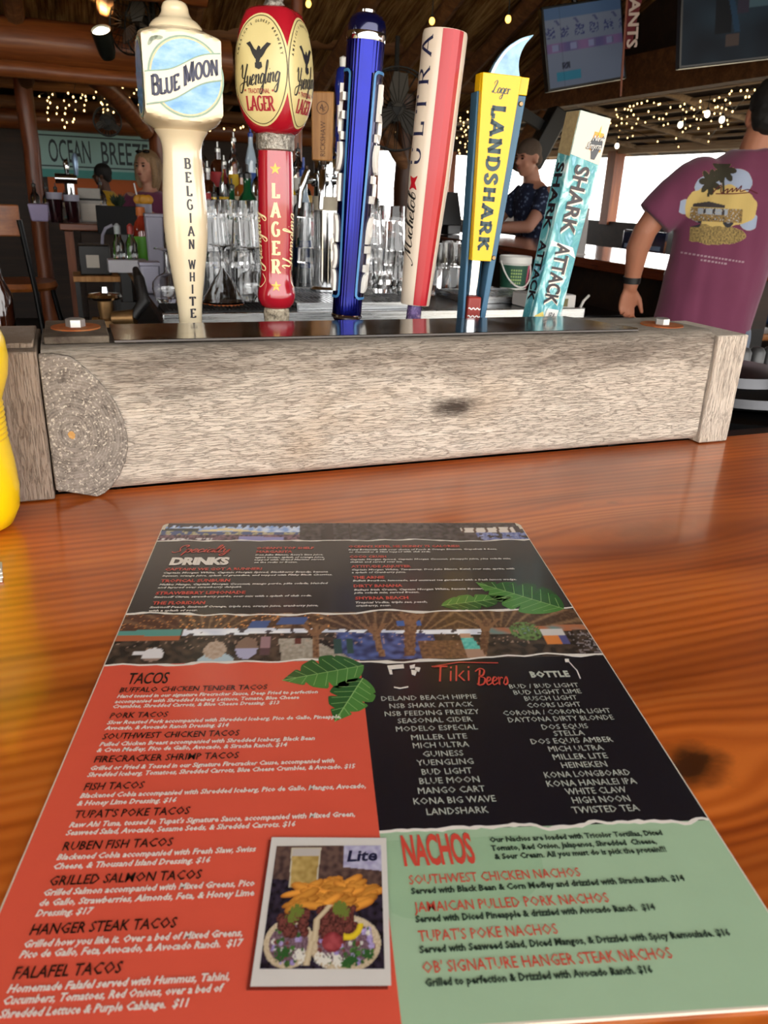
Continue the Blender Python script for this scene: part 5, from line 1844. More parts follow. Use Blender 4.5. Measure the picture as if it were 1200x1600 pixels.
# televisions
def tv(name, label, corners, Y0, Y1, paint, dark=False):
    tl, tr, br, bl = corners
    P = [at(*tl, Y0), at(*tr, Y1), at(*br, Y1), at(*bl, Y0)]
    O = sum(P, Vector()) / 4
    ex = ((P[1] + P[2]) / 2 - (P[0] + P[3]) / 2)
    w = ex.length
    ex.normalize()
    ey = ((P[0] + P[1]) / 2 - (P[2] + P[3]) / 2)
    h = ey.length
    ey = (ey - ex * ey.dot(ex)).normalized()
    ez = ex.cross(ey)
    t = thing(name, label, 'television', O)
    t.rotation_euler = Matrix((ex, ey, ez)).transposed().to_euler()
    MB().box((0, 0, -.025), (w, h, .05)).build('case', mat('black_tv_plastic', '#0b0b0d', .35), t, bevel=.004)
    f = .012
    picture(96, 60, lambda s, q: ((s - .5) * (w - 2 * f), (q - .5) * (h - 2 * f), .001), paint).build('screen', printed('lit_screen', .45, .30, .12), t, smooth=0)
    MB().box((0, h * .3, -.06), (.10, .10, .08)).build('mount', mat('black_tv_plastic', '#0b0b0d', .35), t)
    MB().cyl((0, h * .3, -.08), (0, h * .3 + .75, -.10), .016, n=8).build('hanger', mat('black_tv_plastic', '#0b0b0d', .35), t)
    return t
def chart(s, q):
    c = mixc((.066, .082, .122), (.092, .108, .148), q)
    if q > .86:
        c = (.04, .07, .13)
    if .44 < q < .56:
        c = mixc((.05, .045, .11), (.10, .06, .13), math.sin(s * 16) * .5 + .5)
        if abs((s * 4.2) % 1 - .5) < .2 and .46 < q < .54:
            c = (.10, .11, .19) if (s * 4.2) % 1 < .62 else (.06, .06, .11)
    if .62 < q < .76 and nz(s * 40, q * 55, 2) > .05 and (s * 5.2) % 1 < .62:
        c = (.02, .025, .08)
    if .78 < q < .85 and (s * 4 + q * 3) % 1 < .13:
        c = (.035, .04, .09)
    if .22 < q < .31 and .18 < s < .29:
        c = (.015, .018, .03) if nz(s * 60, q * 60) > -.2 else (.07, .08, .14)
    if .08 < q < .19 and .10 < s < .42:
        c = (.015, .09, .14)
    if abs(s - .20) < .006 or abs(q - .36) < .006:
        c = tuple(v * .75 for v in c)
    return c
def game(s, q):
    c = mixc((.006, .010, .018), (.018, .035, .055), nz(s * 3, q * 3, 1) + .4)
    if .33 < s < .5 and .30 < q < .8:
        c = (.004, .006, .010)
    if abs(s - .46 - (.8 - q) * .2) < .03 and q > .3:
        c = (.015, .045, .09)
    if .55 < s < .66 and q > .5:
        c = (.03, .025, .045)
    if .66 < s < .95 and q > .55:
        c = (.06, .11, .14)
    if .44 < s < .58 and .16 < q < .3:
        c = (.07, .05, .045)
    if s > .9 and .2 < q < .32:
        c = (.05, .06, .07)
    return tuple(v * .55 for v in c)
tv('television', 'wall television showing a pale blue chart, hanging beneath the thatch', ((843, 17), (970, -14), (981, 127), (859, 138)), 4.65, 4.75, chart)
tv('television', 'dark television with a dim scene, cut off by the upper edge beside the red pennant', ((1052, -45), (1222, -60), (1232, 84), (1073, 108)), 4.3, 4.3, game)
# pennant between the televisions
pa, pb = at(972, 150, 4.5), at(985, -40, 4.5)
t = thing('pennant', 'maroon pennant with white letters on a thin stick between the two televisions', 'pennant', pa)
ax_ = (pb - pa)
L_ = ax_.length
ez = ax_.normalized()
ey = Vector((0, 1, 0))
ex = ey.cross(ez).normalized()
t.rotation_euler = Matrix((ex, ez.cross(ex), ez)).transposed().to_euler()
MB().cyl((-.008, 0, 0), (-.008, 0, L_), .006, n=8).build('stick', wood('pale_stick', '#6a3a2a', '#834a36', '#9a6048', 'Z'), t)
mb = MB()
for k in range(13):
    z = L_ * .40 + L_ * .60 * k / 12
    w = .030 + .062 * k / 12
    mb.v += [(-.004, .004 + .006 * math.sin(k), z), (-.004 + w, .004 - .008 * math.sin(k * .8), z)]
    mb.v += [(-.004, .008 + .006 * math.sin(k), z), (-.004 + w, .008 - .008 * math.sin(k * .8), z)]
for k in range(12):
    a = k * 4
    mb.f += [(a, a + 1, a + 5, a + 4), (a + 2, a + 6, a + 7, a + 3), (a, a + 4, a + 6, a + 2), (a + 1, a + 3, a + 7, a + 5)]
mb.build('flag', mat('maroon_cloth', '#5d1420', .8), t, smooth=0)
mb = MB()
put_text(mb, 'GIANTS', lambda x, y: (.004 + y * 1.0, -.012, L_ - .02 - x), L_ * .56, .052, 'L', .03, 0, 2)
mb.build('lettering', mat('cream_letter_cloth', '#b9a7a0', .8), t, smooth=0)
# speaker on the brace
pa = at(850, 217, 6.45)
t = thing('speaker', 'slim black speaker hanging tilted from the dark log brace under the television', 'speaker', pa)
t.rotation_euler = (0, math.radians(26), math.radians(10))
t.scale = (1.42, 1.42, 1.42)
MB().box((0, 0, 0), (.085, .14, .30)).build('cabinet', mat('black_speaker', '#0d0d0f', .5), t, bevel=.006)
MB().box((.0435, -.0, 0), (.006, .12, .28)).build('edge_strip', mat('grey_speaker_edge', '#7d7b78', .5), t)
MB().box((-.11, .02, .05), (.16, .04, .05)).build('bracket', mat('black_speaker', '#0d0d0f', .5), t)

# spot lamp on the log beam, shining up into the thatch
p = at(163, 66, 5.0)
t = thing('spot_lamp', 'black can lamp clipped to the log beam, its lit top glowing white', 'lamp', p)
t.rotation_euler = (math.radians(38), 0, 0)
MB().lathe([(.0, -.085), (.036, -.085), (.046, -.06), (.052, .0), (.056, .06), (.056, .068), (.050, .068), (.048, .05), (.0, .05)], 24).build('can', mat('black_green_metal', '#161a15', .5, .3), t)
MB().lathe([(.0, .052), (.047, .056), (.030, .068), (.0, .072)], 24).build('lamp_glass', emis('lamp_white_glow', '#fff1cf', 9.0), t)
MB().box((0, .06, -.03), (.03, .07, .03)).build('clip', mat('black_green_metal', '#161a15'), t)
l = bpy.data.lights.new('spot_glow', 'SPOT')
l.energy, l.color, l.spot_size, l.spot_blend, l.shadow_soft_size = 16, (1, .72, .35), math.radians(75), .6, .04
lo = bpy.data.objects.new('spot_glow', l)
COL.objects.link(lo)
lo.location = p + Vector((0, 0, .10))
lo.rotation_euler = (math.radians(180 - 8), 0, 0)

# fairy lights
M_WIRE = mat('black_wire', '#100d0b', .6)
M_BULB = emis('warm_fairy_bulb', '#ffd089', 4.5)
M_GLOBE = emis('white_globe', '#fff0d8', 3.2)
bulb_me = MB().sphere((0, 0, 0), (.0058, .0058, .0078), 8, 6).build('bulb', M_BULB).data
bpy.data.objects.remove(bpy.data.objects['bulb'])
def fairy(label, pts, scale=1.0, lead=0.0):
    o = pts[0]
    t = thing('light_string', label, 'fairy lights', o, 0, 'strings of warm fairy lights under the roof')
    q = [p - o for p in pts]
    path = []
    for a, b in zip(q, q[1:]):
        path += [a, (a + b) / 2 + Vector((0, 0, .012))]
    path.append(q[-1])
    if lead:
        path.insert(0, path[0] + Vector((0, 0, lead)))
    MB().tube([p + Vector((0, 0, .012)) for p in path], .0022, 4).build('wire', M_WIRE, t)
    for k, p in enumerate(q):
        b = bpy.data.objects.new('bulb', bulb_me)
        COL.objects.link(b)
        b.parent = t
        b.location = p
        s = scale * (.85 + .3 * ((k * 37) % 10) / 10)
        b.scale = (s, s, s)
LEFT5 = [(52, 545), (22, 627), (142, 572), (177, 580), (225, 668), (160, 733), (222, 728), (227, 753), (243, 778), (190, 802), (262, 808), (232, 843), (190, 860), (240, 887), (180, 897), (180, 915), (220, 985),
         (308, 753), (380, 760), (410, 738), (370, 787), (392, 803), (375, 842), (370, 880), (378, 935), (448, 840), (443, 888), (500, 787), (532, 728), (540, 822), (513, 845), (508, 888), (487, 937), (522, 957), (505, 995),
         (540, 567), (552, 610), (535, 637), (610, 622), (572, 758), (592, 792), (590, 860), (578, 930), (570, 952), (642, 740), (632, 765), (668, 753), (672, 783), (660, 822), (658, 865),
         (750, 718), (733, 763), (800, 740), (818, 765), (790, 803), (800, 815), (838, 820), (808, 852), (842, 858), (808, 877), (885, 818), (887, 878), (862, 923), (877, 627), (907, 630), (978, 593), (978, 630), (958, 683), (1045, 630), (1068, 700), (1047, 730), (1010, 767), (1085, 818)]
lp = [at(x / 5, y / 5, 6.55 + .2 * ((i * 7) % 5) / 5) for i, (x, y) in enumerate(LEFT5)]
for lab, sl in (('string of warm fairy lights round the upright post left of the teal sign', slice(0, 17)), ('string of fairy lights hanging over the word OCEAN on the sign', slice(17, 35)),
                ('string of fairy lights under the leaning log, above the gap in the sign lettering', slice(35, 50)), ('string of fairy lights beside the curved brace, behind the cream handle', slice(50, 73))):
    fairy(lab, lp[sl], 1.0)
RIGHT4 = [(445, 632), (410, 645), (383, 648), (360, 662), (337, 665), (305, 682), (325, 685), (345, 690), (250, 685), (255, 718), (262, 732), (360, 718), (285, 742), (320, 730), (388, 743), (187, 765), (215, 770),
          (487, 643), (515, 653), (525, 650), (590, 672), (453, 697), (565, 712), (487, 732), (520, 743), (543, 743), (433, 765), (377, 773), (285, 770), (317, 772), (253, 785), (350, 800), (548, 783), (575, 775), (265, 857), (355, 850), (322, 862), (270, 815), (510, 885), (640, 918),
          (668, 685), (652, 665), (678, 650), (690, 700), (722, 675), (738, 685), (775, 672), (778, 633), (797, 700), (805, 698), (737, 728), (755, 745), (780, 748), (683, 743), (665, 760), (685, 802), (713, 787), (765, 803), (625, 865), (667, 825),
          (845, 757), (865, 710), (902, 710), (870, 672), (885, 668), (912, 675), (938, 683), (978, 697), (935, 625), (963, 645), (895, 610), (865, 627), (960, 587), (973, 570), (1030, 567), (1070, 565), (1117, 563), (1060, 607), (1082, 605), (945, 752), (950, 778), (908, 790), (828, 885), (830, 835)]
LP = G(5.0, 0, LZ(5.0) - .02)
LN = (BARM.to_3x3() @ Vector((-.1536, 0, -1))).normalized() * -1
LN = (BARM.to_3x3() @ Vector((.1536, 0, 1))).normalized()
rp = [meet(900 + x / 4, y / 4, LP, LN) for x, y in RIGHT4]
rp = [p if 2 < p.y < 12 else at(900 + RIGHT4[i][0] / 4, RIGHT4[i][1] / 4, 6.0) for i, p in enumerate(rp)]
for lab, sl in (('string of fairy lights on the battens just beyond the teal square handle', slice(0, 17)), ('string of fairy lights along the lower battens over the brown window post', slice(17, 40)),
                ('string of fairy lights on the battens over the wide bright opening', slice(40, 60)), ('string of fairy lights on the battens nearest the head of the man in maroon', slice(60, 84))):
    fairy(lab, rp[sl], .85)
mr = random.Random(3)
mid = [at(mr.uniform(704, 736), y, 7.2) for y in [158 + 2.4 * k for k in range(36)]]
fairy('dense string of fairy lights between the white handle and the yellow handle', mid, .9, .5)
mid = [at(504 + mr.uniform(-6, 16), y, 6.8) for y in (140, 146, 157, 164, 185, 192, 200, 206, 216, 220, 224, 230, 236, 240, 245, 252)]
fairy('short string of fairy lights beside the small wooden handle in the middle', mid, .9, .5)
mid = [at(x, y, 6.8) for x, y in ((334, 199), (328, 204), (350, 201), (366, 203), (380, 198), (376, 200))]
fairy('few fairy lights showing between the cream handle and the red handle', mid, 1.0, .5)
mid = [at(mr.uniform(598, 622), y, 7.0) for y in (206, 210, 214, 219, 224, 229, 233, 238)] + [at(mr.uniform(655, 662), y, 7.0) for y in (206, 216, 226, 236)]
fairy('short string of fairy lights between the blue handle and the white handle', mid, .9, .5)
def pendant(label, px, py, Y, r, material, drop=.25):
    p = at(px, py, Y)
    t = thing('globe_lamp', label, 'bulb', p)
    MB().sphere((0, 0, 0), (r, r, r * 1.25), 12, 8).build('globe', material, t)
    MB().lathe([(.0, r * 1.1), (r * .6, r * 1.1), (r * .5, r * 2.0), (0, r * 2.0)], 12).build('socket', M_WIRE, t)
    MB().cyl((0, 0, r * 2), (0, 0, r * 2 + drop), .003, n=6).build('cord', M_WIRE, t)
for (x, y, Y, lab) in ((964, 228, 7.0, 'round white globe bulb hanging above the brown window post'), (1063, 195, 6.0, 'white globe bulb hanging over the wide opening, larger of the pair by the man'), (1105, 178, 5.6, 'white globe bulb beside the fairy lights, half way to the dark beam'), (1128, 187, 5.6, 'white globe bulb hanging nearest the head of the man in maroon')):
    pendant(lab, x, y, Y, .018, M_GLOBE, .30)
M_AMBER = emis('amber_bulb', '#ffc05a', 3.5)
for (x, y, Y, lab) in ((482, 6, 5.2, 'small amber bulb in the thatch between the red and blue handles'), (675, 33, 5.2, 'small amber bulb just above the tall white handle'), (794, 30, 5.0, 'amber bulb hanging in the dark thatch above the blue fin')):
    pendant(lab, x, y, Y, .016, M_AMBER, .25)
# hanging fans
M_FANM = mat('dusty_grey_fan', '#4d4a46', .6, .2, .2)
def fan_obj(label, px, py, Y, r, tilt, drop):
    t = thing('ceiling_fan', label, 'fan', at(px, py, Y))
    MB().lathe([(.0, -.03), (.05, -.03), (.07, 0), (.05, .05), (0, .06)], 20).build('motor', M_FANM, t)
    MB().cyl((0, 0, .05), (0, 0, drop), .014, n=8).build('rod', M_FANM, t)
    for k in range(4):
        R = Matrix.Rotation(tilt + k * PI / 2, 4, 'Z') @ Matrix.Rotation(math.radians(14), 4, 'X')
        mb = MB()
        mb.prism([(.05, -.02), (.12, -.055), (r * .9, -.075), (r, -.05), (r, .05), (r * .9, .07), (.12, .05), (.05, .02)], -.006, .006, R)
        mb.build('blade', M_FANM, t, smooth=30)
def cage_fan(label, px, py, Y, r, yaw):
    t = thing('wall_fan', label, 'fan', at(px, py, Y), yaw)
    mb = MB()
    for q in (-.06, .05):
        mb.tube([(r * math.cos(2 * PI * k / 32), q, r * math.sin(2 * PI * k / 32)) for k in range(33)], .005, 6)
    for k in range(24):
        a = 2 * PI * k / 24
        mb.tube([(.03 * math.cos(a), -.09, .03 * math.sin(a)), (r * math.cos(a), -.06, r * math.sin(a)), (r * math.cos(a), .05, r * math.sin(a)), (.05 * math.cos(a), .09, .05 * math.sin(a))], .0022, 4)
    mb.build('cage', mat('black_fan_wire', '#171614', .5, .4), t)
    MB().cyl((0, .02, 0), (0, .16, 0), .06, .045, 20).build('motor', mat('black_fan_wire', '#171614'), t)
    for k in range(3):
        a = 2 * PI * k / 3 + .5
        R = Matrix.Rotation(a, 4, 'Y') @ Matrix.Rotation(.5, 4, 'X')
        MB().prism([(.02, -.03), (r * .5, -r * .34), (r * .88, -r * .30), (r * .92, r * .1), (r * .5, r * .24), (.02, .03)], -.004, .004, Matrix.Rotation(a, 4, 'Y') @ Matrix.Rotation(PI / 2, 4, 'X') @ Matrix.Rotation(.35, 4, 'X')).build('blade', M_FANM, t, smooth=30)
    MB().cyl((0, .12, 0), (0, .12, .40), .014, n=8).build('arm', mat('black_fan_wire', '#171614'), t)
cage_fan('black caged fan with grey blades by the post between blue and white handles', 620, 172, 5.2, .22, .1)
cage_fan('dark caged fan hanging in front of the teal sign under the log brace', 168, 190, 6.6, .10, .3)
cage_fan('dark fan in shade behind the knob of the cream handle', 215, 40, 5.0, .15, -.5)

# ================================================================== the island counter behind the bar
CZ = .955
def cpt(px, py, z=CZ):
    """building (u, v) of a pixel on the counter"""
    w = onz(px, py, z) - B0
    return (w @ BU, w @ BV)
M_BLACKC = mat('black_cabinet_front', '#171514', .45, 0, .2, 8)
M_DARKTOP = mat('dark_steel_counter', '#4a4a4b', .22, .9, .15, 20)
M_RUB = mat('black_rubber', '#131313', .7, 0, .2, 60)
t = thing('island_counter', 'dark service counter island with a bright steel front edge, loaded with glasses', 'counter', G(0, 0, 0), YAW)
MB().prism([(.22, 1.64), (1.60, 1.64), (1.60, 2.62), (1.20, 3.22), (.22, 3.22)], CZ - .03, CZ).build('worktop', M_DARKTOP, t, bevel=.003)
MB().box((.91, 1.632, CZ - .011), (1.38, .014, .034)).build('steel_edge', M_STEEL, t, bevel=.003)
MB().prism([(.26, 1.72), (1.55, 1.72), (1.55, 2.60), (1.18, 3.18), (.26, 3.18)], 0, CZ - .03).build('cabinet', M_BLACKC, t)
# bar mat and drip tray
a = cpt(262, 485)
t = thing('bar_mat', 'black rubber bar mat on the counter under the nearest glasses', 'bar mat', G(0, 0, CZ + .0008), YAW)
mb = MB()
mb.box((.42, 1.74, .004), (.38, .17, .008))
mb.build('mat', M_RUB, t, bevel=.002)
mb = MB()
for i in range(30):
    mb.cyl((.245 + i * .012, 1.67, .008), (.245 + i * .012, 1.81, .008), .003, n=6)
mb.build('ribs', M_RUB, t)
def drip_tray(label, u0, u1, v0, v1, h):
    t = thing('drip_tray', label, 'drip tray', G((u0 + u1) / 2, (v0 + v1) / 2, CZ + .0005), YAW)
    w, d = u1 - u0, v1 - v0
    mb = MB()
    mb.box((0, -d / 2, h / 2), (w, .006, h)).box((0, d / 2, h / 2), (w, .006, h)).box((-w / 2, 0, h / 2), (.006, d, h)).box((w / 2, 0, h / 2), (.006, d, h)).box((0, 0, .003), (w, d, .005))
    mb.build('pan', M_STEEL, t, bevel=.001)
    mb = MB()
    n = int(w / .014)
    for i in range(n):
        x = -w / 2 + (i + .5) * w / n
        mb.box((x, 0, h - .004), (.007, d - .01, .005))
    mb.build('grille', M_STEEL, t, smooth=0)
    return t
drip_tray('steel drip tray with a slotted grille under the chrome beer tower', .625, 1.02, 1.70, 2.10, .022)
drip_tray('low steel drip tray on the counter in front of the white bucket', 1.24, 1.53, 1.80, 2.04, .022)

# chrome beer tower
tu, tv_ = .805, 2.0
t = thing('beer_tower', 'round chrome beer tower standing on the drip tray, between red and blue handles', 'beer tower', G(tu, tv_, CZ + .0235), YAW)
R_ = .0445
MB().lathe([(.058, 0), (.058, .006), (R_ + .002, .012), (R_, .014), (R_, .128), (R_ + .0025, .129), (R_ + .0025, .134), (R_, .135), (R_, .245), (R_ + .0018, .246), (R_ + .0018, .25), (R_, .251), (R_, .345), (R_ + .004, .347), (R_ + .004, .362), (R_, .365), (R_, .405), (R_ * .9, .418), (R_ * .5, .428), (0, .43)], 40).build('column', M_CHROME, t)
tape = MB().lathe([(R_ + .0006, .255), (R_ + .0008, .256), (R_ + .0012, .296), (R_ + .0006, .297)], 40).build('paper_tape', mat('cream_masking_tape', '#b9ae9a', .8, 0, .1, 90, bump=.3), t)
def faucet(par, ang, z):
    R = Matrix.Rotation(ang, 4, 'Z')
    mb = MB()
    mb.tube([(0, -R_ + .004, z), (0, -R_ - .030, z)], .012, 12, R).tube([(0, -R_ - .004, z), (0, -R_ - .008, z)], .020, 16, R)
    f = mb.build('shank', M_CHROME, par)
    MB().tube([(0, -R_ - .026, z + .03), (0, -R_ - .036, z + .0), (0, -R_ - .050, z - .035), (0, -R_ - .055, z - .085)], [.009, .013, .009, .007], 12, R).build('spout', M_CHROME, f)
    MB().tube([(0, -R_ - .028, z + .02), (0, -R_ - .030, z + .041)], [.007, .006], 10, R).build('lever_post', mat('dark_bronze', '#3a2a20', .4, .7), f)
for ang in (math.radians(-82), math.radians(-29), math.radians(19)):
    faucet(t, ang, .345)
def tower_pt(ang, z, out=.030):
    R = Matrix.Rotation(ang, 3, 'Z')
    p = R @ Vector((0, -R_ - out, z))
    return G(tu + p.x, tv_ + p.y, CZ + .0235 + z)
# its two handles
t = thing('beer_tap', 'small plain wooden tap handle with burnt lettering, on the chrome tower', 'tap handle', tower_pt(math.radians(-29), .3885), YAW + math.radians(-24))
M_OAK = wood('honey_oak', '#8a5a28', '#a8743a', '#bf8f52', 'Z', 2.0, .5)
MB().add([(-.033, -.012, .012), (.030, -.012, .012), (.030, .012, .012), (-.033, .012, .012), (-.036, -.013, .205), (.034, -.013, .205), (.034, .013, .205), (-.036, .013, .205)],
         [(3, 2, 1, 0), (4, 5, 6, 7), (0, 1, 5, 4), (1, 2, 6, 5), (2, 3, 7, 6), (3, 0, 4, 7)]).build('body', M_OAK, t, bevel=.004)
MB().lathe([(.008, 0), (.010, .006), (.010, .013), (0, .013)], 16).build('ferrule', mat('dark_bronze', '#3a2a20', .4, .7), t)
mb = MB()
put_text(mb, 'RICKSHAW', lambda x, y: (.005 - (y - .0) + .004, -.0136, .025 + x), .098, .016, 'L', .0, 0, 3)
vs, fs = ribbon([(.0175 * math.cos(2 * PI * k / 32), .0175 * math.sin(2 * PI * k / 32)) for k in range(33)], lambda a, p: .0022)
mb.add([(x, -.0136, y + .160) for x, y in vs], fs)
for pts in ([(-.009, -.006), (-.002, .010), (.004, -.002), (.010, .004)], [(-.008, .002), (.008, -.008)], [(-.002, .010), (.002, -.012)]):
    vs, fs = ribbon(pts, lambda a, p: .0022)
    mb.add([(x, -.0136, y + .160) for x, y in vs], fs)
mb.build('burnt_lettering', mat('burnt_brown', '#4a2c16', .6), t, smooth=0)
t = thing('beer_tap', 'dark blue tap handle with a white tip, standing behind the shiny blue one', 'tap handle', tower_pt(math.radians(19), .3885), YAW)
MB().lathe([(.010, .0), (.011, .03), (.009, .032)], 16).build('ferrule', mat('brass_ferrule', '#a88a55', .35, .8), t)
MB().lathe([(.012, .030), (.022, .040), (.022, .060), (.020, .075), (.020, .080), (.023, .085), (.021, .16), (.026, .22), (.020, .268), (.013, .275)], 24).build('body', mat('navy_blue_handle', '#182a86', .25, .1, .06, 20, coat=.6), t)
MB().lathe([(.010, .275), (.011, .300), (.0, .306)], 16).build('tip', M_WHITE, t)
MB().box((-.017, -.015, .14), (.006, .012, .06)).build('pale_panel', M_WHITE, t)

# ------------------------------------------------------------------ glassware
M_GLASS = glass('clear_glass', '#ffffff')
def shell(mb, outer, thick, base=None, n=20):
    """open vessel: outer profile from foot to rim, inner wall back down"""
    inner = [(max(.0005, r - thick), z) for r, z in outer if z >= (base if base is not None else outer[0][1] + thick * 2)]
    prof = [(0, outer[0][1])] + outer + list(reversed(inner)) + [(0, inner[0][1])]
    return mb.lathe(prof, n)
pint = [(.031, 0), (.0315, .004), (.034, .05), (.038, .10), (.0425, .148)]
pint_dn = [(r, .148 - z) for r, z in pint][::-1]
def make_glass(profile, thick, name, label, loc, group, base=None, n=20, cat='glass'):
    mb = MB()
    shell(mb, profile, thick, base, n)
    o = mb.build(name, M_GLASS, None, smooth=50)
    o.location = loc
    return tag(o, label, cat, group)
def inverted(profile, thick):
    outer = list(profile)
    H_ = outer[-1][1]
    inner = [(max(.0005, r - thick), z) for r, z in outer if z >= thick * 3]
    prof = [(0, 0)] + outer + list(reversed(inner)) + [(0, inner[0][1])]
    prof = [(r, H_ - z) for r, z in prof]
    return prof[::-1]
me_pint = None
ORD = ['first', 'second', 'third', 'fourth', 'fifth', 'sixth', 'seventh', 'eighth', 'ninth', 'tenth', 'eleventh', 'twelfth', 'thirteenth', 'fourteenth']
GP = 'upside-down pint glasses stacked on the counter'
first = MB().lathe(inverted(pint, .003), 20).build('pint_glass', M_GLASS, None, smooth=50)
used = [False]
def put_glass(u, v, z, label):
    o = first if not used[0] else first.copy()
    if used[0]:
        COL.objects.link(o)
    used[0] = True
    o.location = G(u, v, z)
    return tag(o, label, 'glass', GP)
rows = ((1.965, 'front'), (2.065, 'second'), (2.165, 'third'))
for ri, (v, rn) in enumerate(rows):
    for tier in range(2):
        z = CZ + .001 + tier * .1495
        k = 0
        for i in range(14):
            u = .335 + i * .0885 + (.03 if ri % 2 else 0) + .004 * math.sin(i * 5 + ri)
            if .71 < u < .90 and v < 2.15 or (.61 < u < .70 and v < 2.08) or u > 1.12:
                continue
            zz = z
            if (.58 < u < 1.06) and v < 2.14:
                zz = z + .0225
            if ri == 0 and tier == 1 and u > .5:
                continue
            if u > .86 and ri == 0:
                continue
            put_glass(u, v, zz, f'upside-down pint glass, {ORD[k]} along the {rn} row of the {("lower", "upper")[tier]} tier')
            k += 1
# goblets with cut bases between the blue and white handles
gob = [(.034, 0), (.034, .003), (.010, .012), (.007, .030), (.010, .040), (.026, .055), (.036, .080), (.038, .110), (.034, .140)]
def cut_glass(label, px, py, h, z=CZ + .001):
    v = 1.93
    u = uv(px, 455, v)[0]
    z = CZ + .0235 if u < 1.06 else CZ + .001
    prof = [(.034, 0), (.036, .006), (.031, .030), (.036, .056), (.037, .058), (.039, h)]
    mb = MB()
    n = 24
    rings = []
    for j, (r, zz) in enumerate([(.034, 0), (.0365, .014), (.0335, .028), (.0375, .044), (.034, .058), (.037, .066), (.040, h)]):
        rings.append([(r * (1 + (.06 * (1 if (k + j) % 2 else -1) if j < 5 else 0)) * math.cos(2 * PI * k / n), r * (1 + (.06 * (1 if (k + j) % 2 else -1) if j < 5 else 0)) * math.sin(2 * PI * k / n), zz) for k in range(n)])
    for r, zz in [(.037, h), (.034, .066), (.030, .014)]:
        rings.append([(r * math.cos(2 * PI * k / n), r * math.sin(2 * PI * k / n), zz) for k in range(n)])
    mb.loft(rings)
    o = mb.build('cut_tumbler', M_GLASS, None, smooth=20)
    o.location = G(u, v, z)
    return tag(o, label, 'glass', 'cut tumblers on the drip tray')
zt_ = CZ + .0235
for px, py, lab in ((598, 462, 'diamond-cut tumbler nearer the foot of the shiny blue handle'), (636, 462, 'diamond-cut tumbler nearer the foot of the tall white handle')):
    cut_glass(lab, px, py, .14)
# tall glasses between the white and yellow handles
tall = [(.030, 0), (.031, .004), (.033, .09), (.036, .175)]
for k, (px, py, lab) in enumerate(((668, 462, 'tall clear glass just past the white handle, nearer of two'), (688, 458, 'tall clear glass left of the yellow signboard handle'), (712, 456, 'tall clear glass partly behind the yellow signboard handle'), (700, 450, 'tall clear glass at the back between white and yellow handles'))):
    u, v = cpt(px, py)
    make_glass(tall, .0025, 'tall_glass', lab, G(u, v, CZ + .001), 'tall glasses right of the stacked pints')
# big bell glass upside down on an orange coaster
u, v = cpt(350, 479)
make_glass([(.068, .0), (.066, .004), (.050, .030), (.028, .065), (.012, .088), (.007, .098), (.007, .150), (.012, .158), (.036, .164), (.037, .168)][::1], .002, 'margarita_glass', 'wide flared glass turned upside down on an orange coaster', G(u, v, CZ + .0135), None, .004)
o = MB().lathe([(0, 0), (.062, 0), (.062, .004), (.055, .0045), (0, .0045)], 28).build('coaster', mat('orange_coaster', '#b5602f', .8, 0, .4, 80), None)
o.location = G(u, v, CZ + .0085)
tag(o, 'round orange coaster under the upturned flared glass', 'coaster')
# round snifters
for px, py, lab in ((264, 476, 'big round stemmed glass beside the cream handle, on the counter edge'), (394, 474, 'round-bellied upturned glass by the foot of the red handle')):
    u, v = cpt(px, py)
    make_glass([(.030, 0), (.040, .02), (.046, .045), (.044, .065), (.030, .082), (.010, .092), (.005, .100), (.005, .150), (.012, .155), (.034, .159), (.034, .162)], .0018, 'round_glass', lab, G(u, max(v, 1.86) if px > 300 else v, CZ + .0085 if px > 300 else CZ + .001), 'round stemmed glasses on the counter', .004)

# ------------------------------------------------------------------ bottles
BT = []
def bottle_type(name, body, glassmat, capcol, labelcol, caph=.035):
    """body profile -> mesh parts kept for copying"""
    mb = MB()
    mb.lathe([(0, 0)] + body + [(0, body[-1][1])], 18)
    b = mb.build('body', glassmat)
    zmax = body[-1][1]
    cr = body[-1][0] + .002
    m2 = MB().lathe([(cr, zmax - .012), (cr, zmax + .004), (.005, zmax + .010), (.0042, zmax + caph), (0, zmax + caph)], 14)
    c = m2.build('pour_spout', capcol)
    rl = max(r for r, z in body) + .0008
    l0, l1 = body[1][1] + .035, body[1][1] + .105
    m3 = MB()
    m3.lathe([(rl - .001, l0), (rl, l0 + .001), (rl, l1), (rl - .001, l1 + .001)], 20)
    l = m3.build('label', labelcol)
    for o in (b, c, l):
        COL.objects.unlink(o)
    return b.data, c.data, l.data
def bottle(meshes, label, u, v, z, group, s=1.0, sz=1.0):
    t = thing('liquor_bottle', label, 'bottle', G(u, v, z), YAW, group)
    t.scale = (s, s, s * sz)
    for nm, me in zip(('body', 'pour_spout', 'label'), meshes):
        o = bpy.data.objects.new(nm, me)
        COL.objects.link(o)
        o.parent = t
    return t
P_STD = [(.034, 0), (.037, .006), (.037, .165), (.030, .185), (.015, .205), (.0135, .26)]
P_SQ = [(.038, 0), (.040, .006), (.040, .14), (.032, .158), (.014, .170), (.013, .215)]
P_SLIM = [(.029, 0), (.031, .006), (.030, .17), (.022, .205), (.013, .235), (.012, .285)]
P_RND = [(.034, 0), (.039, .02), (.039, .11), (.030, .145), (.014, .165), (.0135, .22)]
g_clear = glass('bottle_clear_glass', '#eef4f2')
def liq(n, c, rough=.05):
    return mat(n, c, rough, 0, .1, 20, coat=.8)
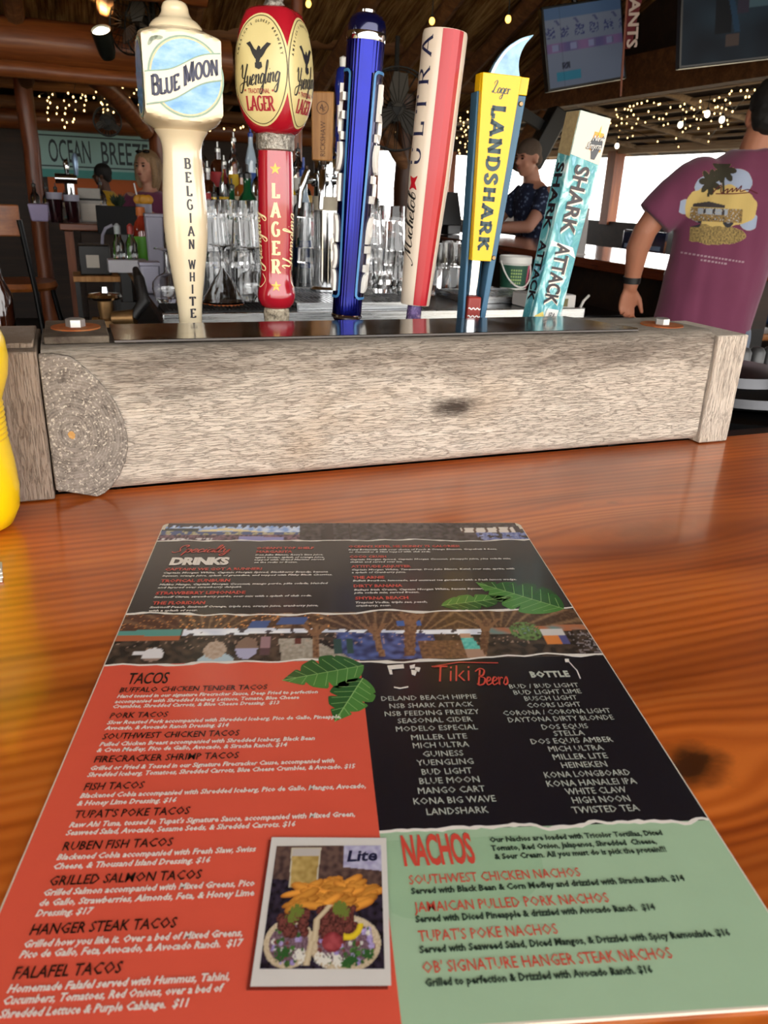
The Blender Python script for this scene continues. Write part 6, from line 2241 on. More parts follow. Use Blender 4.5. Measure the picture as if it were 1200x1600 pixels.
KINDS_B = {
 'clear, white label': bottle_type('a', P_STD, g_clear, mat('black_spout', '#151515', .4), mat('white_bottle_label', '#d8d6d0', .6)),
 'clear, yellow label': bottle_type('b', P_SLIM, g_clear, mat('steel_spout', '#9c9c98', .3, .8), mat('yellow_bottle_label', '#d8b21c', .6)),
 'dark green, white label': bottle_type('c', P_STD, liq('green_bottle', '#0f4a2a'), mat('black_spout', '#151515'), mat('white_bottle_label', '#d8d6d0')),
 'brown, red label': bottle_type('d', P_SQ, liq('brown_bottle', '#3a1a0c'), mat('steel_spout', '#9c9c98'), mat('red_bottle_label', '#a3252a', .6)),
 'pale blue': bottle_type('e', P_SLIM, liq('pale_blue_bottle', '#a9bccb'), mat('blue_cap', '#1c3f94', .4), mat('blue_bottle_label', '#27509c', .6)),
 'black, gold label': bottle_type('f', P_RND, liq('black_bottle', '#171311'), mat('steel_spout', '#9c9c98'), mat('gold_bottle_label', '#b08b3a', .6)),
 'amber, cream label': bottle_type('g', P_SQ, liq('amber_bottle', '#8a4a14'), mat('black_spout', '#151515'), mat('cream_bottle_label', '#cdbf9c', .6)),
 'yellow': bottle_type('h', P_RND, liq('yellow_bottle', '#c9a516'), mat('black_spout', '#151515'), mat('white_bottle_label', '#d8d6d0')),
}
t = thing('bottle_shelf', 'stepped dark back-bar shelf holding the liquor bottles', 'shelf', G(0, 0, CZ + .0005), YAW)
steps = ((2.66, .13), (2.80, .215), (2.94, .30))
for v, h in steps:
    MB().box((.72, v, h / 2), (.58, .125, h)).build('step', M_BLACKC, t, bevel=.003)
br = random.Random(11)
names = list(KINDS_B)
pat = [[5, 7, 2, 3, 6, 2, 0, 3], [0, 3, 1, 6, 0, 4, 7, 5], [4, 0, 3, 1, 4, 6, 1, 0]]
stepn = ('lowest', 'middle', 'top')
for si, (v, h) in enumerate(steps):
    for k in range(8):
        kind = names[pat[si][k]]
        u = .475 + k * .0685 + .002 * br.uniform(-1, 1)
        s = .72 + .08 * br.random()
        bottle(KINDS_B[kind], f'liquor bottle ({kind}), {ORD[k]} along the {stepn[si]} shelf step', u, v + .008 * br.uniform(-1, 1), CZ + .001 + h, 'liquor bottles on the stepped shelf', s, 1.0 + .1 * br.random())
u, v = uv(474, 330, 2.45)[0], 2.45
bottle(KINDS_B['pale blue'], 'tall pale blue bottle with a blue cap standing alone by the small wooden handle', u, v, CZ + .001, None, 1.15, 1.22)
u = uv(385, 365, 2.42)[0]
bottle(KINDS_B['dark green, white label'], 'large green bottle with a white label, foremost, beside the red handle shaft', u, 2.38, CZ + .12, None, 1.0, 1.0)
_bx = MB().box((0, 0, .0595), (.16, .10, .119)).build('riser_block', M_BLACKC, None, bevel=.003)
_bx.location = G(u, 2.38, CZ + .0005)
_bx.rotation_euler = (0, 0, YAW)
tag(_bx, 'black riser box under the large green bottle', 'riser')

# ------------------------------------------------------------------ left end of the island
def put_on(px, py, z=CZ):
    u, v = cpt(px, py, z)
    return u, v
t = thing('mixer_bottle', 'bottle with a lime green label and orange cap at the counter end', 'bottle', G(*put_on(226, 420), CZ + .001), YAW)
MB().lathe([(0, 0), (.036, 0), (.038, .006), (.038, .15), (.028, .185), (.016, .20), (.016, .225), (0, .225)], 20).build('body', liq('red_juice_bottle', '#8a2a1a'), t)
MB().lathe([(.0388, .03), (.0392, .031), (.0392, .13), (.0388, .131)], 20).build('label', mat('lime_green_label', '#5fae2c', .5), t)
MB().lathe([(.018, .212), (.019, .214), (.019, .245), (0, .246)], 16).build('cap', mat('orange_cap', '#b5622c', .5), t)
M_TUB = mat('milky_plastic', '#8f8d9c', .4, 0, .06, 10)
for px, py, h, w, lab in ((246, 430, .22, .07, 'tall milky plastic tub between the green-label bottle and the cream handle'), (236, 458, .09, .065, 'low milky plastic tub in front of the tall tub')):
    t = thing('plastic_tub', lab, 'tub', G(*put_on(px, py), CZ + .001), YAW)
    MB().add([(-w * .4, -w * .4, 0), (w * .4, -w * .4, 0), (w * .4, w * .4, 0), (-w * .4, w * .4, 0), (-w / 2, -w / 2, h), (w / 2, -w / 2, h), (w / 2, w / 2, h), (-w / 2, w / 2, h)], [(3, 2, 1, 0), (4, 5, 6, 7), (0, 1, 5, 4), (1, 2, 6, 5), (2, 3, 7, 6), (3, 0, 4, 7)]).build('body', M_TUB, t, bevel=.008)
    MB().box((0, 0, h + .004), (w * 1.04, w * 1.04, .012)).build('lid', M_TUB, t, bevel=.003)
for i, (px, py, col, lab) in enumerate(((187, 405, '#9aa0a0', 'small clear shaker bottle, left of the pair on the white box'), (207, 405, '#9c3a34', 'small red-capped shaker bottle, right of the pair on the white box'))):
    t = thing('shaker_bottle', lab, 'bottle', G(*put_on(px, py, CZ + .05), CZ + .0515), YAW)
    MB().lathe([(0, 0), (.022, 0), (.023, .004), (.023, .06), (.014, .078), (.011, .10), (0, .10)], 16).build('body', g_clear, t)
    MB().lathe([(.013, .095), (.013, .125), (.004, .135), (0, .135)], 14).build('cap', mat('shaker_cap_%d' % i, col, .5), t)
u, v = put_on(198, 405, CZ + .05)
o = MB().box((0, 0, .0245), (.15, .09, .049)).build('white_box', mat('white_carton', '#bdbbc0', .6), None, bevel=.003)
o.location, o.rotation_euler = G(u, v, CZ + .001), (0, 0, YAW)
tag(o, 'small white box under two shaker bottles at the left end of the counter', 'box')
o = MB()
for k in range(5):
    o.sphere((.03 * math.sin(k * 2.1), .02 * math.cos(k * 1.7), .018 + .004 * k), (.05, .035, .018), 12, 8)
o = organic(o, 'crumpled_towel', mat('grey_towel', '#8d877e', .9, 0, .15, 40, bump=.4), None, .006, 4)
o.location = G(.30, 3.08, CZ + .012)
tag(o, 'crumpled grey bar towel lying on the counter corner', 'towel')
# brass valve rising at the aisle
p = at(164, 470, 2.35)
t = thing('tap_valve', 'brass pipe valve with a round steel top, standing in the dark aisle', 'valve', Vector((p.x, p.y, 0)))
M_BRASS = mat('old_brass', '#8a6a45', .4, .8, .3, 60)
hz_ = p.z
MB().cyl((0, 0, 0), (0, 0, hz_ - .06), .018, n=14).build('pipe', mat('dark_pipe', '#2c2622', .5, .6), t)
MB().lathe([(.02, hz_ - .08), (.028, hz_ - .075), (.028, hz_ - .055), (.018, hz_ - .05), (.022, hz_ - .02), (.022, hz_), (.014, hz_ + .005), (0, hz_ + .005)], 20).build('body', M_BRASS, t)
MB().lathe([(.0, hz_ + .004), (.045, hz_ + .006), (.050, hz_ + .012), (.045, hz_ + .020), (.012, hz_ + .024), (.010, hz_ + .04), (0, hz_ + .04)], 24).build('hand_wheel', M_CHROME, t)
mb = MB().cyl((.02, 0, hz_ - .05), (.085, .0, hz_ - .045), .020, .024, 14).cyl((-.02, 0, hz_ - .065), (-.04, 0, hz_ - .065), .018, n=12)
mb.build('side_port', M_BRASS, t)
MB().tube([(.08, .0, hz_ - .045), (.11, .02, hz_), (.09, .05, hz_ + .06), (.06, .12, hz_ + .08)], [.015, .018, .016, .010], 12).build('hose', mat('black_hose', '#1b1918', .5), t)
# napkin box on a little wooden shelf
t = thing('small_table', 'small wooden shelf table with dark legs left of the counter', 'table', G(uv(150, 428, 3.35)[0], 3.35, 0), YAW)
zt2 = uv(150, 428, 3.35)[1]
MB().box((0, 0, zt2 - .012), (.20, .22, .024)).build('top', M_OAK, t, bevel=.002)
for sx in (-1, 1):
    for sy in (-1, 1):
        MB().box((sx * .085, sy * .09, (zt2 - .024) / 2), (.02, .02, zt2 - .024)).build('leg', M_BLACKC, t)
t = thing('napkin_box', 'black box with a white card on its front, on the little wooden shelf', 'box', G(uv(150, 428, 3.35)[0], 3.35, zt2 + .001), YAW)
MB().box((0, 0, .065), (.135, .13, .13)).build('box', M_BLACKC, t, bevel=.006)
MB().box((-.01, -.066, .06), (.055, .002, .055)).build('card', mat('white_card', '#b5ada2', .7), t)
MB().tube([(.04, .02, .13), (.045, .0, .17), (.06, -.01, .20), (.09, -.02, .215)], .007, 8).build('white_strap', M_TUB, t)

# ------------------------------------------------------------------ right part of the island
u, v = cpt(805, 453)
t = thing('bucket', 'white plastic pail with a green label and a swing handle', 'bucket', G(u, v + .02, CZ + .0015), YAW)
MB().lathe([(0, 0), (.048, 0), (.052, .003), (.060, .115), (.0585, .115), (.050, .006), (0, .006)], 32).build('pail', M_WHITE, t)
MB().lathe([(.0600, .098), (.0640, .100), (.0645, .124), (.061, .127), (.058, .122), (.058, .100)], 32).build('rim', M_WHITE, t)
def bkt(a0, a1, z0, z1, m, nm):
    mb = MB()
    for j in range(2):
        for i in range(17):
            a = a0 + (a1 - a0) * i / 16
            z = z0 + (z1 - z0) * j
            r = .0524 + .008 * z / .115
            mb.v.append((r * math.sin(a), -r * math.cos(a), z))
    mb.f += [(i, i + 1, i + 18, i + 17) for i in range(16)]
    mb.build(nm, m, t)
bkt(-1.9, .55, .008, .094, mat('bottle_green_label', '#1f4f3d', .5), 'green_label')
bkt(.55, 1.3, .008, .094, mat('pink_label', '#c04a6a', .5, 0, .4, 60), 'pink_label')
mb = MB()
for k, s in enumerate((.030, .036, .032, .038, .026)):
    a0 = -.75
    for q in range(5):
        mb.add([(( .0532 + .008 * z / .115) * math.sin(a), -(.0532 + .008 * z / .115) * math.cos(a), z) for a, z in ((a0 + q * .16, .072 - k * .012), (a0 + q * .16 + s * 3.2, .072 - k * .012), (a0 + q * .16 + s * 3.2, .079 - k * .012), (a0 + q * .16, .079 - k * .012))], [(0, 1, 2, 3)])
mb.build('label_print', mat('lime_print', '#9bb86a', .5), t, smooth=0)
MB().tube([(-.064 * math.cos(a), -.064 * math.sin(a) * .78 - .012 * math.sin(a), .108 - .095 * math.sin(a)) for a in [PI * k / 16 for k in range(17)]], .0032, 8).build('swing_handle', M_WHITE, t)
# white tray with a label
u, v = cpt(897, 496, CZ)
t = thing('white_tray', 'low white box tray with a small printed label at the end of the counter', 'tray', G(1.49, 1.715, CZ + .0005), YAW + .05)
MB().box((0, 0, .022), (.17, .13, .044)).build('box', mat('white_carton_bright', '#cfcac4', .5), t, bevel=.003)
MB().box((.01, -.066, .020), (.085, .002, .026)).build('label', mat('olive_label', '#6b6138', .5, 0, .3, 120), t)
MB().box((-.020, -.0675, .020), (.016, .002, .018)).build('red_mark', mat('red_label_mark', '#a83226', .5), t)
MB().box((0, 0, .0446), (.155, .115, .002)).build('tray_floor', mat('grey_tray', '#a9a7a6', .5), t)

# ================================================================== the far arms of the bar
M_RBAR = wood('red_brown_bar_wood', '#4a1f10', '#6b3018', '#8a4526', 'Y', .8, .12, .6, .05)
M_RBARX = wood('red_brown_bar_wood_rear', '#5a2a12', '#7d421f', '#9c5c30', 'X', .8, .3, .4, .1)
t = thing('far_bar', 'dark brown bar counter across the room with a glossy bright top', 'bar counter', G(0, 0, 0), YAW)
MB().box((2.56, 3.34, 1.03), (.72, 2.72, .045)).build('counter_top', M_RBAR, t, bevel=.006)
MB().box((2.60, 3.36, .90), (.50, 2.64, .20)).build('upper_apron', M_DARKB, t)
MB().box((2.62, 3.36, .40), (.46, 2.64, .80)).build('body', M_BLACKC, t)
t = thing('rear_bar', 'orange-brown rear bar counter under the teal sign', 'bar counter', G(0, 0, 0), YAW)
MB().box((1.06, 5.05, 1.03), (2.22, .62, .04)).build('counter_top', M_RBARX, t, bevel=.005)
MB().box((1.12, 5.08, .50), (2.10, .44, 1.00)).build('body', M_DARKB, t)
MB().box((0, 4.85, .50), (.05, .05, 1.0)).build('leg', M_LOGV, t)
# dark ice chest between counter and far bar
u, v = cpt(945, 470, .86)
t = thing('ice_chest', 'black under-bar cooler with a grey steel top beside the man, right of the teal handle', 'cooler', G(1.90, 2.36, 0), YAW)
MB().box((0, 0, .42), (.42, .60, .84)).build('body', M_BLACKC, t, bevel=.01)
MB().box((0, 0, .855), (.44, .62, .03)).build('lid', M_DARKTOP, t, bevel=.004)
_q = at(912, 470, 3.05)
o = MB().tube([Vector((_q.x - .01, _q.y - .01, 0)), at(908, 512, 3.05), at(909, 495, 3.04), at(906, 482, 3.04), at(912, 470, 3.05), at(920, 462, 3.1)], .005, 8).build('white_cable', M_WHITE, None)
tag(o, 'thin white cable dangling in front of the black cooler near the hand', 'cable')
# white menu stand
v_ = vu(897, 396, 2.30)
t = thing('paper_stand', 'tall white paper stand behind the square teal handle on the far bar', 'stand', G(2.30, v_, 1.0545), YAW + math.radians(-30))
MB().add([(-.05, -.02, 0), (.05, -.02, 0), (.05, .03, 0), (-.05, .03, 0), (-.035, .0, .21), (.048, .0, .21), (.048, .01, .21), (-.035, .01, .21)], [(3, 2, 1, 0), (4, 5, 6, 7), (0, 1, 5, 4), (1, 2, 6, 5), (2, 3, 7, 6), (3, 0, 4, 7)]).build('card', mat('white_card_bright', '#cfccc8', .6), t, bevel=.002)
MB().box((0, .005, -.0005), (.11, .07, .006)).build('foot', M_WHITE, t)
# ------------------------------------------------------------------ benches and chairs by the openings
M_NAVYS = mat('navy_vinyl', '#1d2f4d', .25, 0, .08, 10, coat=.5)
def bench(label, u, v, w, yaw):
    t = thing('bar_chair', label, 'chair', G(u, v, 0), YAW + yaw)
    MB().box((0, 0, .72), (w, .38, .06)).build('seat', M_NAVYS, t, bevel=.02)
    MB().box((0, .17, 1.00), (w, .04, .22)).build('backrest', M_NAVYS, t, bevel=.015)
    MB().box((0, .145, 1.00), (w * .8, .006, .03)).build('back_stripe', mat('pale_blue_trim', '#8fa8c8', .4), t)
    for sx in (-1, 1):
        for sy in (-1, 1):
            MB().tube([(sx * (w / 2 - .03), sy * .15, 0), (sx * (w / 2 - .05), sy * .14, .69)], .014, 8).build('leg', M_RUB, t)
    MB().box((w / 2 + .002, .17, .93), (.02, .045, .46)).build('post', M_CHROME, t)
for k, (v, lab) in enumerate(((2.35, 'navy high-back bar chair nearest the man in maroon, under the openings'), (3.0, 'navy high-back bar chair in the middle under the wide opening'), (3.65, 'navy high-back bar chair beside the teal handle, by the brown post'), (4.3, 'navy high-back bar chair next to the seated man'))):
    bench(lab, 3.75, v, .50, -PI / 2)
# dining chair with a tan back in front of them
t = thing('wooden_chair', 'brown wooden chair with a rounded back beyond the glossy far bar', 'chair', G(3.18, 2.55, 0), YAW - PI / 2)
M_TAN = wood('tan_chair_wood', '#6b3a1c', '#8f5a30', '#b07f4f', 'X', 1.0, .3, .3)
MB().box((0, 0, .70), (.42, .40, .035)).build('seat', M_TAN, t, bevel=.01)
mb = MB()
mb.tube([(-.21 * math.cos(a) , .18 + .03 * math.sin(a), 1.0 + .09 * math.sin(a)) for a in [PI * k / 14 for k in range(15)]], .03, 8)
mb.build('back_rail', M_TAN, t)
for sx in (-1, 1):
    for sy in (-1, 1):
        MB().tube([(sx * .18, sy * .17, 0), (sx * .17, sy * .16, .69 if sy < 0 else 1.0)], .016, 8).build('leg', M_TAN, t)
# dark tabletop sign / register by the post, seen between handles
t = thing('register', 'black point-of-sale screen on the far bar, between the white and yellow handles', 'screen', G(2.40, 4.42, 1.054), YAW + .5)
MB().box((0, 0, .16), (.30, .02, .22), Matrix.Rotation(-.25, 4, 'X')).build('screen', mat('black_tv_plastic', '#0b0b0d'), t, bevel=.005)
MB().box((0, .03, .03), (.14, .14, .06)).build('foot', mat('black_tv_plastic', '#0b0b0d'), t, bevel=.005)
# orange traffic-cone shaped ornament and box beyond the glasses
p = uv(618, 268, 5.0)
t = thing('toy_parrot', 'small orange and green ornament beyond the stacked glasses, by the dark post', 'ornament', G(uv(592, 345, 5.05)[0], 5.0, 1.051), YAW)
MB().lathe([(0, 0), (.05, 0), (.045, .03), (.02, .10), (0, .11)], 16).build('body', mat('orange_ornament', '#b5572a', .5, 0, .3, 40), t)
MB().sphere((0, 0, .12), .022, 12, 8).build('head', mat('green_ornament', '#3c7a5a', .5), t)

# ------------------------------------------------------------------ things along the rear bar (left)
RZ = 1.051
def rear(px, v=4.92):
    return uv(px, 345, v)[0]
t = thing('order_screen', 'black flat screen standing on the rear bar in front of the woman', 'screen', G(uv(189, 340, 4.55)[0], 4.60, 1.0), YAW - math.radians(8))
za, zb = uv(189, 322, 4.6)[1] - 1.0, uv(189, 366, 4.6)[1] - 1.0
wd = uv(227, 340, 4.6)[0] - uv(153, 340, 4.6)[0]
MB().box((0, 0, (za + zb) / 2), (wd, .03, za - zb)).build('screen', mat('matt_black_plastic', '#08080a', .8), t, bevel=.004)
MB().box((0, .07, -.20), (.06, .06, .40)).build('stand', mat('black_tv_plastic', '#0b0b0d'), t)
MB().box((0, .06, -.70), (.10, .10, .60)).build('column', M_BLACKC, t)
_z = -1.0
MB().box((0, .06, -.985), (.26, .24, .03)).build('foot', M_BLACKC, t)
t = thing('white_pail', 'small lilac-white plastic pail on the rear bar by the brown post', 'pail', G(rear(63), 4.95, RZ), YAW)
MB().add([(-.05, -.05, 0), (.05, -.05, 0), (.05, .05, 0), (-.05, .05, 0), (-.062, -.062, .10), (.062, -.062, .10), (.062, .062, .10), (-.062, .062, .10)], [(3, 2, 1, 0), (4, 5, 6, 7), (0, 1, 5, 4), (1, 2, 6, 5), (2, 3, 7, 6), (3, 0, 4, 7)]).build('tub', mat('lilac_plastic', '#a79cc0', .4), t, bevel=.008)
for k, (px, v, s, kind, lab) in enumerate(((59, 5.18, .80, 'clear, white label', 'clear bottle rising behind the lilac pail under the sign'), (77, 5.15, .75, 'clear, white label', 'bottle with a dark spout, next right of the lilac pail'), (92, 5.15, .75, 'clear, white label', 'clear bottle with a white label beside the dark drinks'), (105, 5.22, .62, 'clear, white label', 'short clear bottle in front of the small beer font'), (161, 5.18, .9, 'clear, white label', 'clear bottle with a pour spout before the person in yellow'))):
    bottle(KINDS_B[kind], lab, rear(px, v), v, RZ, 'bottles on the rear bar', s)
M_COLA = liq('dark_cola', '#2a1016')
for k, (px, h, lab) in enumerate(((89, .17, 'dark red drink in a tall cup on the rear bar, left of two'), (115, .16, 'dark cola drink in a tall cup on the rear bar, beside the napkin holder'))):
    t = thing('drink_cup', lab, 'cup', G(rear(px, 4.83), 4.83, RZ), YAW, 'dark drinks on the rear bar')
    MB().lathe([(0, 0), (.034, 0), (.036, .004), (.044, h * .78), (0, h * .78)], 20).build('drink', M_COLA, t)
    MB().lathe([(.0445, h * .782), (.047, h), (.0455, h), (.043, h * .782)], 20).build('rim', M_TUB, t)
t = thing('napkin_holder', 'grey napkin holder with white papers on the rear bar', 'napkin holder', G(rear(143, 4.98), 4.98, RZ), YAW)
MB().box((0, 0, .10), (.13, .09, .20)).build('papers', mat('grey_white_paper', '#9a968f', .8, 0, .1, 30), t, bevel=.003)
MB().box((0, -.047, .135), (.135, .006, .012)).build('band', M_RUB, t)
MB().box((0, -.046, .06), (.11, .004, .10)).build('menu_card', mat('white_card', '#b5ada2'), t)
t = thing('beer_font', 'small chrome beer font with a silver-blue handle under the sign lettering', 'beer tower', G(rear(114, 5.14), 5.14, RZ), YAW)
MB().lathe([(.05, 0), (.05, .01), (.03, .02), (.03, .22), (.036, .225), (.036, .27), (0, .275)], 24).build('column', M_CHROME, t)
MB().cyl((-.08, -.02, .25), (.05, -.02, .25), .03, n=16).build('crossbar', M_CHROME, t)
for x, h, m in ((-.005, .09, M_CHROME), (.05, .13, mat('silver_blue_handle', '#7d93ad', .3, .5))):
    MB().lathe([(.010, .27), (.014, .30), (.020, .27 + h * .8), (.010, .27 + h), (0, .275 + h)], 16, Matrix.Translation((x, -.02, 0))).build('handle', m, t)
t = thing('flower_pot', 'small orange flower pot with a dark plant against the orange wall', 'plant', G(uv(184, 300, 5.2)[0], 5.2, RZ), YAW)
MB().lathe([(0, 0), (.035, 0), (.045, .08), (0, .08)], 18).build('pot', mat('terracotta', '#9a4a22', .7), t)
mb = MB()
for k in range(26):
    a, r = k * 2.4, .02 + .04 * ((k * 7) % 10) / 10
    p0 = (0, 0, .08)
    mb.tube([p0, (r * .6 * math.cos(a), r * .6 * math.sin(a), .12), (r * math.cos(a), r * math.sin(a), .13 + .05 * ((k * 3) % 7) / 7)], [.002, .012, .001], 6, flat=.3)
mb.build('foliage', mat('dark_green_leaf', '#1f2f1a', .6), t)
p = at(226, 320, 5.0)
t = thing('fruit_bowl', 'yellow fruit slices in a clear cup before the woman', 'cup', G(uv(226, 345, 4.92)[0], 4.9, RZ), YAW)
MB().lathe([(0, 0), (.045, 0), (.05, .12), (0, .12)], 20).build('cup', M_TUB, t)
for k in range(4):
    MB().sphere((.03 * math.cos(k * 1.6), .02 * math.sin(k * 1.6), .145), (.032, .012, .03), 14, 8).build('fruit_slice', mat('orange_fruit', '#c58a1e', .5, 0, .2, 60), t)
MB().tube([(-.03, 0, .12), (-.05, 0, .24)], .004, 8).build('straw', M_WHITE, t)
M_PEP = mat('copper_shaker', '#9a8577', .3, .7)
o = MB().lathe([(0, 0), (.022, 0), (.024, .05), (.020, .12), (.012, .14), (0, .142)], 18).build('pepper_mill', M_PEP, None)
o.location = G(uv(232, 360, 4.0)[0], 3.05, CZ + .001)
tag(o, 'metal shaker standing at the far left corner of the island counter', 'shaker')

# bar stools at the left
M_STOOLW = wood('stool_orange_wood', '#6e3814', '#8f4f1f', '#a9662f', 'X', 1.2, .4, .2)
M_BLKM = mat('black_metal', '#0f0f10', .35, .5)
def stool(label, u, v, yaw, zk=1.0):
    t = thing('bar_stool', label, 'bar stool', G(u, v, 0), YAW + yaw, 'black metal bar stools with wooden seats')
    t.scale = (1, 1, zk)
    MB().lathe([(0, .74), (.19, .74), (.20, .755), (.19, .78), (0, .785)], 28).build('seat', M_STOOLW, t)
    mb = MB()
    rings = []
    for k in range(13):
        a = -.55 + 1.1 * k / 12
        r = .23
        rings.append([(r * math.sin(a), r * math.cos(a), 1.02), (r * math.sin(a), r * math.cos(a), 1.17), ((r + .02) * math.sin(a), (r + .02) * math.cos(a), 1.17), ((r + .02) * math.sin(a), (r + .02) * math.cos(a), 1.02)])
    mb.loft(rings).build('backrest', M_STOOLW, t, bevel=.006)
    for sx in (-1, 1):
        MB().tube([(sx * .22, -.22, 0), (sx * .13, -.13, .74)], .014, 10).build('leg', M_BLKM, t)
        MB().tube([(sx * .22, .24, 0), (sx * .15, .18, .74), (sx * .125, .215, 1.10)], .014, 10).build('leg', M_BLKM, t)
    MB().tube([(.185 * math.cos(2 * PI * k / 24), .185 * math.sin(2 * PI * k / 24), .28) for k in range(25)], .010, 8).build('foot_ring', M_BLKM, t)
stool('black metal bar stool with an orange wooden back, half out of the picture', uv(18, 340, 4.3)[0], 4.15, PI - .3)
# glinting bottles low at the picture edge
for px, lab in ((6, 'dark bottle with a bright glint low at the very edge beneath the stools'),):
    t = thing('glass_bottle', lab, 'bottle', G(uv(px, 500, 2.3)[0], 2.3, 0), YAW)
    zz = uv(px, 410, 2.3)[1]
    MB().box((0, 0, (zz - .25) / 2), (.14, .2, zz - .25)).build('crate', M_BLACKC, t)
    MB().lathe([(0, zz - .25), (.036, zz - .25), (.037, zz - .10), (.014, zz - .05), (.013, zz), (0, zz)], 18).build('body', liq('brown_bottle', '#3a1a0c'), t)
# ------------------------------------------------------------------ chrome tub and bar caddy at the right, below the bar edge
u0_, v0_ = .95, .30
t = thing('steel_drum', 'shiny dark steel drum below the bar edge, beyond the pale end post', 'drum', G(u0_, v0_, 0), YAW)
M_DKCH = mat('dark_chrome', '#4a4a4c', .32, 1.0, .3, 30)
MB().lathe([(0, .80), (.150, .80), (.160, .82), (.165, .98), (.168, 1.00), (.168, 1.012), (.160, 1.018), (0, 1.020)], 48).build('drum', M_DKCH, t)
MB().lathe([(0, 1.0205), (.13, 1.022), (.15, 1.030), (.145, 1.042), (.09, 1.046), (.085, 1.060), (.03, 1.064), (0, 1.066)], 40).build('lid', M_DKCH, t)
MB().lathe([(0, 0), (.12, 0), (.12, .80), (0, .80)], 24).build('pedestal', M_BLACKC, t)
o = MB().box((.93, .062, 1.012), (.46, .05, .04)).build('steel_ledge', M_DARKTOP, None, bevel=.003)
inframe(o)
tag(o, 'narrow dark metal ledge along the bar edge right of the pale end post', 'ledge')
MB().box((.93, .062, .496), (.44, .04, .992)).build('support', M_BLACKC, o)
t = thing('bottle_caddy', 'black ribbed rack of bar spouts behind the steel drum, at the edge of the picture', 'caddy', G(1.17, .58, 0), YAW)
MB().box((0, 0, .49), (.40, .16, .98)).build('cabinet', M_BLACKC, t)
for k in range(9):
    MB().lathe([(.012, .98), (.016, .984), (.016, 1.03), (.010, 1.038), (0, 1.04)], 12, Matrix.Translation((-.16 + k * .035, -.04, 0))).build('spout_cap', mat('grey_black_cap', '#3a3a3a', .35), t)

# ================================================================== people
def V(*a):
    return Vector(a)
def ell(mb, c, r, R=None):
    M = Matrix.Translation(Vector(c)) @ (R.to_4x4() if R is not None else Matrix.Identity(4))
    mb.sphere((0, 0, 0), r, 20, 14, M)
def limb(mb, pts, radii):
    mb.tube(pts, radii, 14)
    for p, r in zip(pts, radii):
        mb.sphere(p, r * .995, 14, 10)
def hand(mb, W, D, N, S, k=1.0, curl=1.0):
    """palm, four unequal curled fingers and a thumb from the side of the palm"""
    D, N, S = D.normalized(), N.normalized(), S.normalized()
    rings = []
    for s, w, th in ((-.012, .026, .021), (.010, .030, .018), (.035, .038, .016), (.065, .041, .0145), (.088, .039, .012), (.096, .034, .009)):
        c = W + D * s * k
        rings.append([c + S * (w * k * math.cos(2 * PI * q / 16)) + N * (th * k * math.sin(2 * PI * q / 16)) for q in range(16)])
    mb.loft(rings)
    for off, ln, r, cu in ((.030, .070, .0088, .85), (.0105, .079, .0092, 1.0), (-.0095, .074, .0088, 1.08), (-.0290, .058, .0078, 1.2)):
        p = W + D * .086 * k + S * off * k
        a = .30 * cu * curl
        pts, rr = [p - D * .012 * k], [r * k]
        for seg, da in ((.46, .0), (.31, .62 * cu * curl), (.24, .45 * cu * curl)):
            a += da
            p = p + (D * math.cos(a) + N * math.sin(a)) * ln * seg * k
            pts.append(p)
            rr.append(r * k * (1 - .08 * len(pts)))
        limb(mb, pts, rr)
    p = W + D * .022 * k + S * .026 * k
    d1 = (D * .75 + S * .62 + N * .25).normalized()
    d2 = (D * .95 + S * .22 + N * .35).normalized()
    limb(mb, [p, p + d1 * .034 * k, p + d1 * .034 * k + d2 * .030 * k, p + d1 * .034 * k + d2 * .054 * k], [.0125 * k, .0115 * k, .0100 * k, .0085 * k])
def head(mb, c, face, k=1.0, up=V(0, 0, 1)):
    """skull, jaw, nose, brow, ears; face = direction it looks"""
    f = face.normalized()
    s = f.cross(up).normalized()
    u = s.cross(f)
    R = Matrix((s, f, u)).transposed()
    P = lambda x, y, z: c + (s * x + f * y + u * z) * k
    ell(mb, P(0, -.008, .028), (.074 * k, .092 * k, .088 * k), R)
    ell(mb, P(0, .022, -.035), (.060 * k, .070 * k, .080 * k), R)
    ell(mb, P(0, .050, -.088), (.030 * k, .030 * k, .024 * k), R)
    limb(mb, [P(0, .084, .012), P(0, .104, -.018)], [.009 * k, .014 * k])
    for q in (-1, 1):
        ell(mb, P(q * .010, .096, -.022), (.010 * k, .010 * k, .008 * k), R)
        ell(mb, P(q * .075, -.004, -.004), (.010 * k, .020 * k, .032 * k), R)
        ell(mb, P(q * .032, .074, .024), (.020 * k, .014 * k, .008 * k), R)
        ell(mb, P(q * .036, .066, -.030), (.022 * k, .018 * k, .024 * k), R)
    ell(mb, P(0, .080, -.052), (.022 * k, .014 * k, .012 * k), R)
    return P, R
def face_parts(t, P, R, k, lip='#9a4f46', iris='#20150f'):
    mb = MB()
    for q in (-1, 1):
        ell(mb, P(q * .031, .0835, .008), (.012 * k, .0065 * k, .0068 * k), R)
    mb.build('eyes', mat('eye_' + iris[1:], iris, .3), t)
    mb = MB()
    for q in (-1, 1):
        ell(mb, P(q * .032, .0865, .028), (.019 * k, .006 * k, .0042 * k), R)
    mb.build('eyebrows', mat('brow_brown', '#3b281c', .8), t)
    mb = MB()
    ell(mb, P(0, .0925, -.051), (.022 * k, .006 * k, .0065 * k), R)
    mb.build('lips', mat('lip_' + lip[1:], lip, .4), t)
def torso_rings(rows, n=28):
    """rows: (z, cx, cy, rx, ry)"""
    out = []
    for z, cx, cy, rx, ry in rows:
        out.append([(cx + rx * (abs(math.cos(a)) ** .85) * (1 if math.cos(a) > 0 else -1), cy + ry * math.sin(a), z) for a in [2 * PI * q / n for q in range(n)]])
    return out
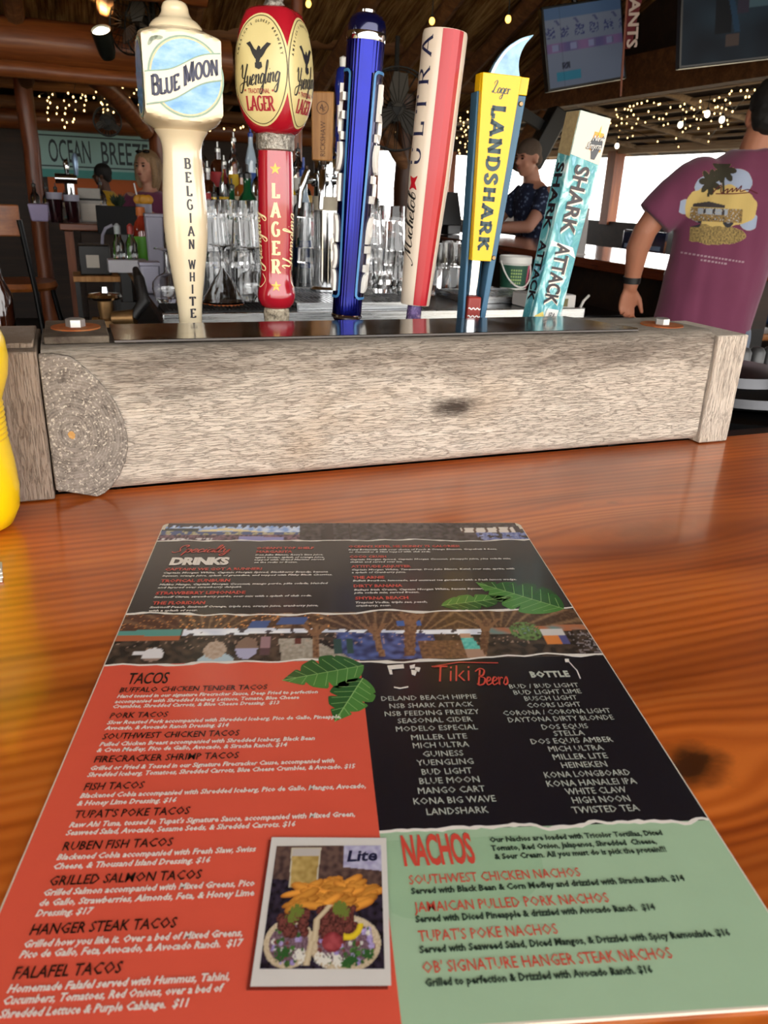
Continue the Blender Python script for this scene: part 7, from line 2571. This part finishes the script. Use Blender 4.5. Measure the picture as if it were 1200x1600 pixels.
def creases(o, amp, fz=2.2, fx=11, seed=0):
    me = o.data
    co = [v.co + v.normal * (amp * (nz(v.co.x * fx, v.co.y * fx * .6 + seed, v.co.z * fz) + .5 * nz(v.co.x * fx * 2.3 + 5, v.co.y * 9 + seed, v.co.z * fz * 2.4))) for v in me.vertices]
    for v, c in zip(me.vertices, co):
        v.co = c
def skin(name, c):
    t = NT(name)
    f = t.noise(t.coord(), 18, 4)
    cc = lin(c)
    t.set(color=t.mix(f, tuple(x * .88 for x in cc), tuple(min(1, x * 1.08) for x in cc)), rough=.55, sss=.08)
    return t.m
def cloth(name, c, var=.12):
    t = NT(name)
    v = t.coord()
    f = t.noise(v, 7, 5)
    w = t.noise(v, 420, 2)
    cc = lin(c)
    t.set(color=t.mix(f, tuple(x * (1 - var) for x in cc), tuple(min(1, x * (1 + var)) for x in cc)), rough=.9, sheen=.25, spec=.2)
    t.bump(w, .15, .001)
    return t.m
M_MAROON = cloth('maroon_cotton', '#743a54')
M_DENIM = cloth('grey_denim', '#5f6a7c')

# ---- the man in maroon, seen from behind
pos = Vector((1.200, 3.08, 0))
t = thing('person', 'person from behind in a maroon printed T-shirt, black wristband, arm hanging by the bar', 'person', pos)
t.scale = (.965, .965, .965)
M_SK = skin('tanned_skin', '#b5785c')
mb = MB()
mb.loft(torso_rings([(.84, 0, 0, .150, .100), (.95, 0, 0, .160, .108), (1.10, .015, 0, .150, .100), (1.30, .035, 0, .175, .105), (1.42, .05, 0, .180, .090), (1.49, .06, .005, .110, .070), (1.52, .065, .01, .060, .058)]))
limb(mb, [V(.065, .012, 1.46), V(.075, .015, 1.53), V(.090, .020, 1.585)], [.062, .058, .060])
PH, RH = head(mb, V(.112, .030, 1.652), V(.22, 1, -.05))
limb(mb, [V(-.130, 0, 1.425), V(-.225, .01, 1.345), V(-.285, .01, 1.245)], [.060, .052, .043])
limb(mb, [V(-.285, .01, 1.245), V(-.298, .03, 1.175), V(-.294, .05, 1.085), V(-.295, .055, 1.035)], [.044, .045, .034, .029])
hand(mb, V(-.295, .056, 1.030), V(-.03, .10, -1), V(.30, -.92, -.05), V(.95, .28, 0), .98, 1.55)
limb(mb, [V(.235, 0, 1.425), V(.325, .02, 1.30), V(.365, .04, 1.19)], [.060, .052, .044])
limb(mb, [V(.365, .04, 1.19), V(.36, .15, 1.16), V(.32, .28, 1.16)], [.044, .042, .029])
hand(mb, V(.32, .285, 1.16), V(-.25, 1, .05), V(0, 0, -1), V(-1, -.2, 0), 1.04, .8)
for sx in (-1, 1):
    limb(mb, [V(sx * .085, 0, .90), V(sx * .095, .015, .50), V(sx * .10, -.005, .30), V(sx * .10, -.01, .09)], [.092, .058, .055, .040])
    limb(mb, [V(sx * .10, -.03, .05), V(sx * .11, .12, .038), V(sx * .115, .18, .035)], [.042, .040, .030])
body = organic(mb, 'body', M_SK, t, .0062, 3)
face_parts(t, PH, RH, 1.0)
mb = MB()
ell(mb, PH(0, -.014, .042), (.079, .096, .092), RH)
ell(mb, PH(0, -.052, -.012), (.072, .060, .062), RH)
hair = organic(mb, 'hair', mat('black_hair', '#14110f', .7, 0, .3, 90, bump=.5), t, .007, 3)
creases(hair, .004, 60, 60)
mb = MB()
mb.loft(torso_rings([(.815, -.012, 0, .197, .142), (.86, -.010, 0, .195, .140), (1.0, .0, 0, .190, .135), (1.15, .015, 0, .192, .134), (1.30, .035, 0, .205, .135), (1.39, .048, 0, .212, .125), (1.45, .055, 0, .190, .108), (1.49, .062, .002, .145, .092), (1.52, .066, .006, .098, .080), (1.537, .068, .010, .080, .074)]))
limb(mb, [V(-.105, 0, 1.425), V(-.190, .005, 1.365)], [.086, .082])
mb.tube([V(-.120, 0, 1.42), V(-.195, .006, 1.360), V(-.258, .012, 1.285)], [.086, .081, .077], 20)
limb(mb, [V(.215, 0, 1.425), V(.270, .01, 1.365)], [.086, .082])
mb.tube([V(.220, 0, 1.42), V(.300, .012, 1.34), V(.352, .03, 1.235)], [.086, .082, .078], 20)
shirt = organic(mb, 'shirt', M_MAROON, t, .0085, 7)
creases(shirt, .013, 2.4, 9, 3)
# printed back of the shirt
dg = bpy.context.evaluated_depsgraph_get()
bvh = BVHTree.FromPolygons([v.co.copy() for v in shirt.data.vertices], [tuple(p.vertices) for p in shirt.data.polygons])
def onback(x, z, d=.0016):
    h = bvh.ray_cast(Vector((x, -1.0, z)), Vector((0, 1, 0)))
    y = h[0].y if h[0] is not None else -.12
    return (x, y - d, z)
pw0 = (at(1120, 325, 2.96) - pos) / .965
pcx, pcz = pw0.x, pw0.z
PW, PH_ = .262, .300
pcx += .014
def blob(s, q):
    return nz(s * 9, q * 9, 1) * .06
def inside(s, q):
    if ((s - .52) / .46) ** 2 + ((q - .52) / .24) ** 2 < 1 + blob(s, q) * 4:
        return 'sand'
    if ((s - .70) / .20) ** 2 + ((q - .80) / .15) ** 2 < 1 + blob(s, q) * 3 or ((s - .34) / .18) ** 2 + ((q - .74) / .12) ** 2 < 1 + blob(s, q) * 3:
        return 'sky'
    if ((s - .10) / .14) ** 2 + ((q - .50) / .09) ** 2 < 1 or ((s - .90) / .13) ** 2 + ((q - .36) / .10) ** 2 < 1:
        return 'sky'
    if ((s - .45) / .42) ** 2 + ((q - .20) / .12) ** 2 < 1 + blob(s, q) * 5:
        return 'sand2'
    for tx, base, top in ((.36, .62, .84), (.54, .66, .98)):
        if tree(s, q, tx, base, top):
            return 'palm'
    return None
def tree(s, q, tx, base, top):
    d = math.hypot((s - tx), (q - top + .05))
    a = math.atan2(q - top + .05, s - tx)
    if d < .15 * (.55 + .45 * abs(math.sin(a * 3.5 + tx * 9))) and d < .15:
        return True
    return abs(s - tx + .04 * (top - q)) < .013 and base < q < top
def shirt_print(s, q):
    for tx, base, top in ((.36, .62, .84), (.54, .66, .98)):
        if tree(s, q, tx, base, top):
            return (.05, .045, .03)
    k = inside(s, q)
    n2 = nz(s * 50, q * 50, 3)
    if .10 < s < .84 and .27 < q < .58:                # little camper van under a roof rack
        if .16 < s < .80 and .34 < q < .50:
            c = (.30, .19, .07) if n2 < .1 else (.07, .06, .05)
            if .24 < s < .60 and .42 < q < .49:
                c = (.34, .38, .44) if (s * 9) % 1 < .7 else (.06, .05, .05)
            if n2 > .32:
                c = (.45, .42, .36)
            return c
        for cx, cy, r in ((.22, .33, .07), (.62, .36, .075)):
            if math.hypot(s - cx, q - cy) < r:
                return (.04, .04, .045) if math.hypot(s - cx, q - cy) > .03 else (.22, .22, .24)
        if .18 < s < .56 and .50 < q < .57 - abs(s - .36) * .18:
            return (.06, .05, .05)
    if k == 'sky':
        return (.36, .42, .55)
    if k == 'sand2':
        return mixc((.40, .28, .10), (.12, .09, .05), n2 + .4)
    return (.62, .45, .16)
pr = picture(150, 150, lambda s, q: onback(pcx + (s - .5) * PW - (q - .5) * .02, pcz + (q - .5) * PH_), shirt_print, lambda s, q: inside(s, q) is not None and (s > .17 or q > .34)).build('shirt_print', printed('faded_shirt_print', .9, 0, .15), t, smooth=0)
pr.parent = shirt
mb = MB()
for pts in ([(-.045, .050), (-.020, .078), (-.018, .052), (.002, .066), (.0, .052), (.016, .068), (.016, .056), (.030, .070), (.030, .058), (.046, .078), (.044, .058), (.070, .066), (.105, .054)], [(-.035, .048), (.02, .050), (.075, .056)]):
    vs, fs = ribbon(spline(pts, 6), lambda a, p: .0035)
    mb.add([onback(pcx + .015 + x, pcz + y, .0026) for x, y in vs], fs)
mb.build('script', mat('dark_red_shirt_ink', '#5a1c1c', .9), shirt, smooth=0)
mb = MB()
for z, hw in ((-.175, .105), (-.190, .045)):
    x = -hw
    while x < hw:
        w = .006 + .004 * br.random()
        mb.add([onback(pcx + .01 + x + a * w, pcz + z - x * .10 + b * .0065, .0024) for a, b in ((0, 0), (1, 0), (1, 1), (0, 1))], [(0, 1, 2, 3)])
        x += w + .004
mb.build('small_print', mat('pale_shirt_ink', '#a98a94', .9), shirt, smooth=0)
mb = MB()
mb.loft(torso_rings([(.44, -.09, .005, .098, .10), (.86, -.088, 0, .098, .122), (.90, -.085, 0, .095, .122)]))
mb.loft(torso_rings([(.44, .09, .005, .098, .10), (.86, .088, 0, .098, .122), (.90, .085, 0, .095, .122)]))
mb.loft(torso_rings([(.79, 0, 0, .180, .126), (.94, 0, 0, .176, .122)]))
sh = organic(mb, 'shorts', M_DENIM, t, .010, 4)
mb = MB()
for sx in (-1, 1):
    limb(mb, [V(sx * .10, -.04, .045), V(sx * .11, .10, .040), V(sx * .117, .20, .036)], [.050, .049, .042])
organic(mb, 'shoes', mat('dark_shoes', '#1c1b1d', .6), t, .008, 2)
MB().tube([V(-.296, .052, 1.068), V(-.296, .053, 1.044)], [.0355, .0345], 20).build('wristband', mat('black_wristband', '#0d0d0e', .5), t)

# ---- the woman in maroon behind the rear bar
k_ = .93
wp = at(231, 262, 6.25)
t = thing('person', 'woman with shoulder-length fair hair in a maroon T-shirt under the sign', 'person', Vector((wp.x, 6.25, 0)))
M_SKW = skin('fair_skin', '#c48f76')
zc = wp.z
mb = MB()
PHW, RHW = head(mb, V(-.005, 0, zc), V(-.42, -1, .02), .93)
limb(mb, [V(.0, .01, zc - .08), V(0, .015, zc - .17)], [.047, .052])
mb.loft(torso_rings([(.75, 0, 0, .15, .10), (.95, 0, 0, .135, .09), (zc - .26, 0, 0, .155, .095), (zc - .18, 0, .005, .11, .07), (zc - .15, 0, .01, .05, .05)]))
for sx in (-1, 1):
    limb(mb, [V(sx * .15, 0, zc - .22), V(sx * .20, -.02, zc - .34), V(sx * .215, -.03, zc - .46)], [.050, .042, .036])
    limb(mb, [V(sx * .215, -.03, zc - .46), V(sx * .17, -.14, zc - .42), V(sx * .12, -.21, zc - .36)], [.036, .034, .025])
    hand(mb, V(sx * .12, -.212, zc - .36), V(-sx * .6, -.5, .35), V(-sx * .5, .6, .2), V(0, -.3, 1), .88, .9)
    limb(mb, [V(sx * .08, 0, .78), V(sx * .085, 0, .45), V(sx * .085, .01, .09)], [.085, .055, .038])
    limb(mb, [V(sx * .085, .02, .045), V(sx * .09, -.13, .035)], [.040, .032])
organic(mb, 'body', M_SKW, t, .0075, 3)
face_parts(t, PHW, RHW, .93)
mb = MB()
ell(mb, PHW(0, -.020, .045), (.079, .088, .083), RHW)
for q in (-1, 1):
    limb(mb, [PHW(q * .060, .018, .065), PHW(q * .082, .010, -.01), PHW(q * .084, .006, -.085), PHW(q * .070, .010, -.135)], [.030, .026, .026, .018])
limb(mb, [PHW(0, -.07, .03), PHW(0, -.075, -.06), PHW(0, -.06, -.13)], [.068, .066, .05])
hair = organic(mb, 'hair', mat('dark_blonde_hair', '#8d6f4d', .6, 0, .35, 70, bump=.5), t, .007, 3)
creases(hair, .004, 6, 60)
mb = MB()
for q in (-1, 1):
    ell(mb, PHW(q * .035, .045, .112), (.030, .020, .012), RHW)
mb.build('sunglasses', mat('black_lens', '#0b0b0c', .2), t)
mb = MB()
mb.loft(torso_rings([(.72, 0, 0, .185, .13), (.95, 0, 0, .175, .12), (zc - .30, 0, 0, .180, .120), (zc - .22, 0, .002, .165, .10), (zc - .175, 0, .006, .10, .078), (zc - .160, 0, .010, .075, .068)]))
for sx in (-1, 1):
    mb.tube([V(sx * .12, 0, zc - .215), V(sx * .175, -.01, zc - .28), V(sx * .210, -.02, zc - .37)], [.070, .066, .064], 18)
s_ = organic(mb, 'shirt', M_MAROON, t, .009, 6)
creases(s_, .010, 3, 9, 8)
MB().loft(torso_rings([(.10, -.085, 0, .075, .075), (.74, -.08, 0, .095, .115), (.80, -.07, 0, .09, .11)])).loft(torso_rings([(.10, .085, 0, .075, .075), (.74, .08, 0, .095, .115), (.80, .07, 0, .09, .11)])).build('trousers', M_DENIM, t)

# ---- person in yellow, farther off
yp = at(159, 274, 7.3)
t = thing('person', 'small person in a yellow shirt with dark hair, seen sideways by the orange wall', 'person', Vector((yp.x, 7.3, 0)))
zc = yp.z
mb = MB()
PHY, RHY = head(mb, V(0, 0, zc), V(-1, -.25, -.05), .72)
limb(mb, [V(.015, 0, zc - .05), V(.03, 0, zc - .14)], [.036, .042])
mb.loft(torso_rings([(.75, .06, 0, .10, .13), (zc - .30, .05, 0, .085, .11), (zc - .17, .035, 0, .06, .08)]))
for sy in (-1, 1):
    limb(mb, [V(.04, sy * .14, zc - .22), V(.03, sy * .17, zc - .36), V(-.06, sy * .17, zc - .46)], [.045, .038, .032])
    limb(mb, [V(-.06, sy * .17, zc - .46), V(-.16, sy * .15, zc - .44)], [.032, .024])
    hand(mb, V(-.162, sy * .15, zc - .44), V(-1, 0, .1), V(0, 0, -1), V(0, -sy, .2), .85, .8)
    limb(mb, [V(.06, sy * .08, .78), V(.06, sy * .08, .45), V(.07, sy * .08, .09)], [.08, .055, .04])
    limb(mb, [V(.06, sy * .08, .045), V(-.09, sy * .09, .035)], [.038, .03])
organic(mb, 'body', skin('brown_skin', '#5b3a2a'), t, .008, 3)
face_parts(t, PHY, RHY, .72)
mb = MB()
ell(mb, PHY(0, -.018, .040), (.066, .075, .070), RHY)
ell(mb, PHY(0, -.06, -.02), (.052, .038, .045), RHY)
hair = organic(mb, 'hair', mat('black_hair', '#14110f', .7), t, .008, 2)
mb = MB()
mb.loft(torso_rings([(.72, .06, 0, .125, .155), (zc - .28, .05, 0, .105, .135), (zc - .17, .04, 0, .085, .105), (zc - .12, .03, 0, .055, .06)]))
for sy in (-1, 1):
    mb.tube([V(.045, sy * .11, zc - .215), V(.035, sy * .165, zc - .34)], [.062, .058], 16)
s_ = organic(mb, 'shirt', cloth('yellow_cotton', '#c79a1c'), t, .010, 5)
creases(s_, .008, 3, 9, 2)
MB().loft(torso_rings([(.10, .065, -.08, .07, .07), (.76, .06, -.08, .10, .09)])).loft(torso_rings([(.10, .065, .08, .07, .07), (.76, .06, .08, .10, .09)])).build('trousers', M_DENIM, t)

# ---- man in navy seated at the far bar
su, sv = 3.20, 4.62
p = G(su, sv, 0)
t = thing('person', 'seated person in a navy patterned shirt leaning on the far bar, behind the yellow handle', 'person', p, YAW)
mb = MB()
zs = .80
PHS, RHS = head(mb, V(-.14, -.01, 1.555), V(-1, -.25, -.15), 1.0)
limb(mb, [V(-.10, 0, 1.47), V(-.07, 0, 1.38)], [.055, .060])
mb.loft(torso_rings([(zs, .06, 0, .12, .17), (1.0, .03, 0, .12, .17), (1.25, -.04, 0, .12, .19), (1.36, -.06, 0, .09, .15), (1.41, -.07, 0, .06, .07)]))
for sy in (-1, 1):
    limb(mb, [V(-.05, sy * .19, 1.33), V(-.14, sy * .23, 1.22), V(-.22, sy * .24, 1.115)], [.055, .048, .042])
    limb(mb, [V(-.22, sy * .24, 1.115), V(-.34, sy * .16, 1.105), V(-.43, sy * .09, 1.10)], [.042, .040, .030])
    hand(mb, V(-.435, sy * .085, 1.10), V(-.8, -sy * .5, 0), V(0, 0, -1), V(-.5, sy * -.8, .3), 1.0, .8)
    limb(mb, [V(.04, sy * .09, zs + .04), V(-.22, sy * .12, zs + .02), V(-.20, sy * .12, .42), V(-.18, sy * .12, .36)], [.092, .068, .052, .042])
    limb(mb, [V(-.18, sy * .12, .34), V(-.30, sy * .12, .325)], [.040, .034])
organic(mb, 'body', skin('ruddy_skin', '#b4806a'), t, .008, 3)
face_parts(t, PHS, RHS, 1.0)
mb = MB()
ell(mb, PHS(0, -.012, .045), (.078, .096, .086), RHS)
ell(mb, PHS(0, -.055, -.01), (.070, .052, .05), RHS)
organic(mb, 'hair', mat('brown_grey_hair', '#54453a', .8, 0, .3, 60, bump=.4), t, .008, 2)
t_nv = NT('navy_floral_shirt')
_d = t_nv.vor(t_nv.coord(), 34)
t_nv.set(color=t_nv.ramp(_d, [(.22, '#6f7f9d'), (.34, '#1f2a47'), (.9, '#18213a')]), rough=.85)
mb = MB()
mb.loft(torso_rings([(zs - .02, .06, 0, .145, .195), (1.0, .03, 0, .145, .195), (1.25, -.04, 0, .142, .21), (1.34, -.055, 0, .115, .17), (1.40, -.07, 0, .075, .085)]))
for sy in (-1, 1):
    mb.tube([V(-.05, sy * .15, 1.335), V(-.11, sy * .215, 1.255), V(-.155, sy * .235, 1.195)], [.075, .070, .068], 18)
s_ = organic(mb, 'shirt', t_nv.m, t, .009, 5)
creases(s_, .010, 3, 9, 5)
mb = MB()
for sy in (-1, 1):
    limb(mb, [V(.05, sy * .09, zs + .02), V(-.20, sy * .12, zs + .02)], [.108, .084])
organic(mb, 'shorts', M_DENIM, t, .012, 3)
stool('black metal bar stool under the seated person in navy', su + .09, sv, PI / 2 + PI, .88)
